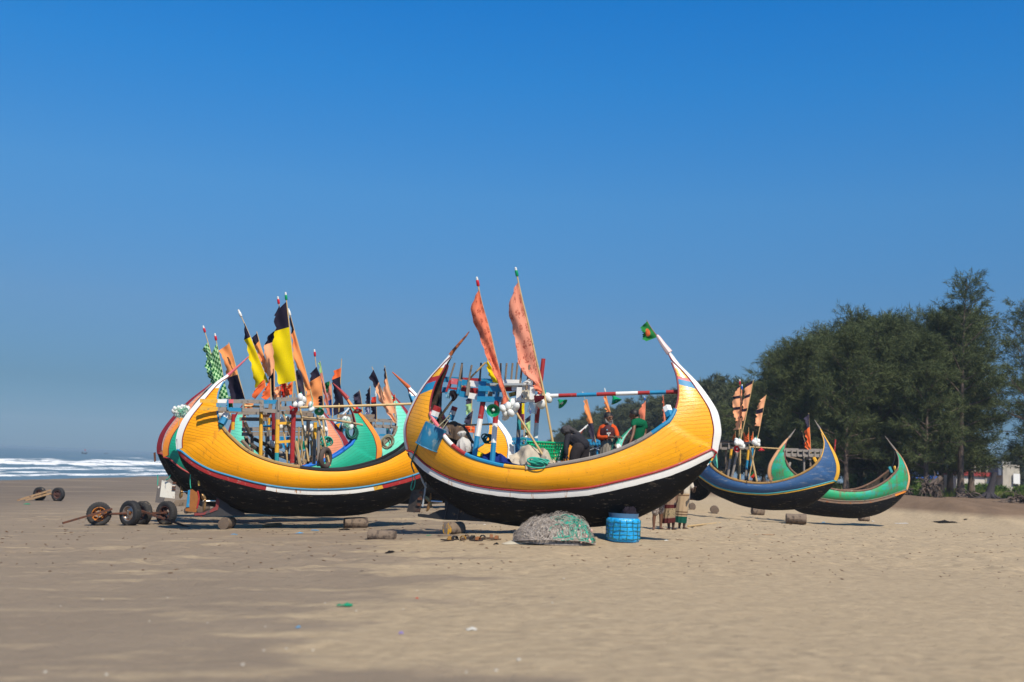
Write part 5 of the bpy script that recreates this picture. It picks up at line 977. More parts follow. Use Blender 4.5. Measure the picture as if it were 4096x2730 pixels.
# blue wrapped tub
def tub():
    f = G(2491, 2165); Y = f[1]; s = Y/FPX; r = 67*s; H = 92*s; e = empty('wrapped_tub', f); tag(e, 'blue plastic wrapped tub with dark liner and green cord netting', 'tub')
    rows = []; n = 64
    for i in range(20):
        z = H*i/19; ring = []
        rr = r*(1-.10*max(0, 1-z/(H*.16))**2-.11*max(0, (z-H*.86)/(H*.14))**2)
        for j in range(n+1):
            a = 2*math.pi*(j % n)/n; q = rr*(1+.018*math.sin(5*a+z*9)+.012*math.sin(13*a-z*21)+.010*math.sin(23*a+z*31)-.022*max(0, math.cos((z/H*4-.5)*2*math.pi))**6)
            ring.append((q*math.cos(a), q*math.sin(a), z))
        rows.append(ring)
    m, n_, b = _nodes('blue_plastic_wrap'); c = mix(n_, noise(n_, 9, 6), (.0, .24, .60), (.03, .40, .74)); c = mix(n_, ramp(n_, noise(n_, 3, 5), .62, .75), c, (.3, .3, .22)); n_.links.new(c, b.inputs['Base Color']); b.inputs['Roughness'].default_value = .28
    bump(n_, b, noise(n_, 14, 6, (1, 1, .6)), .9, .03)
    MB().grid(rows).build('wrap', m, e)
    ln = MB(); ln.lathe([(r*.86, H*.9), (r*.885, H*1.20), (r*.87, H*1.2), (r*.85, H*.9), (r*.1, H*.95)], (0, 0, 0), None, 40); ln.build('liner', mat('dark_blue_plastic', (.05, .13, .24), .3, .2, 4, bmp=.1), e)
    nt_ = MB()
    for k in range(5): nt_.tube([(r*1.02*math.cos(a), r*1.02*math.sin(a), H*(.14+.17*k)+.008*math.sin(a*7+k)) for a in np.linspace(0, 6.2832, 40)], .006, 4, caps=False)
    for k in range(16):
        a = 2*math.pi*k/16+.1; nt_.tube([(r*1.025*math.cos(a+.03*math.sin(u*5+k)), r*1.025*math.sin(a+.03*math.sin(u*5+k)), H*u) for u in np.linspace(.1, .93, 8)], .006, 4)
    nt_.build('netting', ROPE_D, e)
    cl = MB(); rows = []
    for i in range(9):
        t = i/8; ring = []
        for j in range(17):
            a = 2*math.pi*(j % 16)/16; q = r*.5*math.sin(math.pi/2*t)*(1+.15*math.sin(3*a+1)+.10*math.sin(7*a+t*9)); ring.append((r*.3+q*math.cos(a), -.05+q*math.sin(a)*.7, H*1.17+.15*math.cos(math.pi/2*t)**.7+.06*math.sin(5*a+t*6)*t*(1-t)*4-.05*t))
        rows.append(ring)
    o = cl.grid(rows[::-1]).build('black_cloth', cloth('black_rag', (.025, .02, .03)), loc=f); tag(o, 'crumpled black cloth on top of the blue tub', 'cloth')
tub()
# fishing net heap
def net():
    f = G(2215, 2172); Y = f[1]; s = Y/FPX; e = empty('fishing_net', f); tag(e, 'heap of tangled grey fishing net with green rope', 'net')
    Wd, Hh, Dd = 162*s, 108*s, .75
    def top(u, v):   # u -1..1 across, v -1..1 deep
        p = float(np.interp(u, [-1, -.92, -.78, -.53, -.22, .25, .58, .79, .9, 1], [0, .16, .45, .74, .89, 1, .91, .66, .3, 0]))*max(0, 1-v*v)**.6*(1+.04*math.sin(u*9+v*4))
        return Hh*p
    rows = []
    for i in range(40):
        u = -1+2*i/39; rows.append([(u*Wd*.93, v*Dd*.9*math.sqrt(max(.02, 1-u*u*.95)), top(u, v)*.66*(.8+.4*vnoise(u*6+9, v*5))+.0) for v in np.linspace(-1, 1, 24)])
    MB().grid(rows).build('net_core', mat('grey_net_mass', (.27, .23, .195), .95, .3, 14, (.12, .10, .085), (.5, .6), 18, bmp=1, bs=45), e)
    g1, g2, gr = MB(), MB(), MB(); rn = random.Random(3)
    def strand(mb, r, u0, v0, size, n, lift):
        """an open loop of line draped over the heap"""
        P = []; a0 = rn.uniform(0, 6.28); turn = rn.uniform(2.2, 7.0)*rn.choice((-1, 1)); e_ = rn.uniform(.45, 1.0); w1, w2 = rn.uniform(0, 6), rn.uniform(0, 6)
        for k in range(n):
            a = a0+turn*k/(n-1); q = size*(1+.25*math.sin(a*2+w1)+.012*k); u = min(.995, max(-.995, u0+q*math.cos(a))); v = min(.97, max(-.97, v0+q*1.5*e_*math.sin(a)))
            P.append((u*Wd, v*Dd*math.sqrt(max(.03, 1-u*u*.93)), top(u, v)*.9+lift*(.5+.5*math.sin(a+w2))+.006))
        mb.tube(P, r, 3, caps=False)
    for k in range(2300): strand(g1 if k % 2 else g2, .0033, rn.uniform(-1, 1), rn.uniform(-1, .5), rn.uniform(.04, .16), rn.randint(12, 18), rn.uniform(.01, .07) if k % 6 else rn.uniform(.06, .15))
    for k in range(120): strand(gr, .0085, min(.93, max(-.05, rn.gauss(.48, .22))), rn.uniform(-.95, .0), rn.uniform(.05, .16), 18, rn.uniform(.04, .09))
    g1.build('net_mesh', mat('pale_net_line', (.56, .49, .43), .6, .2, bmp=0), e); g2.build('net_mesh', mat('dim_net_line', (.32, .275, .235), .6, .2, bmp=0), e); gr.build('green_line', ROPE_G, e)
    pk = MB()
    for k in range(14): pk.ball((rn.uniform(-.2, .9)*Wd, -Dd*.75, rn.uniform(.03, .4)), (.02, .015, .03), 0, 7, 5)
    pk.build('small_float', mat('pink_float', (.62, .36, .30), .6, .1), e)
net()
def sheet(label, px, py, w, d, m, bump_h=.04, nm='cloth', cat='cloth', seed=1, nx=26, ny=10, tear=.3):
    f = G(px, py); rn = np.random.default_rng(seed); rows = []
    for i in range(nx):
        u = i/(nx-1)*2-1; r_ = []
        for j in range(ny):
            v = j/(ny-1)*2-1; x = u*w/2*(1-.12*abs(v)); y = v*d/2*(1-tear*u*u)+.12*d*math.sin(u*4+seed)
            z = .008+bump_h*(.5+float(fbm(u*3+seed, v*2+seed*2, seed, 4)))*max(0, 1-max(abs(u), abs(v))**6); gz = tz(f[0]+x, f[1]+y)-f[2]; r_.append((x, y, z+gz))
        rows.append(r_)
    o = MB().grid(rows).build(nm, m, loc=f); return tag(o, label, cat)
CANV = cloth('cream_canvas', (.62, .56, .44))
sheet('cream canvas sheet under the front of the net heap', 2150, 2176, 1.5, .55, CANV, .09, 'canvas_sheet', seed=4)
# sandals
SOLE, SOLE2 = mat('dark_sandal_sole', (.035, .025, .02), .8, .2), mat('brown_sandal_sole', (.10, .06, .035), .8, .2)
STRAPY, STRAPK, STRAPO = mat('yellow_strap', (.26, .13, .02), .6, .2), mat('black_strap', (.02, .018, .018), .6, .2), mat('tan_orange_strap', (.22, .085, .03), .6, .2)
def sandal(label, cv, x, y, yaw, sole, strap, tilt=0):
    f = G(*cv(x, y)); e = empty('sandal', f, R(yaw)); e.rotation_euler = (R(tilt), 0, R(yaw)); tag(e, label, 'sandal', 'sandals left on the sand'); n = 16; rows = []
    for z in (0.004, .03):
        rows.append([(.15*math.cos(a), (.055+.012*math.cos(a))*math.sin(a), z+.012*math.cos(a)**2) for a in np.linspace(0, 2*math.pi, n+1)])
    mb = MB(); mb.grid(rows); mb.add(rows[1][:-1], [tuple(range(n))]); mb.add(rows[0][:-1], [tuple(range(n))[::-1]]); mb.build('sole', sole, e)
    st = MB()
    for x0 in (.02, .045, .07): st.tube([(x0+.02*math.cos(a), .062*math.cos(a), .03+.062*math.sin(a)) for a in np.linspace(0, math.pi, 11)], .013, 5)
    st.build('strap', strap, e)
sandal('dark sandal with yellow strap, leftmost of the row', T4, 890, 1258, 12, SOLE, STRAPY); sandal('dark sandal with thin strap right of the leftmost one', T4, 995, 1235, -25, SOLE, STRAPK)
sandal('brown sandal with yellow strap, first of the middle group', T4, 1175, 1245, 80, SOLE2, STRAPY); sandal('sandy brown sandal behind the middle group', T4, 1235, 1222, 60, SOLE2, SOLE2)
sandal('black sandal standing on its side in the row', T4, 1330, 1225, -20, SOLE, STRAPK, 50); sandal('black sandal with tan strap lying flat in the row', T4, 1430, 1248, -8, SOLE, STRAPO)
sandal('black sandal with wide open strap in the row', T4, 1545, 1225, 75, SOLE, STRAPK); sandal('brown sandal with orange trim near the net', T4, 1680, 1218, 20, SOLE2, STRAPO); sandal('brown sandal with orange trim, rightmost of the row', T4, 1775, 1232, 8, SOLE2, STRAPO)
# litter
def scrap(label, px, py, w, h, m, seed, nm='scrap', cat='litter', k=1.0):
    f = G(px, py); s = f[1]/FPX; rn = np.random.default_rng(seed); V = []; rows = []
    for i in range(7):
        r_ = []
        for j in range(7):
            u, v = i/6-.5, j/6-.5; x = u*w*s*(1+.3*rn.normal()*.4); y = v*max(w, h)*s*.8; z = h*s*(.15+.75*rn.random()*(1-4*u*u*.7)*(1-4*v*v*.7)); r_.append((x, y, max(.005, z)+tz(f[0]+x, f[1]+y)-f[2]))
        rows.append(r_)
    o = MB().grid(rows).build(nm, m, loc=f); return tag(o, label, cat, 'litter on the sand')
BLKC, LBL, GRP, WHP, ORP, PUR = cloth('black_scrap', (.018, .016, .016)), cloth('light_blue_scrap', (.12, .36, .6)), cloth('green_scrap', (.02, .3, .16)), cloth('white_scrap', (.65, .63, .58)), cloth('brown_scrap', (.16, .09, .05)), cloth('purple_scrap', (.25, .2, .55))
for a in (('black rag with a raised corner left of the canvas sheet', *R4(1135, 1262), 20, 15, BLKC), ('black rag on the sand below the free log', *R3(2052, 1088), 36, 11, BLKC), ('light blue plastic strip, left one in front of the left boat', *R3(1278, 930), 28, 7, LBL), ('light blue plastic strip, right one in front of the left boat', *R3(1410, 905), 32, 5, LBL),
          ('green blue plastic strip at the left of the left boat', *R3(722, 940), 24, 5, LBL), ('green plastic crumple in the blurred foreground', 1378, 2424, 62, 20, GRP), ('dark lump of seaweed on the right sand', *T2(1290, 1052), 80, 12, BLKC), ('dark twiggy scrap beside the free log', *R3(1665, 898), 44, 9, BLKC), ('brown leaf scrap left of the black rag', *R4(1035, 1305), 14, 10, ORP),
          ('white paper scrap behind the yellow painted log', *T4(1590, 955), 11, 5, WHP), ('white shell like scrap right of the blue tub', *R6(1470, 1318), 17, 7, WHP), ('brown scrap right of the white one by the tub', *R6(1625, 1308), 28, 4, ORP), ('white scrap on the far sand under the blue boat', *R6(1815, 1095), 12, 5, WHP), ('brown leaf by the end of the bamboo stick', *R6(2070, 1170), 20, 8, ORP),
          ('pale green rag on the damp sand near the far cart', *R8(318, 935), 22, 7, GRP), ('white scrap in the blurred right foreground', 1885, 2520, 40, 18, WHP), ('purple scrap in the blurred foreground', 1604, 2537, 18, 16, PUR), ('small green thread scrap in the middle foreground', 1448, 2247, 20, 4, GRP), ('small green thread scrap left of the middle foreground', 1340, 2200, 14, 4, GRP), ('green netting scrap by the yellow painted log', *T4(540, 1160), 18, 5, GRP),
          ('white strip of plastic on the right sand', *T2(690, 1060), 50, 4, WHP), ('dark scrap on the right sand by the grove', *T2(1560, 1010), 14, 4, BLKC), ('white scrap on the right sand by the grove', *T2(310, 1035), 9, 7, WHP), ('light blue scrap on the right sand', *R7(1370, 1478), 14, 5, LBL), ('pale bottle like scrap on the right sand', *R7(1410, 1488), 18, 5, WHP), ('brown scrap left of the canvas sheet', *R4(985, 1252), 20, 4, ORP), ('red scrap in the middle foreground', 1668, 2396, 12, 10, RED_C), ('blue scrap at the left of the foreground', 1192, 2513, 18, 12, LBL), ('teal rope scrap under the keel of the left yellow boat', *R3(845, 785), 26, 4, GRP), ('orange brown crumb under the skeg', *T3(1205, 995), 7, 4, RED_C)):
    scrap(*a, seed=abs(hash(a[0])) % 1000 if False else len(a[0])*7+int(a[1]) % 97)
SHELL = mat('dull_shell', (.52, .48, .42), .6, .15)
def pebbles():
    rn = random.Random(5); pos = [(2075, 2630, 26), (1985, 2672, 22), (1865, 2680, 16), (181, 2690, 20), (425, 2705, 20), (970, 2668, 22), (1145, 2597, 14), (1055, 2605, 14), (1252, 2597, 15), (670, 2388, 9), (243, 2422, 9), (597, 2487, 10), (1425, 2445, 12), (1300, 2412, 10), (830, 2495, 9), (1062, 2508, 10), (411, 2395, 9), (2210, 2408, 12), (2255, 2322, 11), (1612, 2440, 9), (1668, 2365, 8), (1785, 2375, 8)]
    for x, y, w in pos:
        f = G(x, y); r = w*f[1]/FPX*.5; r *= .7; MB().ball((0, 0, r*.4), (r, r*.8, r*.55), 0, 10, 7).build('shell', SHELL, loc=f)
        o = COL.objects[-1]; tag(o, 'small white shell on the blurred foreground sand', 'shell', 'white shells on the foreground sand')
pebbles()
def drops():
    """scattered twigs, crumbs and shell grit on the sand"""
    rn = random.Random(9); mb = MB(); n = 0
    while n < 900:
        x = rn.uniform(-14, 20); y = 17+26*rn.random()
        if abs(x) > y*.48: continue
        z = tz(x, y); n += 1; L = rn.uniform(.008, .035)*(1+y/60); a = rn.uniform(0, 6.28); d = np.array([math.cos(a), math.sin(a), rn.uniform(-.1, .3)])*L; c = np.array([x, y, z+.008])
        mb.tube([c-d, c+d*.2, c+d], [.004+y*.00008, .006+y*.0001, .003], 4, rn.choice((0, 0, 0, 1, 1)))
    o = mb.build('beach_litter', [ORP, WOOD, WHP]); tag(o, 'twigs and crumbs strewn over the sand', kind='stuff')
drops()
# ---------------------------------------------------------------- cargo aboard the large yellow boat
def heap(label, b, cv, outline_px, y, depth, m, amp=.06, seed=2, name='cloth_heap', cat='cloth', top=None):
    """draped heap: outline in the photo gives base line and crest; it has its own depth"""
    base = [loc(b, *cv(*p), y) for p in outline_px[0]]; crest = [loc(b, *cv(*p), y+depth*.45) for p in outline_px[1]]
    n = 34; A = cmr(base, n); C = cmr(crest, n); O = wor(b, A[n//2]); rows = []
    for k in range(17):
        t = k/16; r_ = []
        for i in range(n):
            u = i/(n-1); dome = math.sin(math.pi*min(1, t*1.0)) if t > .5 else math.sin(math.pi*t)
            f = min(1, t*2)**.7 if t <= .5 else (1-(t-.5)*2)**.7 if t < 1 else 0
            p = A[i]+(C[i]-A[i])*f; p = p.copy(); p[1] = A[i][1]+depth*t
            w = amp*(float(fbm(u*5.5+seed, t*3.2, seed, 4))*2.3+.35*math.sin(u*19+t*6+seed)*float(vnoise(u*5, t*4+seed, 3)))
            p[2] += w*min(1, f*3)*.8; p[1] -= w*.8; r_.append(p-A[n//2])
        rows.append(r_)
    o = MB().grid(rows).build(name, m, loc=O, rot=(0, 0, -b.a)); return tag(o, label, cat)
TANC = mat('tan_sackcloth', (.42, .36, .28), .9, .25, 7, (.25, .2, .15), (.55, .7), 5, bmp=.5, bs=30); TARP = cloth('blue_tarpaulin', (.012, .03, .20)); BRNC = mat('dark_brown_cloth', (.07, .045, .03), .9, .4, 5, (.2, .13, .06), (.56, .64), 6, bmp=.4)
heap('crumpled tan sackcloth heap on the gunwale of the large yellow boat', bA, S7, ([(0, 1190), (130, 1215), (300, 1190), (480, 1185), (640, 1195)], [(-60, 1110), (60, 1010), (190, 930), (330, 930), (450, 960), (560, 1010), (640, 1190)]), -.72, .55, TANC, .14, 4, 'sackcloth_heap')
heap('corner of tan sackcloth hanging over the gunwale', bA, S7, ([(205, 1285), (225, 1288), (245, 1270)], [(195, 1150), (260, 1120), (330, 1160)]), -.93, .09, TANC, .02, 5, 'sackcloth_corner')
heap('bright blue tarpaulin bundle inside the large yellow boat', bA, S6, ([(1150, 1375), (1300, 1385), (1420, 1395), (1545, 1405)], [(1150, 1300), (1230, 1252), (1330, 1258), (1450, 1300), (1545, 1390)]), -.66, .5, TARP, .06, 6, 'tarpaulin_bundle')
heap('yellow sheet beside the blue tarpaulin', bA, S6, ([(1055, 1300), (1110, 1310), (1175, 1310)], [(1055, 1250), (1110, 1248), (1175, 1272)]), -.45, .3, YEC, .03, 7, 'yellow_sheet')
heap('dark brown cloth heap near the stern of the large yellow boat', bA, S6, ([(660, 1040), (780, 1080), (900, 1120), (1000, 1180)], [(640, 870), (720, 850), (820, 850), (920, 920), (1000, 1120)]), -.35, .6, BRNC, .09, 8, 'dark_cloth_heap')
heap('grey rag on the stern gunwale of the large yellow boat', bA, S6, ([(600, 960), (640, 990), (680, 1010)], [(600, 890), (640, 880), (672, 930)]), -.5, .2, cloth('grey_rag', (.2, .2, .24)), .03, 9, 'grey_rag')
def sack():
    A = wor(bA, loc(bA, *S6(905, 1265), -.5)); prof = [(.01, 0), (.17, .01), (.21, .10), (.20, .24), (.14, .36), (.06, .42), (.045, .45), (.10, .50), (.12, .56), (.07, .61), (.01, .62)]; mb = MB(); mb.lathe(prof, n=28)
    mb.v = [(x*.84*(1+.10*math.sin(math.atan2(y, x)*9+z*5)), y*.84*(1+.10*math.sin(math.atan2(y, x)*9+z*5)), z*.82) for x, y, z in mb.v]
    tag(mb.build('white_sack', mat('white_sackcloth', (.46, .44, .41), .85, .2, 5, (.25, .22, .2), (.55, .7), 7, bmp=.4), loc=A, rot=(0, R(-12), 0)), 'white tied sack standing by the gunwale near the stern', 'sack')
sack()
def basket():
    p0, p1 = loc(bA, *S7(400, 920), -.1), loc(bA, *S7(700, 965), -.1); A = wor(bA, loc(bA, *S7(545, 1150), -.1)); w = .42; h = .40; e = empty('plastic_basket', A, -bA.a); tag(e, 'bright green plastic basket with slotted sides', 'basket'); mb = MB(); m = mat('green_basket_plastic', (.0, .38, .15), .4, .1, bmp=0)
    def P(u, z, sd):
        k = .78+.22*z/h; c = {0: (u*w*k, -.22*k), 1: (u*w*k, .22*k), 2: (w*k, u*.22*k), 3: (-w*k, u*.22*k)}[sd]; return (c[0], c[1], z)
    for sd in range(4):
        for i in range(15):
            u = -1+2*i/14; mb.tube([P(u, .02, sd), P(u, h, sd)], .011, 4)
        for z in (.02, .1, .18, .26, .33): mb.tube([P(-1, z, sd), P(1, z, sd)], .012, 4)
    o = mb.build('slatted_wall', m, e); rm = MB()
    for sd in range(4): rm.tube([P(-1, h, sd), P(1, h, sd)], .026, 6)
    rm.build('rim', m, e); MB().add([P(-1, .02, 0), P(1, .02, 0), P(1, .02, 1), P(-1, .02, 1)], [(0, 1, 2, 3)]).build('bottom', m, e)
basket()
def bucket():
    c0 = wor(bA, loc(bA, *S6(505, 890), -.60)); c1 = wor(bA, loc(bA, *S6(372, 1182), -.60)); d = Vector(c1-c0); L = d.length; rot = d.to_track_quat('Z', 'Y').to_matrix(); e = empty('drum_bucket', c0); tag(e, 'dented blue metal drum hung by ropes outside the stern', 'bucket')
    r = .27; mb = MB(); mb.lathe([(r*.97, .0), (r*1.0, .01), (r*1.0, L-.02), (r*1.05, L-.01), (r*1.06, L), (r*1.02, L+.008), (r*.97, L-.02), (r*.96, .02), (.01, .02)], (0, 0, 0), rot, 40); mb.lathe([(.01, -.005), (r*.97, -.005), (r*.97, .0)], (0, 0, 0), rot, 40)
    mb.build('drum', mat('scuffed_blue_drum', (.012, .13, .24), .45, .25, 4, (.30, .31, .27), (.5, .68), 5, (1.3, 1.3, .5), bmp=.2), e); rp = MB()
    for p, q, y in ((S6(400, 850), S6(450, 740), -.62), (S6(450, 870), S6(530, 760), -.5), (S6(510, 925), S6(690, 740), -.62), (S6(560, 970), S6(700, 770), -.62)): rp.tube([wor(bA, loc(bA, *p, y-.12))-c0, wor(bA, loc(bA, *q, -.35))-c0], .012, 5)
    rp.build('rope', ROPE_T, e)
bucket()
def hang(label, cv, ps, fs, Y, m, nm='shirt', cat='clothing'):
    n = 16; A = cmr([cv(*p) for p in ps], n); B = cmr([cv(*p) for p in fs], n); rows = []; f = at(*A[0], Y)
    for i in range(n): rows.append([at(*(A[i]*(1-j/6)+B[i]*j/6), Y-.05*math.sin(j*1.9+i*.3)*(i/n))-f for j in range(7)])
    rows2 = [[p+np.array([0, .05+.02*math.sin(i), 0]) for p in r_[::-1]] for i, r_ in enumerate(rows)]; mb = MB(); mb.grid(rows); mb.grid(rows2); tag(mb.build(nm, m, loc=f), label, cat)
hang('black cloth draped over the red upright of the large boat rack', S6, [(760, 385), (790, 430), (795, 490), (750, 540)], [(695, 395), (690, 450), (720, 500), (705, 545)], 24.35, cloth('black_shirt', (.02, .016, .02)))
hang('light blue cloth hanging beside the black one on the rack', S6, [(700, 385), (705, 440), (690, 505)], [(680, 390), (645, 450), (640, 495)], 24.38, cloth('pale_blue_shirt', (.28, .5, .62)))
hang('maroon cloth wrapped over the painted boom by the posts', S7, [(500, 130), (500, 170), (460, 200), (360, 250)], [(335, 128), (340, 180), (345, 210), (350, 245)], 24.6, cloth('maroon_shirt', (.10, .01, .018)))
hang('white cloth bundle on the right of the large boat platform', S6, [(1790, 235), (1850, 260), (1830, 315)], [(1700, 290), (1740, 300), (1720, 320)], 24.5, cloth('white_bundle', (.62, .6, .57)), 'cloth_bundle', 'cloth')
hang('cream cloth stuffed between the white uprights of the platform', S6, [(1840, 385), (1850, 440), (1835, 510)], [(1700, 395), (1705, 450), (1720, 515)], 24.75, CANV, 'cloth_bundle', 'cloth')
hang('dark olive cloth hanging inside the platform', S6, [(1640, 400), (1660, 450), (1560, 475)], [(1510, 430), (1520, 460), (1530, 485)], 24.9, cloth('olive_cloth', (.06, .055, .02)), 'cloth_bundle', 'cloth')
hang('navy cloth hanging under the platform', S6, [(1780, 530), (1760, 560)], [(1650, 540), (1690, 570)], 24.9, cloth('navy_rag', (.012, .018, .09)), 'cloth_bundle', 'cloth')
hang('sky blue cloth hanging behind the ladder of the left boat', S4, [(1215, 835), (1220, 930), (1180, 1040)], [(1075, 835), (1090, 940), (1140, 1000)], 31.2, cloth('sky_blue_cloth', (.02, .30, .62)), 'cloth_bundle', 'cloth')
hang('dark blue netting bundle on the rack of the left boat', S4, [(1530, 520), (1530, 590)], [(1400, 520), (1400, 595)], 30.5, cloth('dark_blue_net', (.02, .06, .12)), 'net_bundle', 'net')
hang('teal cloth beneath the bamboo poles of the left boat', S4, [(1410, 900), (1415, 1000)], [(1290, 850), (1300, 1020)], 32, cloth('teal_cloth', (.01, .25, .17)), 'cloth_bundle', 'cloth')
def tyre_fender():
    c = wor(bB, loc(bB, *S4(1685, 1120), -.72)); e = MB(); rot = Matrix.Rotation(R(90), 3, 'X') @ Matrix.Rotation(R(70), 3, 'Y'); pr = [(.23+.07*math.cos(a), .07*math.sin(a)) for a in np.linspace(0, 6.2832, 13)]; e.lathe(pr, (0, 0, 0), rot, 30)
    tag(e.build('tyre_fender', mat('brown_old_tyre', (.07, .05, .04), .8, .3, 8, bmp=.3), loc=c), 'old brown tyre leaning inside the left yellow boat', 'tyre')
tyre_fender()
def jug():
    c = at(*S7(330, 290), 24.9); mb = MB(); mb.lathe([(.01, .17), (.05, .16), (.11, .10), (.115, .02), (.105, 0), (.115, -.03), (.105, -.06), (.115, -.09), (.11, -.17), (.01, -.175)], n=20); m, n_, b = _nodes('clear_grey_plastic'); b.inputs['Base Color'].default_value = (.5, .55, .6, 1); b.inputs['Alpha'].default_value = .45; b.inputs['Roughness'].default_value = .15
    tag(mb.build('water_jug', m, loc=c, rot=(0, R(12), 0)), 'clear ribbed water bottle hung upside down by the painted post', 'bottle')
jug()
# ---------------------------------------------------------------- people
SKIN = mat('brown_skin', (.135, .062, .036), .5, .15, 8, bmp=.05); SKIN_D = mat('dark_brown_skin', (.06, .028, .018), .5, .15, 8, bmp=.05); SKIN_B = mat('boy_brown_skin', (.15, .068, .04), .5, .12, 8, bmp=.05)
HAIR = mat('black_hair', (.012, .01, .01), .55, .3, 30, bmp=.3, bs=90); GREYH = mat('greying_beard', (.16, .15, .15), .8, .6, 25, bmp=.4, bs=90)
def blob(name, chains, m, parent, vox=.011, sm=4, extra=None):
    """one continuous skin grown over overlapping tapered limbs"""
    mb = MB()
    for ch in chains:
        P = [np.array(c[0], float) for c in ch]; rr = [c[1] for c in ch]; n = max(6, 4*len(P)); Q = cmr(P, n) if len(P) > 2 else np.array([P[0]+(P[1]-P[0])*t for t in np.linspace(0, 1, n)])
        L0 = np.concatenate([[0], np.cumsum([np.linalg.norm(P[i+1]-P[i]) for i in range(len(P)-1)])]); rq = np.interp(np.linspace(0, L0[-1], n), L0, rr); fl = ch[0][2] if len(ch[0]) > 2 else 1.0
        mb.tube(Q, list(rq), 12, flat=fl); mb.ball(Q[0], (rq[0], rq[0]*1, rq[0]) if fl == 1 else rq[0]*min(1, fl)); mb.ball(Q[-1], rq[-1] if fl == 1 else rq[-1]*min(1, fl))
    for c, r in extra or []: mb.ball(c, r, 0, 14, 10)
    o = mb.build(name, m, parent); r_ = o.modifiers.new('remesh', 'REMESH'); r_.mode = 'VOXEL'; r_.voxel_size = vox; r_.use_smooth_shade = True
    s = o.modifiers.new('smooth', 'SMOOTH'); s.factor = .5; s.iterations = sm; return o
def hand(wr, d, nrm, s=1.0, curl=.5, thumb=1):
    """chains for a palm, four unequal curled fingers and a thumb from the side of the palm"""
    d = np.array(d, float); d /= np.linalg.norm(d); nrm = np.array(nrm, float); nrm -= d*np.dot(d, nrm); nrm /= np.linalg.norm(nrm); sd = np.cross(d, nrm); ch = []; wr = np.array(wr, float)
    for k in (-1.2, -.4, .4, 1.2): ch.append([(wr, .022*s), (wr+d*.085*s+sd*k*.019*s, .0165*s)])
    for k, L in ((-1.2, .062), (-.4, .075), (.4, .082), (1.2, .072)):
        b0 = wr+d*.088*s+sd*k*.0195*s; p1 = b0+d*L*.45*s+nrm*.3*L*curl*s; p2 = p1+(d*.55*(1-curl*.8)+nrm*curl*.9)*L*.4*s; p3 = p2+(d*.2*(1-curl)+nrm*curl)*L*.3*s
        ch.append([(b0, .0098*s), (p1, .0092*s), (p2, .0086*s), (p3, .0074*s)])
    t0 = wr+d*.025*s+sd*.024*s*thumb; ch.append([(t0, .0135*s), (t0+d*.03*s+sd*.028*s*thumb+nrm*.012*s, .0115*s), (t0+d*.06*s+sd*.026*s*thumb+nrm*.03*s, .009*s)])
    return ch
def head_chain(c, up, fw, s=1.0):
    """skull, jaw, nose, brow and ears around centre c"""
    c = np.array(c, float); up = np.array(up)/np.linalg.norm(up); fw = np.array(fw, float); fw -= up*np.dot(fw, up); fw /= np.linalg.norm(fw); rt = np.cross(fw, up); ch = []
    ch.append([(c+up*.035*s-fw*.012*s, .082*s), (c+up*.01*s+fw*.008*s, .082*s)]); ch.append([(c-up*.03*s+fw*.02*s, .066*s), (c-up*.085*s+fw*.045*s, .042*s)])
    ch.append([(c+up*.018*s+fw*.082*s, .012*s), (c-up*.012*s+fw*.102*s, .013*s), (c-up*.03*s+fw*.094*s, .015*s)]); ch.append([(c+up*.036*s+fw*.078*s-rt*.032*s, .014*s), (c+up*.036*s+fw*.078*s+rt*.032*s, .014*s)])
    ch.append([(c-up*.056*s+fw*.086*s-rt*.018*s, .009*s), (c-up*.056*s+fw*.086*s+rt*.018*s, .009*s)])
    for k in (-1, 1): ch.append([(c+rt*.084*s*k+up*.016*s-fw*.014*s, .012*s), (c+rt*.082*s*k-up*.028*s-fw*.008*s, .011*s)])
    return ch, up, fw, rt
def eyes(parent, c, up, fw, rt, s, m=None):
    for k in (-1, 1):
        p = c+up*.012*s+fw*.080*s+rt*.031*s*k; MB().ball(p, (.009*s, .008*s, .0055*s)).build('eye', mat('dark_eye', (.02, .014, .012), .25, .05, bmp=0), parent)
def cap_hair(parent, c, up, fw, rt, s, m, back=.0, lift=.0, keep=lambda a, b, k: True):
    mb = MB(); rows = []
    for i in range(12):
        th = math.pi*.62*i/11; r_ = []
        for j in range(25):
            ph = 2*math.pi*j/24; lim = .44+.20*(0.5-0.5*math.cos(ph)) ; t2 = min(th, math.pi*lim)
            q = up*math.cos(t2)*.100*s+(fw*math.cos(ph)+rt*math.sin(ph))*math.sin(t2)*.093*s; q = q*(1+.03*math.sin(ph*7+i)); r_.append(c+up*.024*s-fw*.014*s+q)
        rows.append(r_)
    mb.grid(rows); return mb.build('hair', m, parent)
def q7(Y): return lambda x, y, dy=0.0: at(*S7(x, y), Y+dy)
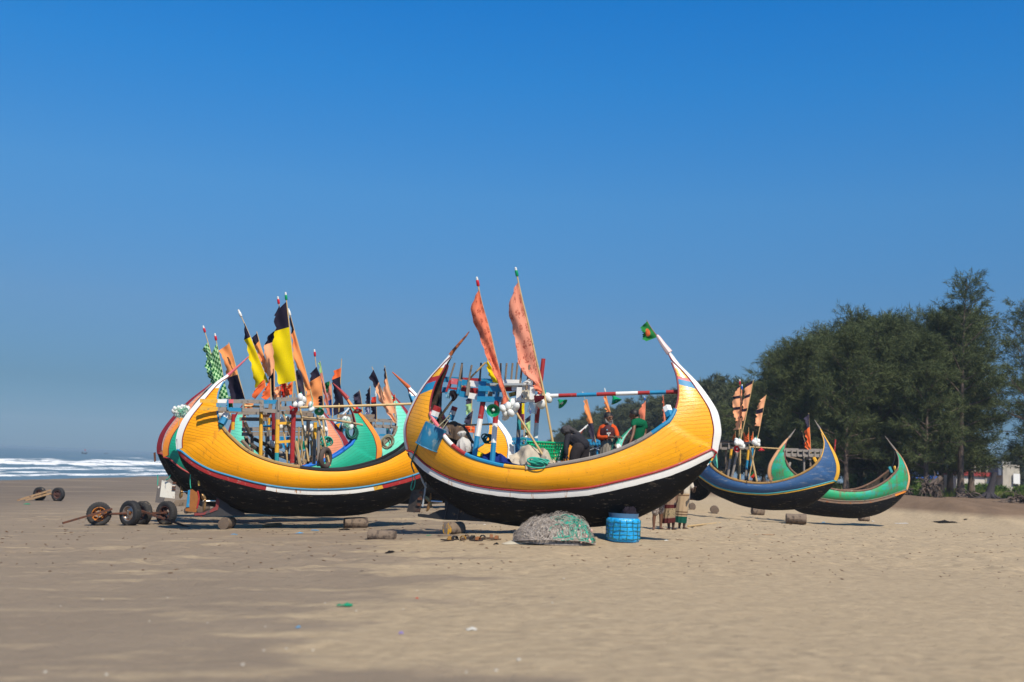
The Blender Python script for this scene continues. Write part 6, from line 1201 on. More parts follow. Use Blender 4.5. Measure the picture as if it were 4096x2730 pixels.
# --- bearded man in the orange and maroon jersey
def bearded():
    q = q7(24.85); o = q(1500, 1180); e = empty('person', o); tag(e, 'bearded man in orange sleeved maroon jersey and checked lungi mending line in the boat', 'person'); Q = lambda x, y, d=0: q(x, y, d)-o
    c = Q(1508, 484, -.03); ch, up, fw, rt = head_chain(c, (.05, -.18, 1), (.5, -.85, -.15), 1.14)
    sl, sr = Q(1402, 645, .03), Q(1592, 640, -.02); el, er = Q(1362, 785, -.02), Q(1640, 740, -.10); wl, wr = Q(1500, 778, -.24), Q(1622, 778, -.26)
    body = ch+[[(c-up*.05, .058), (Q(1497, 600), .06), (Q(1495, 640), .07)], [(Q(1495, 660), .12), (Q(1492, 830), .13), (Q(1495, 1000), .12)], [(wl, .026), (Q(1520, 776, -.24), .024)], [(el, .045), (wl, .027)], [(er, .042), (wr, .026)], [(Q(1460, 960), .09), (Q(1455, 1130), .07), (Q(1452, 1290), .05)], [(Q(1540, 960), .09), (Q(1545, 1130), .07), (Q(1548, 1290), .05)]]
    body += hand(Q(1515, 774, -.24), (1, -.1, .06), (.1, .1, -.8), 1.0, .75, 1)+hand(Q(1625, 782, -.26), (.75, -.35, .1), (-.2, .2, -.7), 1.0, .8, -1)
    blob('body', body, SKIN, e, .009, 3); eyes(e, c, up, fw, rt, 1.14)
    blob('beard', [[(c-up*.10+fw*.055, .056), (c-up*.15+fw*.065, .046), (c-up*.185+fw*.06, .024)], [(c-up*.052+fw*.108-rt*.035, .012), (c-up*.046+fw*.114, .012), (c-up*.052+fw*.108+rt*.035, .012)]]+[[(c-up*.02+rt*.09*k+fw*.005, .014), (c-up*.09+rt*.07*k+fw*.04, .032)] for k in (-1, 1)], GREYH, e, .01, 2)
    cap_hair(e, c, up, fw, rt, 1.12, HAIR)
    JERO, JERM = cloth('orange_jersey', (.72, .10, .025)), mat('maroon_jersey', (.05, .012, .017), .8, .3, 9, (.09, .025, .025), (.55, .6), 16, bmp=.2)
    blob('sleeves', [[(sl, .070), (Q(1372, 715, .02), .064), (el, .060), (Q(1410, 792, -.14), .052), (Q(1478, 782, -.22), .043)], [(sr, .064), (Q(1622, 690, -.05), .056), (er, .052), (Q(1640, 765, -.2), .045)], [(sl, .072), (Q(1450, 622), .075), (Q(1500, 618, .02), .085), (Q(1550, 622), .075), (sr, .066)], [(Q(1430, 655, -.02), .08), (Q(1565, 655, -.02), .08)]], JERO, e, .011, 4)
    blob('jersey', [[(Q(1436, 676, -.03), .09), (Q(1558, 672, -.03), .09)], [(Q(1438, 700, -.02), .104), (Q(1434, 750), .105), (Q(1440, 815), .105)], [(Q(1556, 700, -.02), .104), (Q(1558, 750), .105), (Q(1554, 815), .105)], [(Q(1495, 668, -.06), .115), (Q(1495, 820, -.03), .13)]], JERM, e, .012, 5)
    lg = MB(); MB().beam(Q(1480, 722, -.185), Q(1538, 718, -.185), .012, .026, up=(0, 0, 1)).beam(Q(1509, 718, -.185), Q(1509, 765, -.185), .022, .012, up=(0, 1, 0)).beam(Q(1484, 728, -.185), Q(1484, 742, -.185), .01, .012, up=(0, 1, 0)).build('white_letter', WHITEPL, e, smooth=False)
    A, B, C = Q(1470, 674, -.18), Q(1500, 674, -.18), Q(1484, 654, -.18); d = np.array([0, .012, 0]); MB().add([A, B, C, A+d, B+d, C+d], [(0, 1, 2), (5, 4, 3), (0, 3, 4, 1), (1, 4, 5, 2), (2, 5, 3, 0)]).build('chest_mark', mat('pale_blue_mark', (.2, .4, .5), .6), e, smooth=False)
    lungi(e, [(Q(1392, 815), Q(1612, 812)), (Q(1378, 920), Q(1626, 915)), (Q(1362, 1060), Q(1640, 1050)), (Q(1358, 1200), Q(1645, 1200))], .15, cloth('checked_grey_lungi', (.26, .22, .17), 'check', scale=(16, 3, 1), col2=(.34, .30, .24)), 14)
    MB().tube(cmr([Q(1560, 800, -.27), Q(1600, 830, -.25), Q(1560, 900, -.2), Q(1570, 1000, -.2)], 12), .009, 5).tube(cmr([Q(1600, 770, -.27), Q(1640, 800, -.28), Q(1610, 850, -.2), Q(1530, 1010, -.2)], 12), .009, 5).build('held_line', ROPE_D, e)
def lungi(e, rings, depth, m, folds=10, name='lungi', bands=None):
    """wrapped cloth: pairs of left / right edge points, top to bottom"""
    L = cmr([r[0] for r in rings], 24); Rr = cmr([r[1] for r in rings], 24); rows = []; uv = []
    for i in range(24):
        c = (L[i]+Rr[i])/2; hx = (Rr[i]-L[i])/2; w = np.linalg.norm(hx); r_ = []
        for j in range(49):
            a = 2*math.pi*(j % 48)/48; f = 1+(.02+.05*i/23)*math.sin(a*folds+1.3+i*.06)+.02*math.sin(a*3+i*.3); r_.append(c+hx*math.cos(a)*f+np.array([0, depth*(w/(np.linalg.norm((Rr[0]-L[0])/2)))*math.sin(a)*f, 0])); uv.append((j/48*2+.001, i/23))
        rows.append(r_)
    ms = [m] if not bands else []
    for b_ in bands or []:
        if b_[1] not in ms: ms.append(b_[1])
    def mi(i, j):
        if not bands: return 0
        return ms.index(next(b_[1] for b_ in bands if (i+.5)/23 < b_[0]))
    return MB().grid([r_[::-1] for r_ in rows], mi, uv).build(name, ms, e)
# --- boy in the green shirt
def boy():
    q = q7(24.35); o = q(1940, 1130); e = empty('person', o); tag(e, 'boy in a green t shirt seen from behind, standing near the bow', 'person'); Q = lambda x, y, d=0: q(x, y, d)-o
    c = Q(1902, 436); ch, up, fw, rt = head_chain(c, (-.12, -.05, 1), (-.96, .1, -.32), .96)
    sl, sr = Q(1912, 545, -.10), Q(2062, 560, .02)
    body = ch+[[(c-up*.04-fw*.02, .05), (Q(1955, 500), .052), (Q(1975, 540), .06)], [(Q(1980, 585), .085), (Q(1965, 830), .09), (Q(1930, 960), .1)], [(sl, .042), (Q(1905, 640, -.16), .042), (Q(1893, 722, -.2), .036), (Q(1870, 800, -.25), .03), (Q(1852, 848, -.28), .024)], [(sr, .042), (Q(2076, 650, 0), .042), (Q(2074, 730, 0), .036), (Q(2060, 830, -.1), .028)], [(Q(1900, 930), .085), (Q(1880, 1090), .06), (Q(1870, 1250), .045)], [(Q(1970, 930), .085), (Q(1975, 1090), .06), (Q(1975, 1250), .045)]]
    body += hand(Q(1850, 852, -.28), (-.35, -.1, -.8), (-.8, 0, .1), .95, .75, -1)+hand(Q(2060, 832, -.1), (-.1, -.2, -1), (-.5, 0, .2), .95, .6, 1)
    blob('body', body, SKIN_B, e, .009, 3); eyes(e, c, up, fw, rt, .96); cap_hair(e, c, up, fw, rt, 1.03, HAIR)
    blob('hair_fringe', [[(c+up*.085+fw*.02, .035), (c+up*.07+fw*.075, .02)], [(c+up*.05-fw*.06, .055), (c-up*.01-fw*.07, .036)]], HAIR, e, .01, 2)
    blob('t_shirt', [[(Q(1908, 545, -.07), .068), (Q(1985, 540), .085), (Q(2062, 558), .066)], [(Q(1920, 575, -.08), .075), (Q(1985, 575, -.05), .10), (Q(2050, 580), .075)], [(Q(1930, 560), .085), (Q(1935, 690), .09), (Q(1925, 800), .085)], [(Q(2030, 565), .085), (Q(2020, 690), .088), (Q(1990, 800), .088)], [(Q(1975, 560), .10), (Q(1970, 700), .115), (Q(1955, 812), .115)], [(Q(1902, 545, -.08), .062), (Q(1896, 595, -.13), .058)], [(Q(2068, 560), .06), (Q(2084, 625), .056)], [(Q(1950, 500), .056), (Q(1965, 530), .07)]], cloth('green_t_shirt', (.006, .13, .06)), e, .012, 5)
    blob('shorts', [[(Q(1925, 845), .11), (Q(1985, 850), .10)], [(Q(1905, 860), .11), (Q(1850, 930, -.1), .1), (Q(1850, 1060, -.1), .09)], [(Q(1985, 860), .11), (Q(1985, 1060), .1)]], cloth('dark_shorts', (.018, .016, .02)), e, .013, 4)
# --- bending man in black
def bender():
    q = q7(24.6); o = q(1060, 1260); e = empty('person', o); tag(e, 'man in black bending over with a grey cloth wrapped round his head', 'person'); Q = lambda x, y, d=0: q(x, y, d)-o
    c = Q(850, 690, -.06); ch, up, fw, rt = head_chain(c, (-.75, -.25, .45), (-.5, -.15, -.9), 1.02); sh_ = Q(870, 780, -.1); s2 = Q(900, 770, .22)
    body = ch+[[(c-up*.05, .055), (Q(900, 740), .06)], [(Q(900, 760), .12), (Q(1000, 830), .13), (Q(1090, 930), .13)], [(sh_, .05), (Q(845, 890, -.16), .042), (Q(845, 1000, -.2), .034), (Q(848, 1060, -.2), .026)], [(s2, .05), (Q(850, 900, .25), .042), (Q(810, 1110, .2), .03), (Q(806, 1150, .2), .026)], [(Q(1030, 980, -.06), .08), (Q(975, 1100, -.1), .06), (Q(955, 1280, -.1), .05)], [(Q(1112, 980, .07), .08), (Q(1100, 1280, .08), .05)]]
    body += hand(Q(808, 1150, .2), (-.1, -.1, -1), (.6, -.3, 0), 1.0, .5, 1); blob('body', body, SKIN_D, e, .01, 3); eyes(e, c, up, fw, rt, 1)
    BK = mat('black_long_shirt', (.010, .010, .016), .85, .25, 8, bmp=.3); BK2 = mat('black_trousers', (.017, .013, .015), .9, .3, 8, bmp=.4)
    blob('long_shirt', [[(Q(880, 775, -.08), .085), (Q(920, 755, .1), .10), (Q(960, 780, 0), .135), (Q(1030, 830, 0), .15), (Q(1110, 900, 0), .145)], [(Q(900, 800), .12), (Q(1000, 860), .13), (Q(1100, 910), .13)], [(sh_, .075), (Q(845, 890, -.16), .062), (Q(843, 1000, -.2), .052), (Q(846, 1050, -.2), .045)], [(s2, .07), (Q(860, 900, .25), .055), (Q(830, 1030, .22), .045)]], BK, e, .012, 5)
    blob('glove', hand(Q(846, 1055, -.2), (.05, -.05, -1), (.7, -.3, 0), 1.1, .4, -1), BK, e, .008, 2)
    blob('trousers', [[(Q(1050, 925, -.04), .13), (Q(1120, 935, .06), .14)], [(Q(1030, 960, -.08), .145), (Q(975, 1080, -.1), .125), (Q(950, 1290, -.1), .09)], [(Q(1115, 960, .06), .145), (Q(1105, 1090, .08), .13), (Q(1090, 1290, .08), .09)]], BK2, e, .013, 5)
    HD = cloth('grey_head_cloth', (.075, .07, .075)); fl = [[(c+up*.05, .10), (c-up*.02-fw*.03, .095)], [(c-up*.0-fw*.06, .085), (Q(930, 690, .02), .075), (Q(990, 715, .0), .055), (Q(1060, 725, -.02), .025)], [(Q(870, 640, -.02), .05), (Q(920, 668, -.1), .05), (Q(980, 710, -.1), .03)]]
    hd = blob('head_cloth', fl, HD, e, .01, 2); tx = bpy.data.textures.new('folds', 'CLOUDS'); tx.noise_scale = .06; dm = hd.modifiers.new('folds', 'DISPLACE'); dm.texture = tx; dm.strength = .05
# --- the people standing beyond the bow, only their legs in sight
def legs_person(label, px, py, body_fn):
    f = G(px, py); e = empty('person', f); tag(e, label, 'person'); q = lambda x, y, d=0: at(*R6(x, y), f[1]+d)-f; body_fn(e, q)
def upper(e, Q, hip, sh, hd, sk, shirt, s=1.0):
    """rest of the figure, hidden by the hull: torso, head and arms reaching to the planks"""
    c = hd; ch, up, fw, rt = head_chain(c, (0, -.15, 1), (0, -1, -.2), s); L, Rr = sh+np.array([-.18, 0, 0]), sh+np.array([.18, 0, 0])
    b = ch+[[(c-up*.05, .055), (sh+np.array([0, 0, .02]), .065)], [(sh, .12), (hip, .12)]]
    for p, k in ((L, -1), (Rr, 1)):
        w = p+np.array([.05*k, -.42, -.12]); b += [[(p, .05), (p+np.array([.05*k, -.2, -.24]), .04), (w, .026)]]+hand(w, (0, -.9, .2), (0, -.2, -.8), 1, .4, -k)
    blob('torso', [[(sh+np.array([-.15, 0, 0]), .075), (sh+np.array([.15, 0, 0]), .075)], [(sh-np.array([.06, 0, .05]), .12), (hip-np.array([.05, 0, 0]), .13)], [(sh+np.array([.06, 0, -.05]), .12), (hip+np.array([.05, 0, 0]), .13)]]+[[(p, .065), (p+np.array([.03*k, -.1, -.13]), .06)] for p, k in ((L, -1), (Rr, 1))], shirt, e, .014, 4)
    cap_hair(e, c, up, fw, rt, s, HAIR); eyes(e, c, up, fw, rt, s); return b
def foot(an, d, s=1.0):
    d = np.array(d, float); d /= np.linalg.norm(d); return [[(an, .033*s), (an+np.array([0, 0, -.045*s])+d*.02, .034*s), (an+np.array([0, 0, -.058*s])+d*.13*s, .026*s), (an+np.array([0, 0, -.064*s])+d*.19*s, .018*s)], [(an+np.array([0, 0, -.05*s])-d*.035*s, .03*s), (an+np.array([0, 0, -.055*s])+d*.03, .03*s)]]
def p1_(e, Q):
    a1, a2 = Q(1326, 1165), Q(1405, 1160, .1); hip = Q(1375, 900); sh = Q(1395, 720); hd = Q(1400, 610)
    b = upper(e, Q, hip, sh, hd, SKIN_D, cloth('grey_shirt', (.2, .2, .2)))+[[(Q(1345, 920), .085), (Q(1332, 1040), .052), (Q(1328, 1080), .05), (a1, .034)], [(Q(1405, 920, .08), .085), (Q(1408, 1040, .1), .055), (a2, .036)]]+foot(a1, (-.2, -1, 0))+foot(a2, (.3, -1, 0))
    blob('body', b, SKIN, e, .011, 3); blob('shorts', [[(Q(1350, 910), .11), (Q(1402, 910, .06), .11)], [(Q(1345, 930), .115), (Q(1345, 1000), .1)], [(Q(1405, 930, .08), .115), (Q(1405, 985, .1), .1)]], mat('grey_patterned_shorts', (.17, .13, .11), .9, .3, 6, (.4, .36, .32), (.52, .58), 20, bmp=.2), e, .014, 4)
def p2_(e, Q):
    a1, a2 = Q(1498, 1168, -.03), Q(1548, 1170, .06); hip = Q(1530, 860); sh = Q(1545, 680); hd = Q(1545, 575); M1, M2 = cloth('tan_lungi', (.34, .23, .16)), cloth('dark_red_lungi_band', (.11, .025, .025)); M3 = mat('patterned_lungi', (.27, .2, .11), .9, .15, 6, (.05, .045, .03), (.56, .6), 26, bmp=.1)
    b = upper(e, Q, hip, sh, hd, SKIN_D, cloth('brown_shirt', (.2, .12, .08)))+[[(Q(1500, 900), .09), (Q(1495, 1060), .06), (a1, .036)], [(Q(1550, 900), .09), (Q(1550, 1060, .05), .06), (a2, .036)]]+foot(a1, (-.7, -1, 0))+foot(a2, (.5, -1, 0)); blob('body', b, SKIN_D, e, .011, 3)
    lungi(e, [(Q(1478, 800), Q(1590, 800)), (Q(1445, 920), Q(1582, 900)), (Q(1428, 1040), Q(1572, 1030)), (Q(1420, 1125), Q(1566, 1110))], .16, M1, 11, bands=[(.36, M1), (.46, M2), (.78, M3), (.82, M1), (1.1, M2)])
def p3_(e, Q):
    a1, a2 = Q(1618, 1160, .08), Q(1672, 1160, -.03); hip = Q(1670, 830); sh = Q(1680, 660); hd = Q(1668, 555); M1 = cloth('beige_lungi', (.55, .40, .25)); M2 = cloth('brown_line', (.2, .12, .07)); M3 = cloth('dark_green_hem', (.01, .10, .07))
    b = upper(e, Q, hip, sh, hd, SKIN_D, cloth('cream_shirt', (.62, .55, .45)))+[[(Q(1640, 870), .09), (Q(1630, 1050), .06), (a1, .036)], [(Q(1690, 870), .09), (Q(1680, 1050), .06), (a2, .036)]]+foot(a1, (-.5, -1, 0))+foot(a2, (.6, -1, 0)); blob('body', b, SKIN_D, e, .011, 3)
    bands = []; t = .06
    while t < .76: bands += [(t, M1), (t+.018, M2)]; t += .092
    lungi(e, [(Q(1596, 780), Q(1742, 785)), (Q(1582, 900), Q(1725, 900)), (Q(1574, 1020), Q(1708, 1020)), (Q(1566, 1112), Q(1694, 1122))], .17, M1, 9, bands=[(x+.001, m) for x, m in bands]+[(.78, M1), (1.1, M3)])
    blob('shirt_tail', [[(Q(1650, 760), .13), (Q(1690, 770), .13)], [(Q(1665, 700), .14), (Q(1680, 775), .15)]], cloth('cream_shirt', (.62, .55, .45)), e, .014, 4)
bearded(); boy(); bender()
legs_person('barelegged person in grey patterned shorts standing beyond the bow', 2612, 2117, p1_)
legs_person('person in a brown patterned lungi with red bands beyond the bow', 2680, 2119, p2_)
legs_person('person in a beige striped lungi with dark green hem beyond the bow', 2735, 2117, p3_)
# ---------------------------------------------------------------- trees, undergrowth and the buildings behind
BARK = mat('casuarina_bark', (.13, .095, .075), .95, .35, 4, (.05, .04, .035), (.5, .62), 5, (1, 1, .3), bmp=.7, bs=8, bst=(1, 1, .25))
def leafmat(name, a, b_, c_, k=.8, tr=.18):
    m, n, b = _nodes(name); col = mix(n, ramp(n, noise(n, k, 5), .36, .64), a, b_); col = mix(n, ramp(n, noise(n, k*4, 3), .5, .7), col, c_); n.links.new(col, b.inputs['Base Color']); b.inputs['Roughness'].default_value = .75; b.inputs['Specular IOR Level'].default_value = .1
    t = N(n, 'ShaderNodeBsdfTranslucent'); n.links.new(col, t.inputs[0]); mx = N(n, 'ShaderNodeMixShader'); mx.inputs[0].default_value = tr; out = [x for x in n.nodes if x.type == 'OUTPUT_MATERIAL'][0]
    n.links.new(b.outputs[0], mx.inputs[1]); n.links.new(t.outputs[0], mx.inputs[2]); n.links.new(mx.outputs[0], out.inputs[0]); return m
NEEDLE = leafmat('casuarina_needles', (.048, .064, .026), (.095, .120, .048), (.125, .138, .058))
NEEDLE2 = leafmat('far_casuarina_needles', (.050, .064, .034), (.095, .11, .056), (.12, .125, .065), .5)
BUSHM = leafmat('bush_leaves', (.05, .10, .02), (.11, .18, .035), (.16, .20, .05), 1.4); GRASSM = leafmat('rank_grass', (.09, .14, .025), (.17, .21, .05), (.24, .22, .09), .6)
def tri_mesh(name, base, dirs, side, L, w, m, parent, loc_=None):
    """many thin tapering blades, one triangle each"""
    n = len(base); V = np.empty((n, 3, 3)); V[:, 0] = base-side*w[:, None]; V[:, 1] = base+side*w[:, None]; V[:, 2] = base+dirs*L[:, None]
    me = bpy.data.meshes.new(name); me.vertices.add(n*3); me.vertices.foreach_set('co', V.astype(np.float32).ravel()); me.loops.add(n*3); me.loops.foreach_set('vertex_index', np.arange(n*3, dtype=np.int32)); me.polygons.add(n)
    me.polygons.foreach_set('loop_start', np.arange(0, n*3, 3, dtype=np.int32)); me.polygons.foreach_set('loop_total', np.full(n, 3, np.int32)); me.materials.append(m); me.update(calc_edges=True); me.validate()
    o = bpy.data.objects.new(name, me); COL.objects.link(o); o.parent = parent
    if loc_ is not None: o.location = loc_
    return o
def unit(a): return a/(np.linalg.norm(a, axis=-1, keepdims=True)+1e-9)
def tree_meshes(seed, H, Rc, low, dens, mat_, blade=.42, bw=.022, lean=0.0, open_=.0, nb=24):
    """casuarina: tapered trunk, rising limbs, crown of drooping needle sprays"""
    g = np.random.default_rng(seed); tr = MB(); n = 14; ph = g.uniform(0, 6)
    spine = np.array([[lean*(i/n)**1.5*H*.25+.12*math.sin(ph+i*.7)*(i/n)*H*.06, .10*math.cos(ph+i*.5)*(i/n)*H*.06, H*i/n] for i in range(n+1)]); r0 = .028*H**.9*.55+.07
    tr.tube(spine, [r0*(1.5 if i == 0 else 1.12 if i == 1 else 1)*(1-.93*i/n) for i in range(n+1)], 9); tb, td = [], []
    nl = int(30*dens*(1-low)*1.4+12)
    for k in range(nl):
        t = low+(1-low)*((k+g.uniform(0, 1))/nl)**.92; z = t*H; u = (t-low)/(1-low); prof = (math.sin(math.pi*min(1, .16+.80*u)))**.8*(1-.30*u)+.10
        L = Rc*prof*g.uniform(.42, 1.38); az = k*2.4+g.uniform(-.5, .5); p = np.array([np.interp(z, spine[:, 2], spine[:, j]) for j in range(3)]); el = R(g.uniform(8, 34)+38*u)
        d = np.array([math.cos(az)*math.cos(el), math.sin(az)*math.cos(el), math.sin(el)]); pts = [p+d*L*s+np.array([0, 0, -.10*L*s*s+.06*L*math.sin(s*4+k)]) for s in np.linspace(0, 1, 6)]
        tr.tube(pts, [max(.012, (.05+.012*L)*(1-t*.5)*(1-.85*s)) for s in np.linspace(0, 1, 6)], 5, caps=False)
        for c_ in range(max(2, int((1.4+L*1.0)*dens))):
            s = min(1, g.uniform(.25, 1.08)); cc = p+d*L*s+np.array([0, 0, -.10*L*s*s])+g.normal(0, 1, 3)*np.array([.26, .26, .2])*(.5+.22*L); dd = unit(d*.6+unit(cc-p)*.3+g.normal(0, .35, 3)); tr.tube([p+d*L*s*.75, cc], [.02, .008], 4, caps=False)
            for _ in range(int(g.integers(5, 10))): o_ = g.normal(0, .36, 3)*np.array([1, 1, .32]); tb.append(cc+o_); td.append(unit(dd*.45+o_*1.1+g.normal(0, .3, 3)+np.array([0, 0, .22])))
    for _ in range(int(16*dens)): tb.append(spine[-1]+g.normal(0, .25, 3)*np.array([.6, .6, 1.6])-np.array([0, 0, .4])); td.append(unit(np.array([g.normal(0, .4), g.normal(0, .4), 1])))
    tb, td = np.array(tb), np.array(td); T = len(tb); keep = g.random(T) > open_*.5; tb, td = tb[keep], td[keep]; T = len(tb)
    D_ = np.repeat(td, nb, 0); base = np.repeat(tb, nb, 0)+D_*g.uniform(-.1, .75, (T*nb, 1))+g.normal(0, .07, (T*nb, 3)); dirs = unit(D_*.8+g.normal(0, .42, (T*nb, 3))+np.array([0, 0, -.22])); side = unit(np.cross(dirs, g.normal(0, 1, (T*nb, 3))))
    return tr, base, dirs, side, blade*g.uniform(.55, 1.35, T*nb), bw*g.uniform(.7, 1.3, T*nb)
PROTO = {}
def tree_proto(key, **k):
    tr, base, dirs, side, L, w = tree_meshes(**k); e = empty('casuarina_tree', (0, 0, 0)); tr.build('trunk', BARK, e); tri_mesh('crown', base, dirs, side, L, w, k['mat_'], e); PROTO[key] = (e, k['H']); return e
def copy_tree(root, loc_, rz, sc, label, group):
    c = root.copy(); COL.objects.link(c); c.location = loc_; c.rotation_euler = (0, 0, rz); c.scale = sc; c['label'] = label; c['group'] = group; c['category'] = 'tree'
    for ch in root.children:
        d = ch.copy(); COL.objects.link(d); d.parent = c
    return c
used = set()
def put_tree(key, px, Y, top, label, group, rz=0.0, wide=1.0):
    b = at(px, 1500, Y); z = tz(b[0], Y); root, H = PROTO[key]; topz = at(px, top, Y)[2]; s = (topz-z+.1)/(H+1.0); L = (b[0], Y, z-.1); sc = (s*wide, s*wide, s)
    if key not in used:
        used.add(key); root.location = L; root.rotation_euler = (0, 0, rz); root.scale = sc; tag(root, label, 'tree', group); return root
    return copy_tree(root, L, rz, sc, label, group)
tree_proto('tall', seed=1, H=17, Rc=3.9, low=.2, dens=.78, mat_=NEEDLE, open_=.5, lean=.12)
tree_proto('full', seed=2, H=13, Rc=4.4, low=.10, dens=1.3, mat_=NEEDLE)
tree_proto('broad', seed=3, H=12, Rc=4.9, low=.09, dens=1.25, mat_=NEEDLE)
tree_proto('slim', seed=4, H=13, Rc=3.5, low=.17, dens=1.1, mat_=NEEDLE, open_=.1)
tree_proto('far', seed=5, H=13, Rc=4.6, low=.10, dens=.85, mat_=NEEDLE2, blade=.7, bw=.05, nb=18)
tree_proto('farb', seed=6, H=12, Rc=5.2, low=.08, dens=.8, mat_=NEEDLE2, blade=.75, bw=.055, nb=18)
GR = 'casuarina trees of the grove on the right'
for i, a in enumerate((('broad', 3120, 93, 1420, 'leftmost bushy casuarina of the grove, behind the striped flags'), ('full', 3205, 85, 1375, 'full casuarina of the grove just right of the leftmost one'), ('broad', 3300, 97, 1330, 'broad casuarina of the grove behind the blue bow tip'), ('slim', 3389, 79, 1310, 'casuarina with straight reddish trunk behind the blue bow'),
     ('full', 3446, 90, 1275, 'casuarina rising over the middle of the grove'), ('broad', 3525, 86, 1285, 'casuarina behind the tip of the green bow'), ('full', 3605, 95, 1290, 'casuarina right behind the green bow'), ('slim', 3706, 77, 1330, 'casuarina with a scarred trunk above the uprooted stump'),
     ('full', 3765, 84, 1270, 'casuarina at the left of the four close trunks'), ('slim', 3800, 88, 1240, 'casuarina in the middle of the close trunks'), ('tall', 3842, 80, 1095, 'tallest airy casuarina of the grove'), ('slim', 3885, 96, 1230, 'airy casuarina just right of the tallest'), ('tall', 4125, 76, 1215, 'casuarina cut by the right edge of the picture'), ('full', 4230, 84, 1330, 'casuarina mostly outside the right edge'))):
    put_tree(a[0], a[1], a[2], a[3], a[4], GR, i*1.3, 1.0)
FRG = 'far casuarinas along the back of the beach'
g_ = random.Random(4); prof_x = [2150, 2230, 2290, 2350, 2450, 2560, 2650, 2720, 2800, 2850, 2900, 2960, 3010, 3060, 3200, 3500, 3700]; prof_y = [1800, 1752, 1700, 1655, 1632, 1612, 1592, 1565, 1520, 1525, 1540, 1555, 1545, 1520, 1560, 1640, 1700]
for i in range(30):
    px = 2165+i*31+g_.uniform(-10, 10); Y = (235-i*3.4+g_.uniform(-12, 12)); top = np.interp(px, prof_x, prof_y)+abs(g_.gauss(0, 16)); w_ = ['farthest', 'hazy', 'middle', 'nearer', 'nearest'][min(4, i//6)]
    put_tree('far' if i % 2 else 'farb', px, Y, top, f'{w_} casuarina in the far grey green row, behind the boats', FRG, i*2.1, 1.0+.25*g_.random())
for i in range(9):
    put_tree('far' if i % 2 else 'farb', 3640+i*60, 190+g_.uniform(-15, 30), 1822+g_.uniform(-22, 22)+(i%3)*12, 'low hazy casuarina far behind the buildings on the right', 'hazy trees behind the buildings', i*1.7, 1.5)
for i in range(8):
    px = 3080+i*62+g_.uniform(-14, 14); put_tree('farb' if i % 2 else 'far', px, 128+g_.uniform(-8, 14), np.interp(px, [3080, 3500, 3800], [1560, 1680, 1800])+g_.uniform(-25, 25), 'dark casuarina in the back row behind the grove', 'back row behind the grove', i*1.1, 1.25)
def bush(label, px, py, Y, wpx, hpx, seed, m=BUSHM):
    b = at(px, py, Y); z = tz(b[0], Y); g = np.random.default_rng(seed); s = Y/FPX; w, h = wpx*s/2, hpx*s; n = int(260+w*260); a = g.uniform(0, 6.28, n); rr = g.random(n)**.45; ht = g.random(n)**.8; e = empty('bush', (b[0], Y, z)); tag(e, label, 'bush', 'bushes below the trees')
    c = np.stack([np.cos(a)*rr*w*np.sqrt(1.05-ht**2*.8), np.sin(a)*rr*w*.8*np.sqrt(1.05-ht**2*.8), ht*h*(.8+.3*g.random(n))], 1); nb = 9; base = np.repeat(c, nb, 0)+g.normal(0, .12, (n*nb, 3)); d = unit(g.normal(0, 1, (n*nb, 3))+np.array([0, 0, .5]))
    tri_mesh('foliage', base, d, unit(np.cross(d, g.normal(0, 1, (n*nb, 3)))), g.uniform(.12, .28, n*nb), g.uniform(.035, .07, n*nb), m, e); st = MB()
    for k in range(6): st.tube([(0, 0, 0), (g.normal(0, w*.3), g.normal(0, w*.3), h*.7)], [.03, .01], 4)
    st.build('stem', BARK, e)
for i, a in enumerate((('bright green bush left of the green bow', 3500, 1950, 105, 105, 60), ('bright green bush behind the blue bow', 3420, 1952, 108, 90, 50), ('weedy bush before the low wall, left one', 3868, 1962, 112, 80, 36), ('weedy bush before the low wall, right one', 3935, 1966, 112, 90, 38), ('pale green bush behind the stump', 4000, 1985, 104, 90, 34), ('bush at the right edge beside the tower', 4085, 1985, 103, 70, 40), ('bush under the blue banner', 3690, 1950, 116, 120, 40), ('dark bush in shade behind the blue boat', 3290, 1955, 110, 120, 70), ('dark bush behind the green stern', 3150, 1950, 112, 130, 80), ('yellow green weed beside the uprooted stump', 3684, 2000, 73, 26, 22))): bush(*a, seed=20+i)
def grass():
    g = np.random.default_rng(8); n = 60000; y = g.uniform(80, 128, n); x = y*g.uniform(.27, .56, n); k = fbm(x*.25, y*.2, 77, 4) > (-.12+.25*(1-sstep(84, 94, y))); x, y = x[k], y[k]; n = len(x); z = base_z(x, y); d = unit(np.stack([g.normal(0, .35, n), g.normal(0, .35, n), np.ones(n)], 1))
    tri_mesh('grass', np.stack([x, y, z], 1), d, unit(np.stack([g.normal(0, 1, n), g.normal(0, .4, n), np.zeros(n)], 1)), g.uniform(.25, .7, n), g.uniform(.025, .05, n), GRASSM, None); o = COL.objects[-1]; tag(o, 'rank green grass growing behind the beach', kind='stuff')
grass()
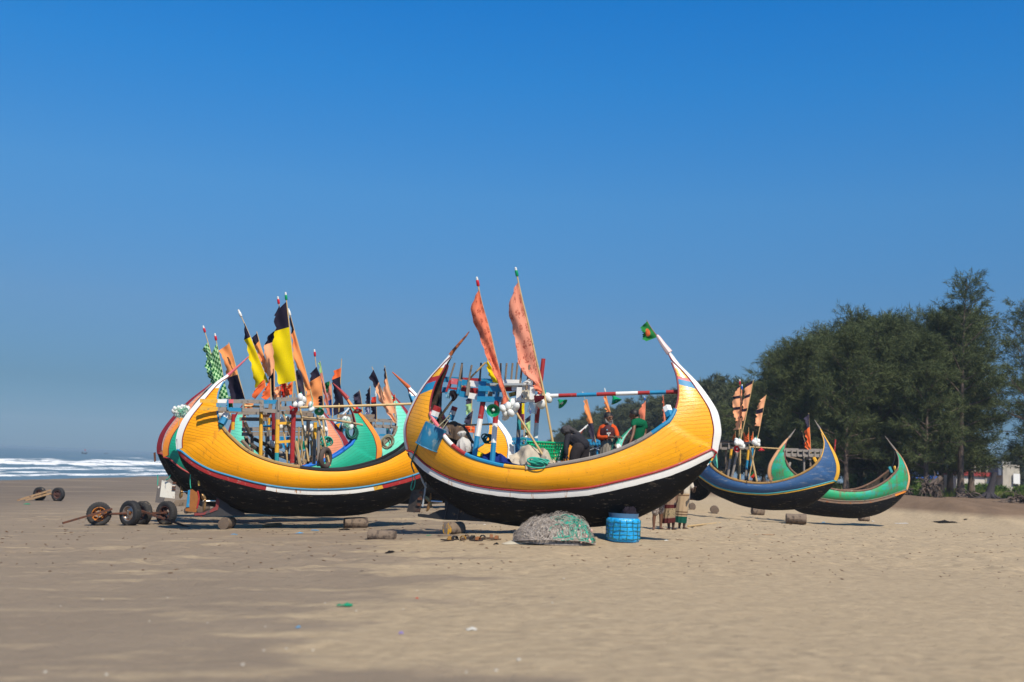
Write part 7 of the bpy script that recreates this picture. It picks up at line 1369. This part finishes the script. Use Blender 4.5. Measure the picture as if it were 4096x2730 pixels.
def roots(label, px, py, Y, R0, H, n, seed, name='uprooted_stump', trunk=True):
    b = at(px, py, Y); z = tz(b[0], Y); g = np.random.default_rng(seed); e = empty(name, (b[0], Y, z)); tag(e, label, 'stump' if trunk else 'roots'); mb = MB()
    for k in range(n):
        a = g.uniform(0, 6.28); p = np.array([g.normal(0, R0*.25), g.normal(0, R0*.2), H*g.uniform(.35, .75)]); P = [p]
        d = np.array([math.cos(a)*.8, math.sin(a)*.6-.4, g.uniform(-.7, .5)])
        for s in range(6): p = p+d*R0*.26; d = unit(d+g.normal(0, .35, 3)+np.array([0, 0, -.22])); p[2] = max(.03, p[2]); P.append(p)
        r = g.uniform(.03, .075); mb.tube(P, [r*(1-.8*s/6) for s in range(7)], 5, caps=False)
    mb.build('roots', BARK, e)
    if trunk: MB().tube([(0, 0, H*.5), (.3, -.05, H*.85), (.62, -.1, H*1.12)], [.3, .19, .15], 9).build('broken_trunk', BARK, e)
roots('uprooted tree stump with a tangle of roots below the grove', 3722, 2034, 66, .62, 1.1, 110, 5)
roots('exposed roots on the sand bank right of the uprooted stump', 3850, 2030, 70.5, .9, .25, 20, 6, 'exposed_roots', False)
roots('exposed roots at the right edge of the sand', 4085, 2065, 62, 1.4, .3, 40, 7, 'exposed_roots', False)
roots('dark roots under the trunk behind the green bow', 3620, 2000, 74, .6, .4, 18, 8, 'exposed_roots', False)
def stump():
    b = at(3962, 2010, 72); z = tz(b[0], 72); e = empty('dead_stump', (b[0], 72, z)); tag(e, 'dark dead stump with flared roots standing on the bank', 'stump'); mb = MB(); mb.tube([(-.1, 0, 0), (-.05, 0, .4), (.1, 0, 1.0), (.3, 0, 1.75)], [.42, .28, .21, .16], 10); m = mat('charred_bark', (.035, .03, .035), .9, .3, 5, bmp=.6, bs=10)
    mb.build('trunk', m, e); r_ = MB()
    for k in range(9):
        a = k*.7; r_.tube([(-.1, 0, .45), (-.1+.5*math.cos(a), .4*math.sin(a), .14), (-.1+1.0*math.cos(a), .8*math.sin(a), -.03)], [.16, .1, .03], 6)
    r_.build('roots', m, e)
stump()
# buildings beyond the grove
CONC = mat('stained_concrete', (.42, .38, .31), .9, .2, 1.2, (.22, .2, .17), (.5, .7), 1.5, (1, 1, .3), bmp=.3); WHW = mat('whitewashed_wall', (.55, .51, .45), .85, .12, 1, (.35, .32, .27), (.56, .7), 1.6, bmp=.2)
def bx(mb, x0, y0, x1, y1, Y, d, m=0, e0=None):
    """block seen between two photo points, standing at distance Y, d metres deep"""
    a, b = at(x0, y1, Y), at(x1, y0, Y); o = e0 if e0 is not None else np.zeros(3); c = np.array([(a[0]+b[0])/2, Y+d/2, 0])-o
    z0, z1 = min(a[2], b[2]), max(a[2], b[2]); mb.beam(np.array([a[0], Y+d/2, (z0+z1)/2])-o, np.array([b[0], Y+d/2, (z0+z1)/2])-o, d, z1-z0, m)
def building():
    Y = 136.0; f = at(3930, 1975, Y); e = empty('low_building', f); tag(e, 'unfinished low concrete building with red roof edge and bare pillars', 'building'); mb = MB(); bx(mb, 3826, 1902, 4012, 1985, Y, 5, 0, f); mb.build('wall', WHW, e, smooth=False)
    bx(mb := MB(), 3828, 1893, 3996, 1901, Y-.3, 5.6, 0, f); mb.build('roof_edge', mat('red_roof_sheet', (.30, .03, .03), .7, .2), e, smooth=False)
    for x, t in ((3886, 1860), (3922, 1864), (3949, 1864), (3740+160, 1862)): bx(mb := MB(), x-3, t, x+3, 1900, Y+.6, .3, 0, f); mb.build('pillar', CONC, e, smooth=False)
    for x in (3884, 3945): bx(mb := MB(), x-2.5, 1902, x+2.5, 1975, Y-.12, .3, 0, f); mb.build('pilaster', CONC, e, smooth=False)
    for x in (3896, 3974): bx(mb := MB(), x-3, 1919, x+3, 1926, Y-.06, .2, 0, f); mb.build('vent', BLACKP, e, smooth=False)
    Y = 134.0; f = at(4045, 1985, Y); e = empty('concrete_tower', f); tag(e, 'stained concrete tower block with a rooftop tank stand and a white board', 'building'); bx(mb := MB(), 4012, 1862, 4078, 1990, Y, 4, 0, f); mb.build('wall', CONC, e, smooth=False); bx(mb := MB(), 3994, 1862, 4011, 1902, Y+.2, 3, 0, f); mb.build('side_bay', mat('blue_grey_panel', (.1, .12, .17), .6), e, smooth=False)
    bx(mb := MB(), 4008, 1848, 4044, 1853, Y+.5, 1.5, 0, f); bx(mb, 4010, 1853, 4013, 1861, Y+.5, .3, 0, f); bx(mb, 4038, 1853, 4041, 1861, Y+.5, .3, 0, f); mb.build('tank_stand', WHITEP, e, smooth=False); bx(mb := MB(), 4054, 1897, 4080, 1936, Y-.3, .15, 0, f); mb.build('white_board', WHITEP, e, smooth=False); bx(mb := MB(), 4056, 1940, 4072, 1952, Y-.06, .2, 0, f); mb.build('window', BLACKP, e, smooth=False)
    Y = 138.0; f = at(3705, 1960, Y); e = empty('banner_shed', f); tag(e, 'open shed with a long blue and white banner on pale posts', 'building'); bx(mb := MB(), 3560, 1885, 3772, 1909, Y, .3, 0, f)
    m, n, b = _nodes('blue_white_banner'); c = mix(n, ramp(n, noise(n, .55, 3, (1, 1, .3)), .5, .54), (.02, .10, .42), (.6, .66, .72)); c = mix(n, ramp(n, noise(n, 5, 3, (1, 1, 2)), .62, .66), c, (.65, .7, .75)); n.links.new(c, b.inputs['Base Color']); mb.build('banner', m, e, smooth=False)
    for x in (3697, 3738, 3758): bx(mb := MB(), x-2.5, 1910, x+2.5, 1960, Y+.3, .25, 0, f); mb.build('post', WHW, e, smooth=False)
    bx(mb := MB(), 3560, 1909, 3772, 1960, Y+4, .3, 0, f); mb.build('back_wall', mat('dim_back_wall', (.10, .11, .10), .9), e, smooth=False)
    MB().beam(np.array([-4.6, 2.2, 2.25]), np.array([2.2, 2.2, 2.25]), 4.4, .12).build('roof', GREYP, e, smooth=False)
building()
# far boats on the water
for i, (px, py, Y, s, l) in enumerate(((338, 1806, 620, .5, 'tiny far fishing boat with a red flag near the horizon'), (424, 1810, 700, .3, 'tiny pale far boat right of the one with the flag'))):
    b = at(px, py, Y); b[2] = SEA; e = empty('far_boat', b); tag(e, l, 'boat'); mb = MB(); L = 1.5*s*2; rows = [[np.array([L*t, -.5*math.cos(t*1.4), .45+1.6*abs(t)**2.6*s]), np.array([L*t, 0, .1]), np.array([L*t, .5*math.cos(t*1.4), .45+1.6*abs(t)**2.6*s])] for t in np.linspace(-1, 1, 13)]; mb.grid(rows); mb.build('hull', mat('far_hull', (.04, .045, .05), .8), e)
    MB().tube([(0, 0, .3), (.1, 0, 2.6*s)], .08, 5).build('mast', WOOD, e)
    if i == 0: MB().beam((.1, 0, 2.1), (.55, 0, 2.3), .1, .8).build('flag', RED_C, e, smooth=False)

# ---------------------------------------------------------------- haze
def build_haze():
    m = bpy.data.materials.new('sea_haze'); m.use_nodes = True; n = m.node_tree; n.nodes.remove(n.nodes['Principled BSDF'])
    v = N(n, 'ShaderNodeVolumePrincipled'); v.inputs['Color'].default_value = (.62, .74, .86, 1); v.inputs['Density'].default_value = .00034; v.inputs['Anisotropy'].default_value = 0
    out = [x for x in n.nodes if x.type == 'OUTPUT_MATERIAL'][0]; n.links.new(v.outputs[0], out.inputs['Volume'])
    mb = MB(); mb.beam((0, -60, 18), (0, 1500, 18), 3000, 46); o = mb.build('haze', m, smooth=False); tag(o, 'thin pale haze over the beach', kind='stuff')
build_haze()
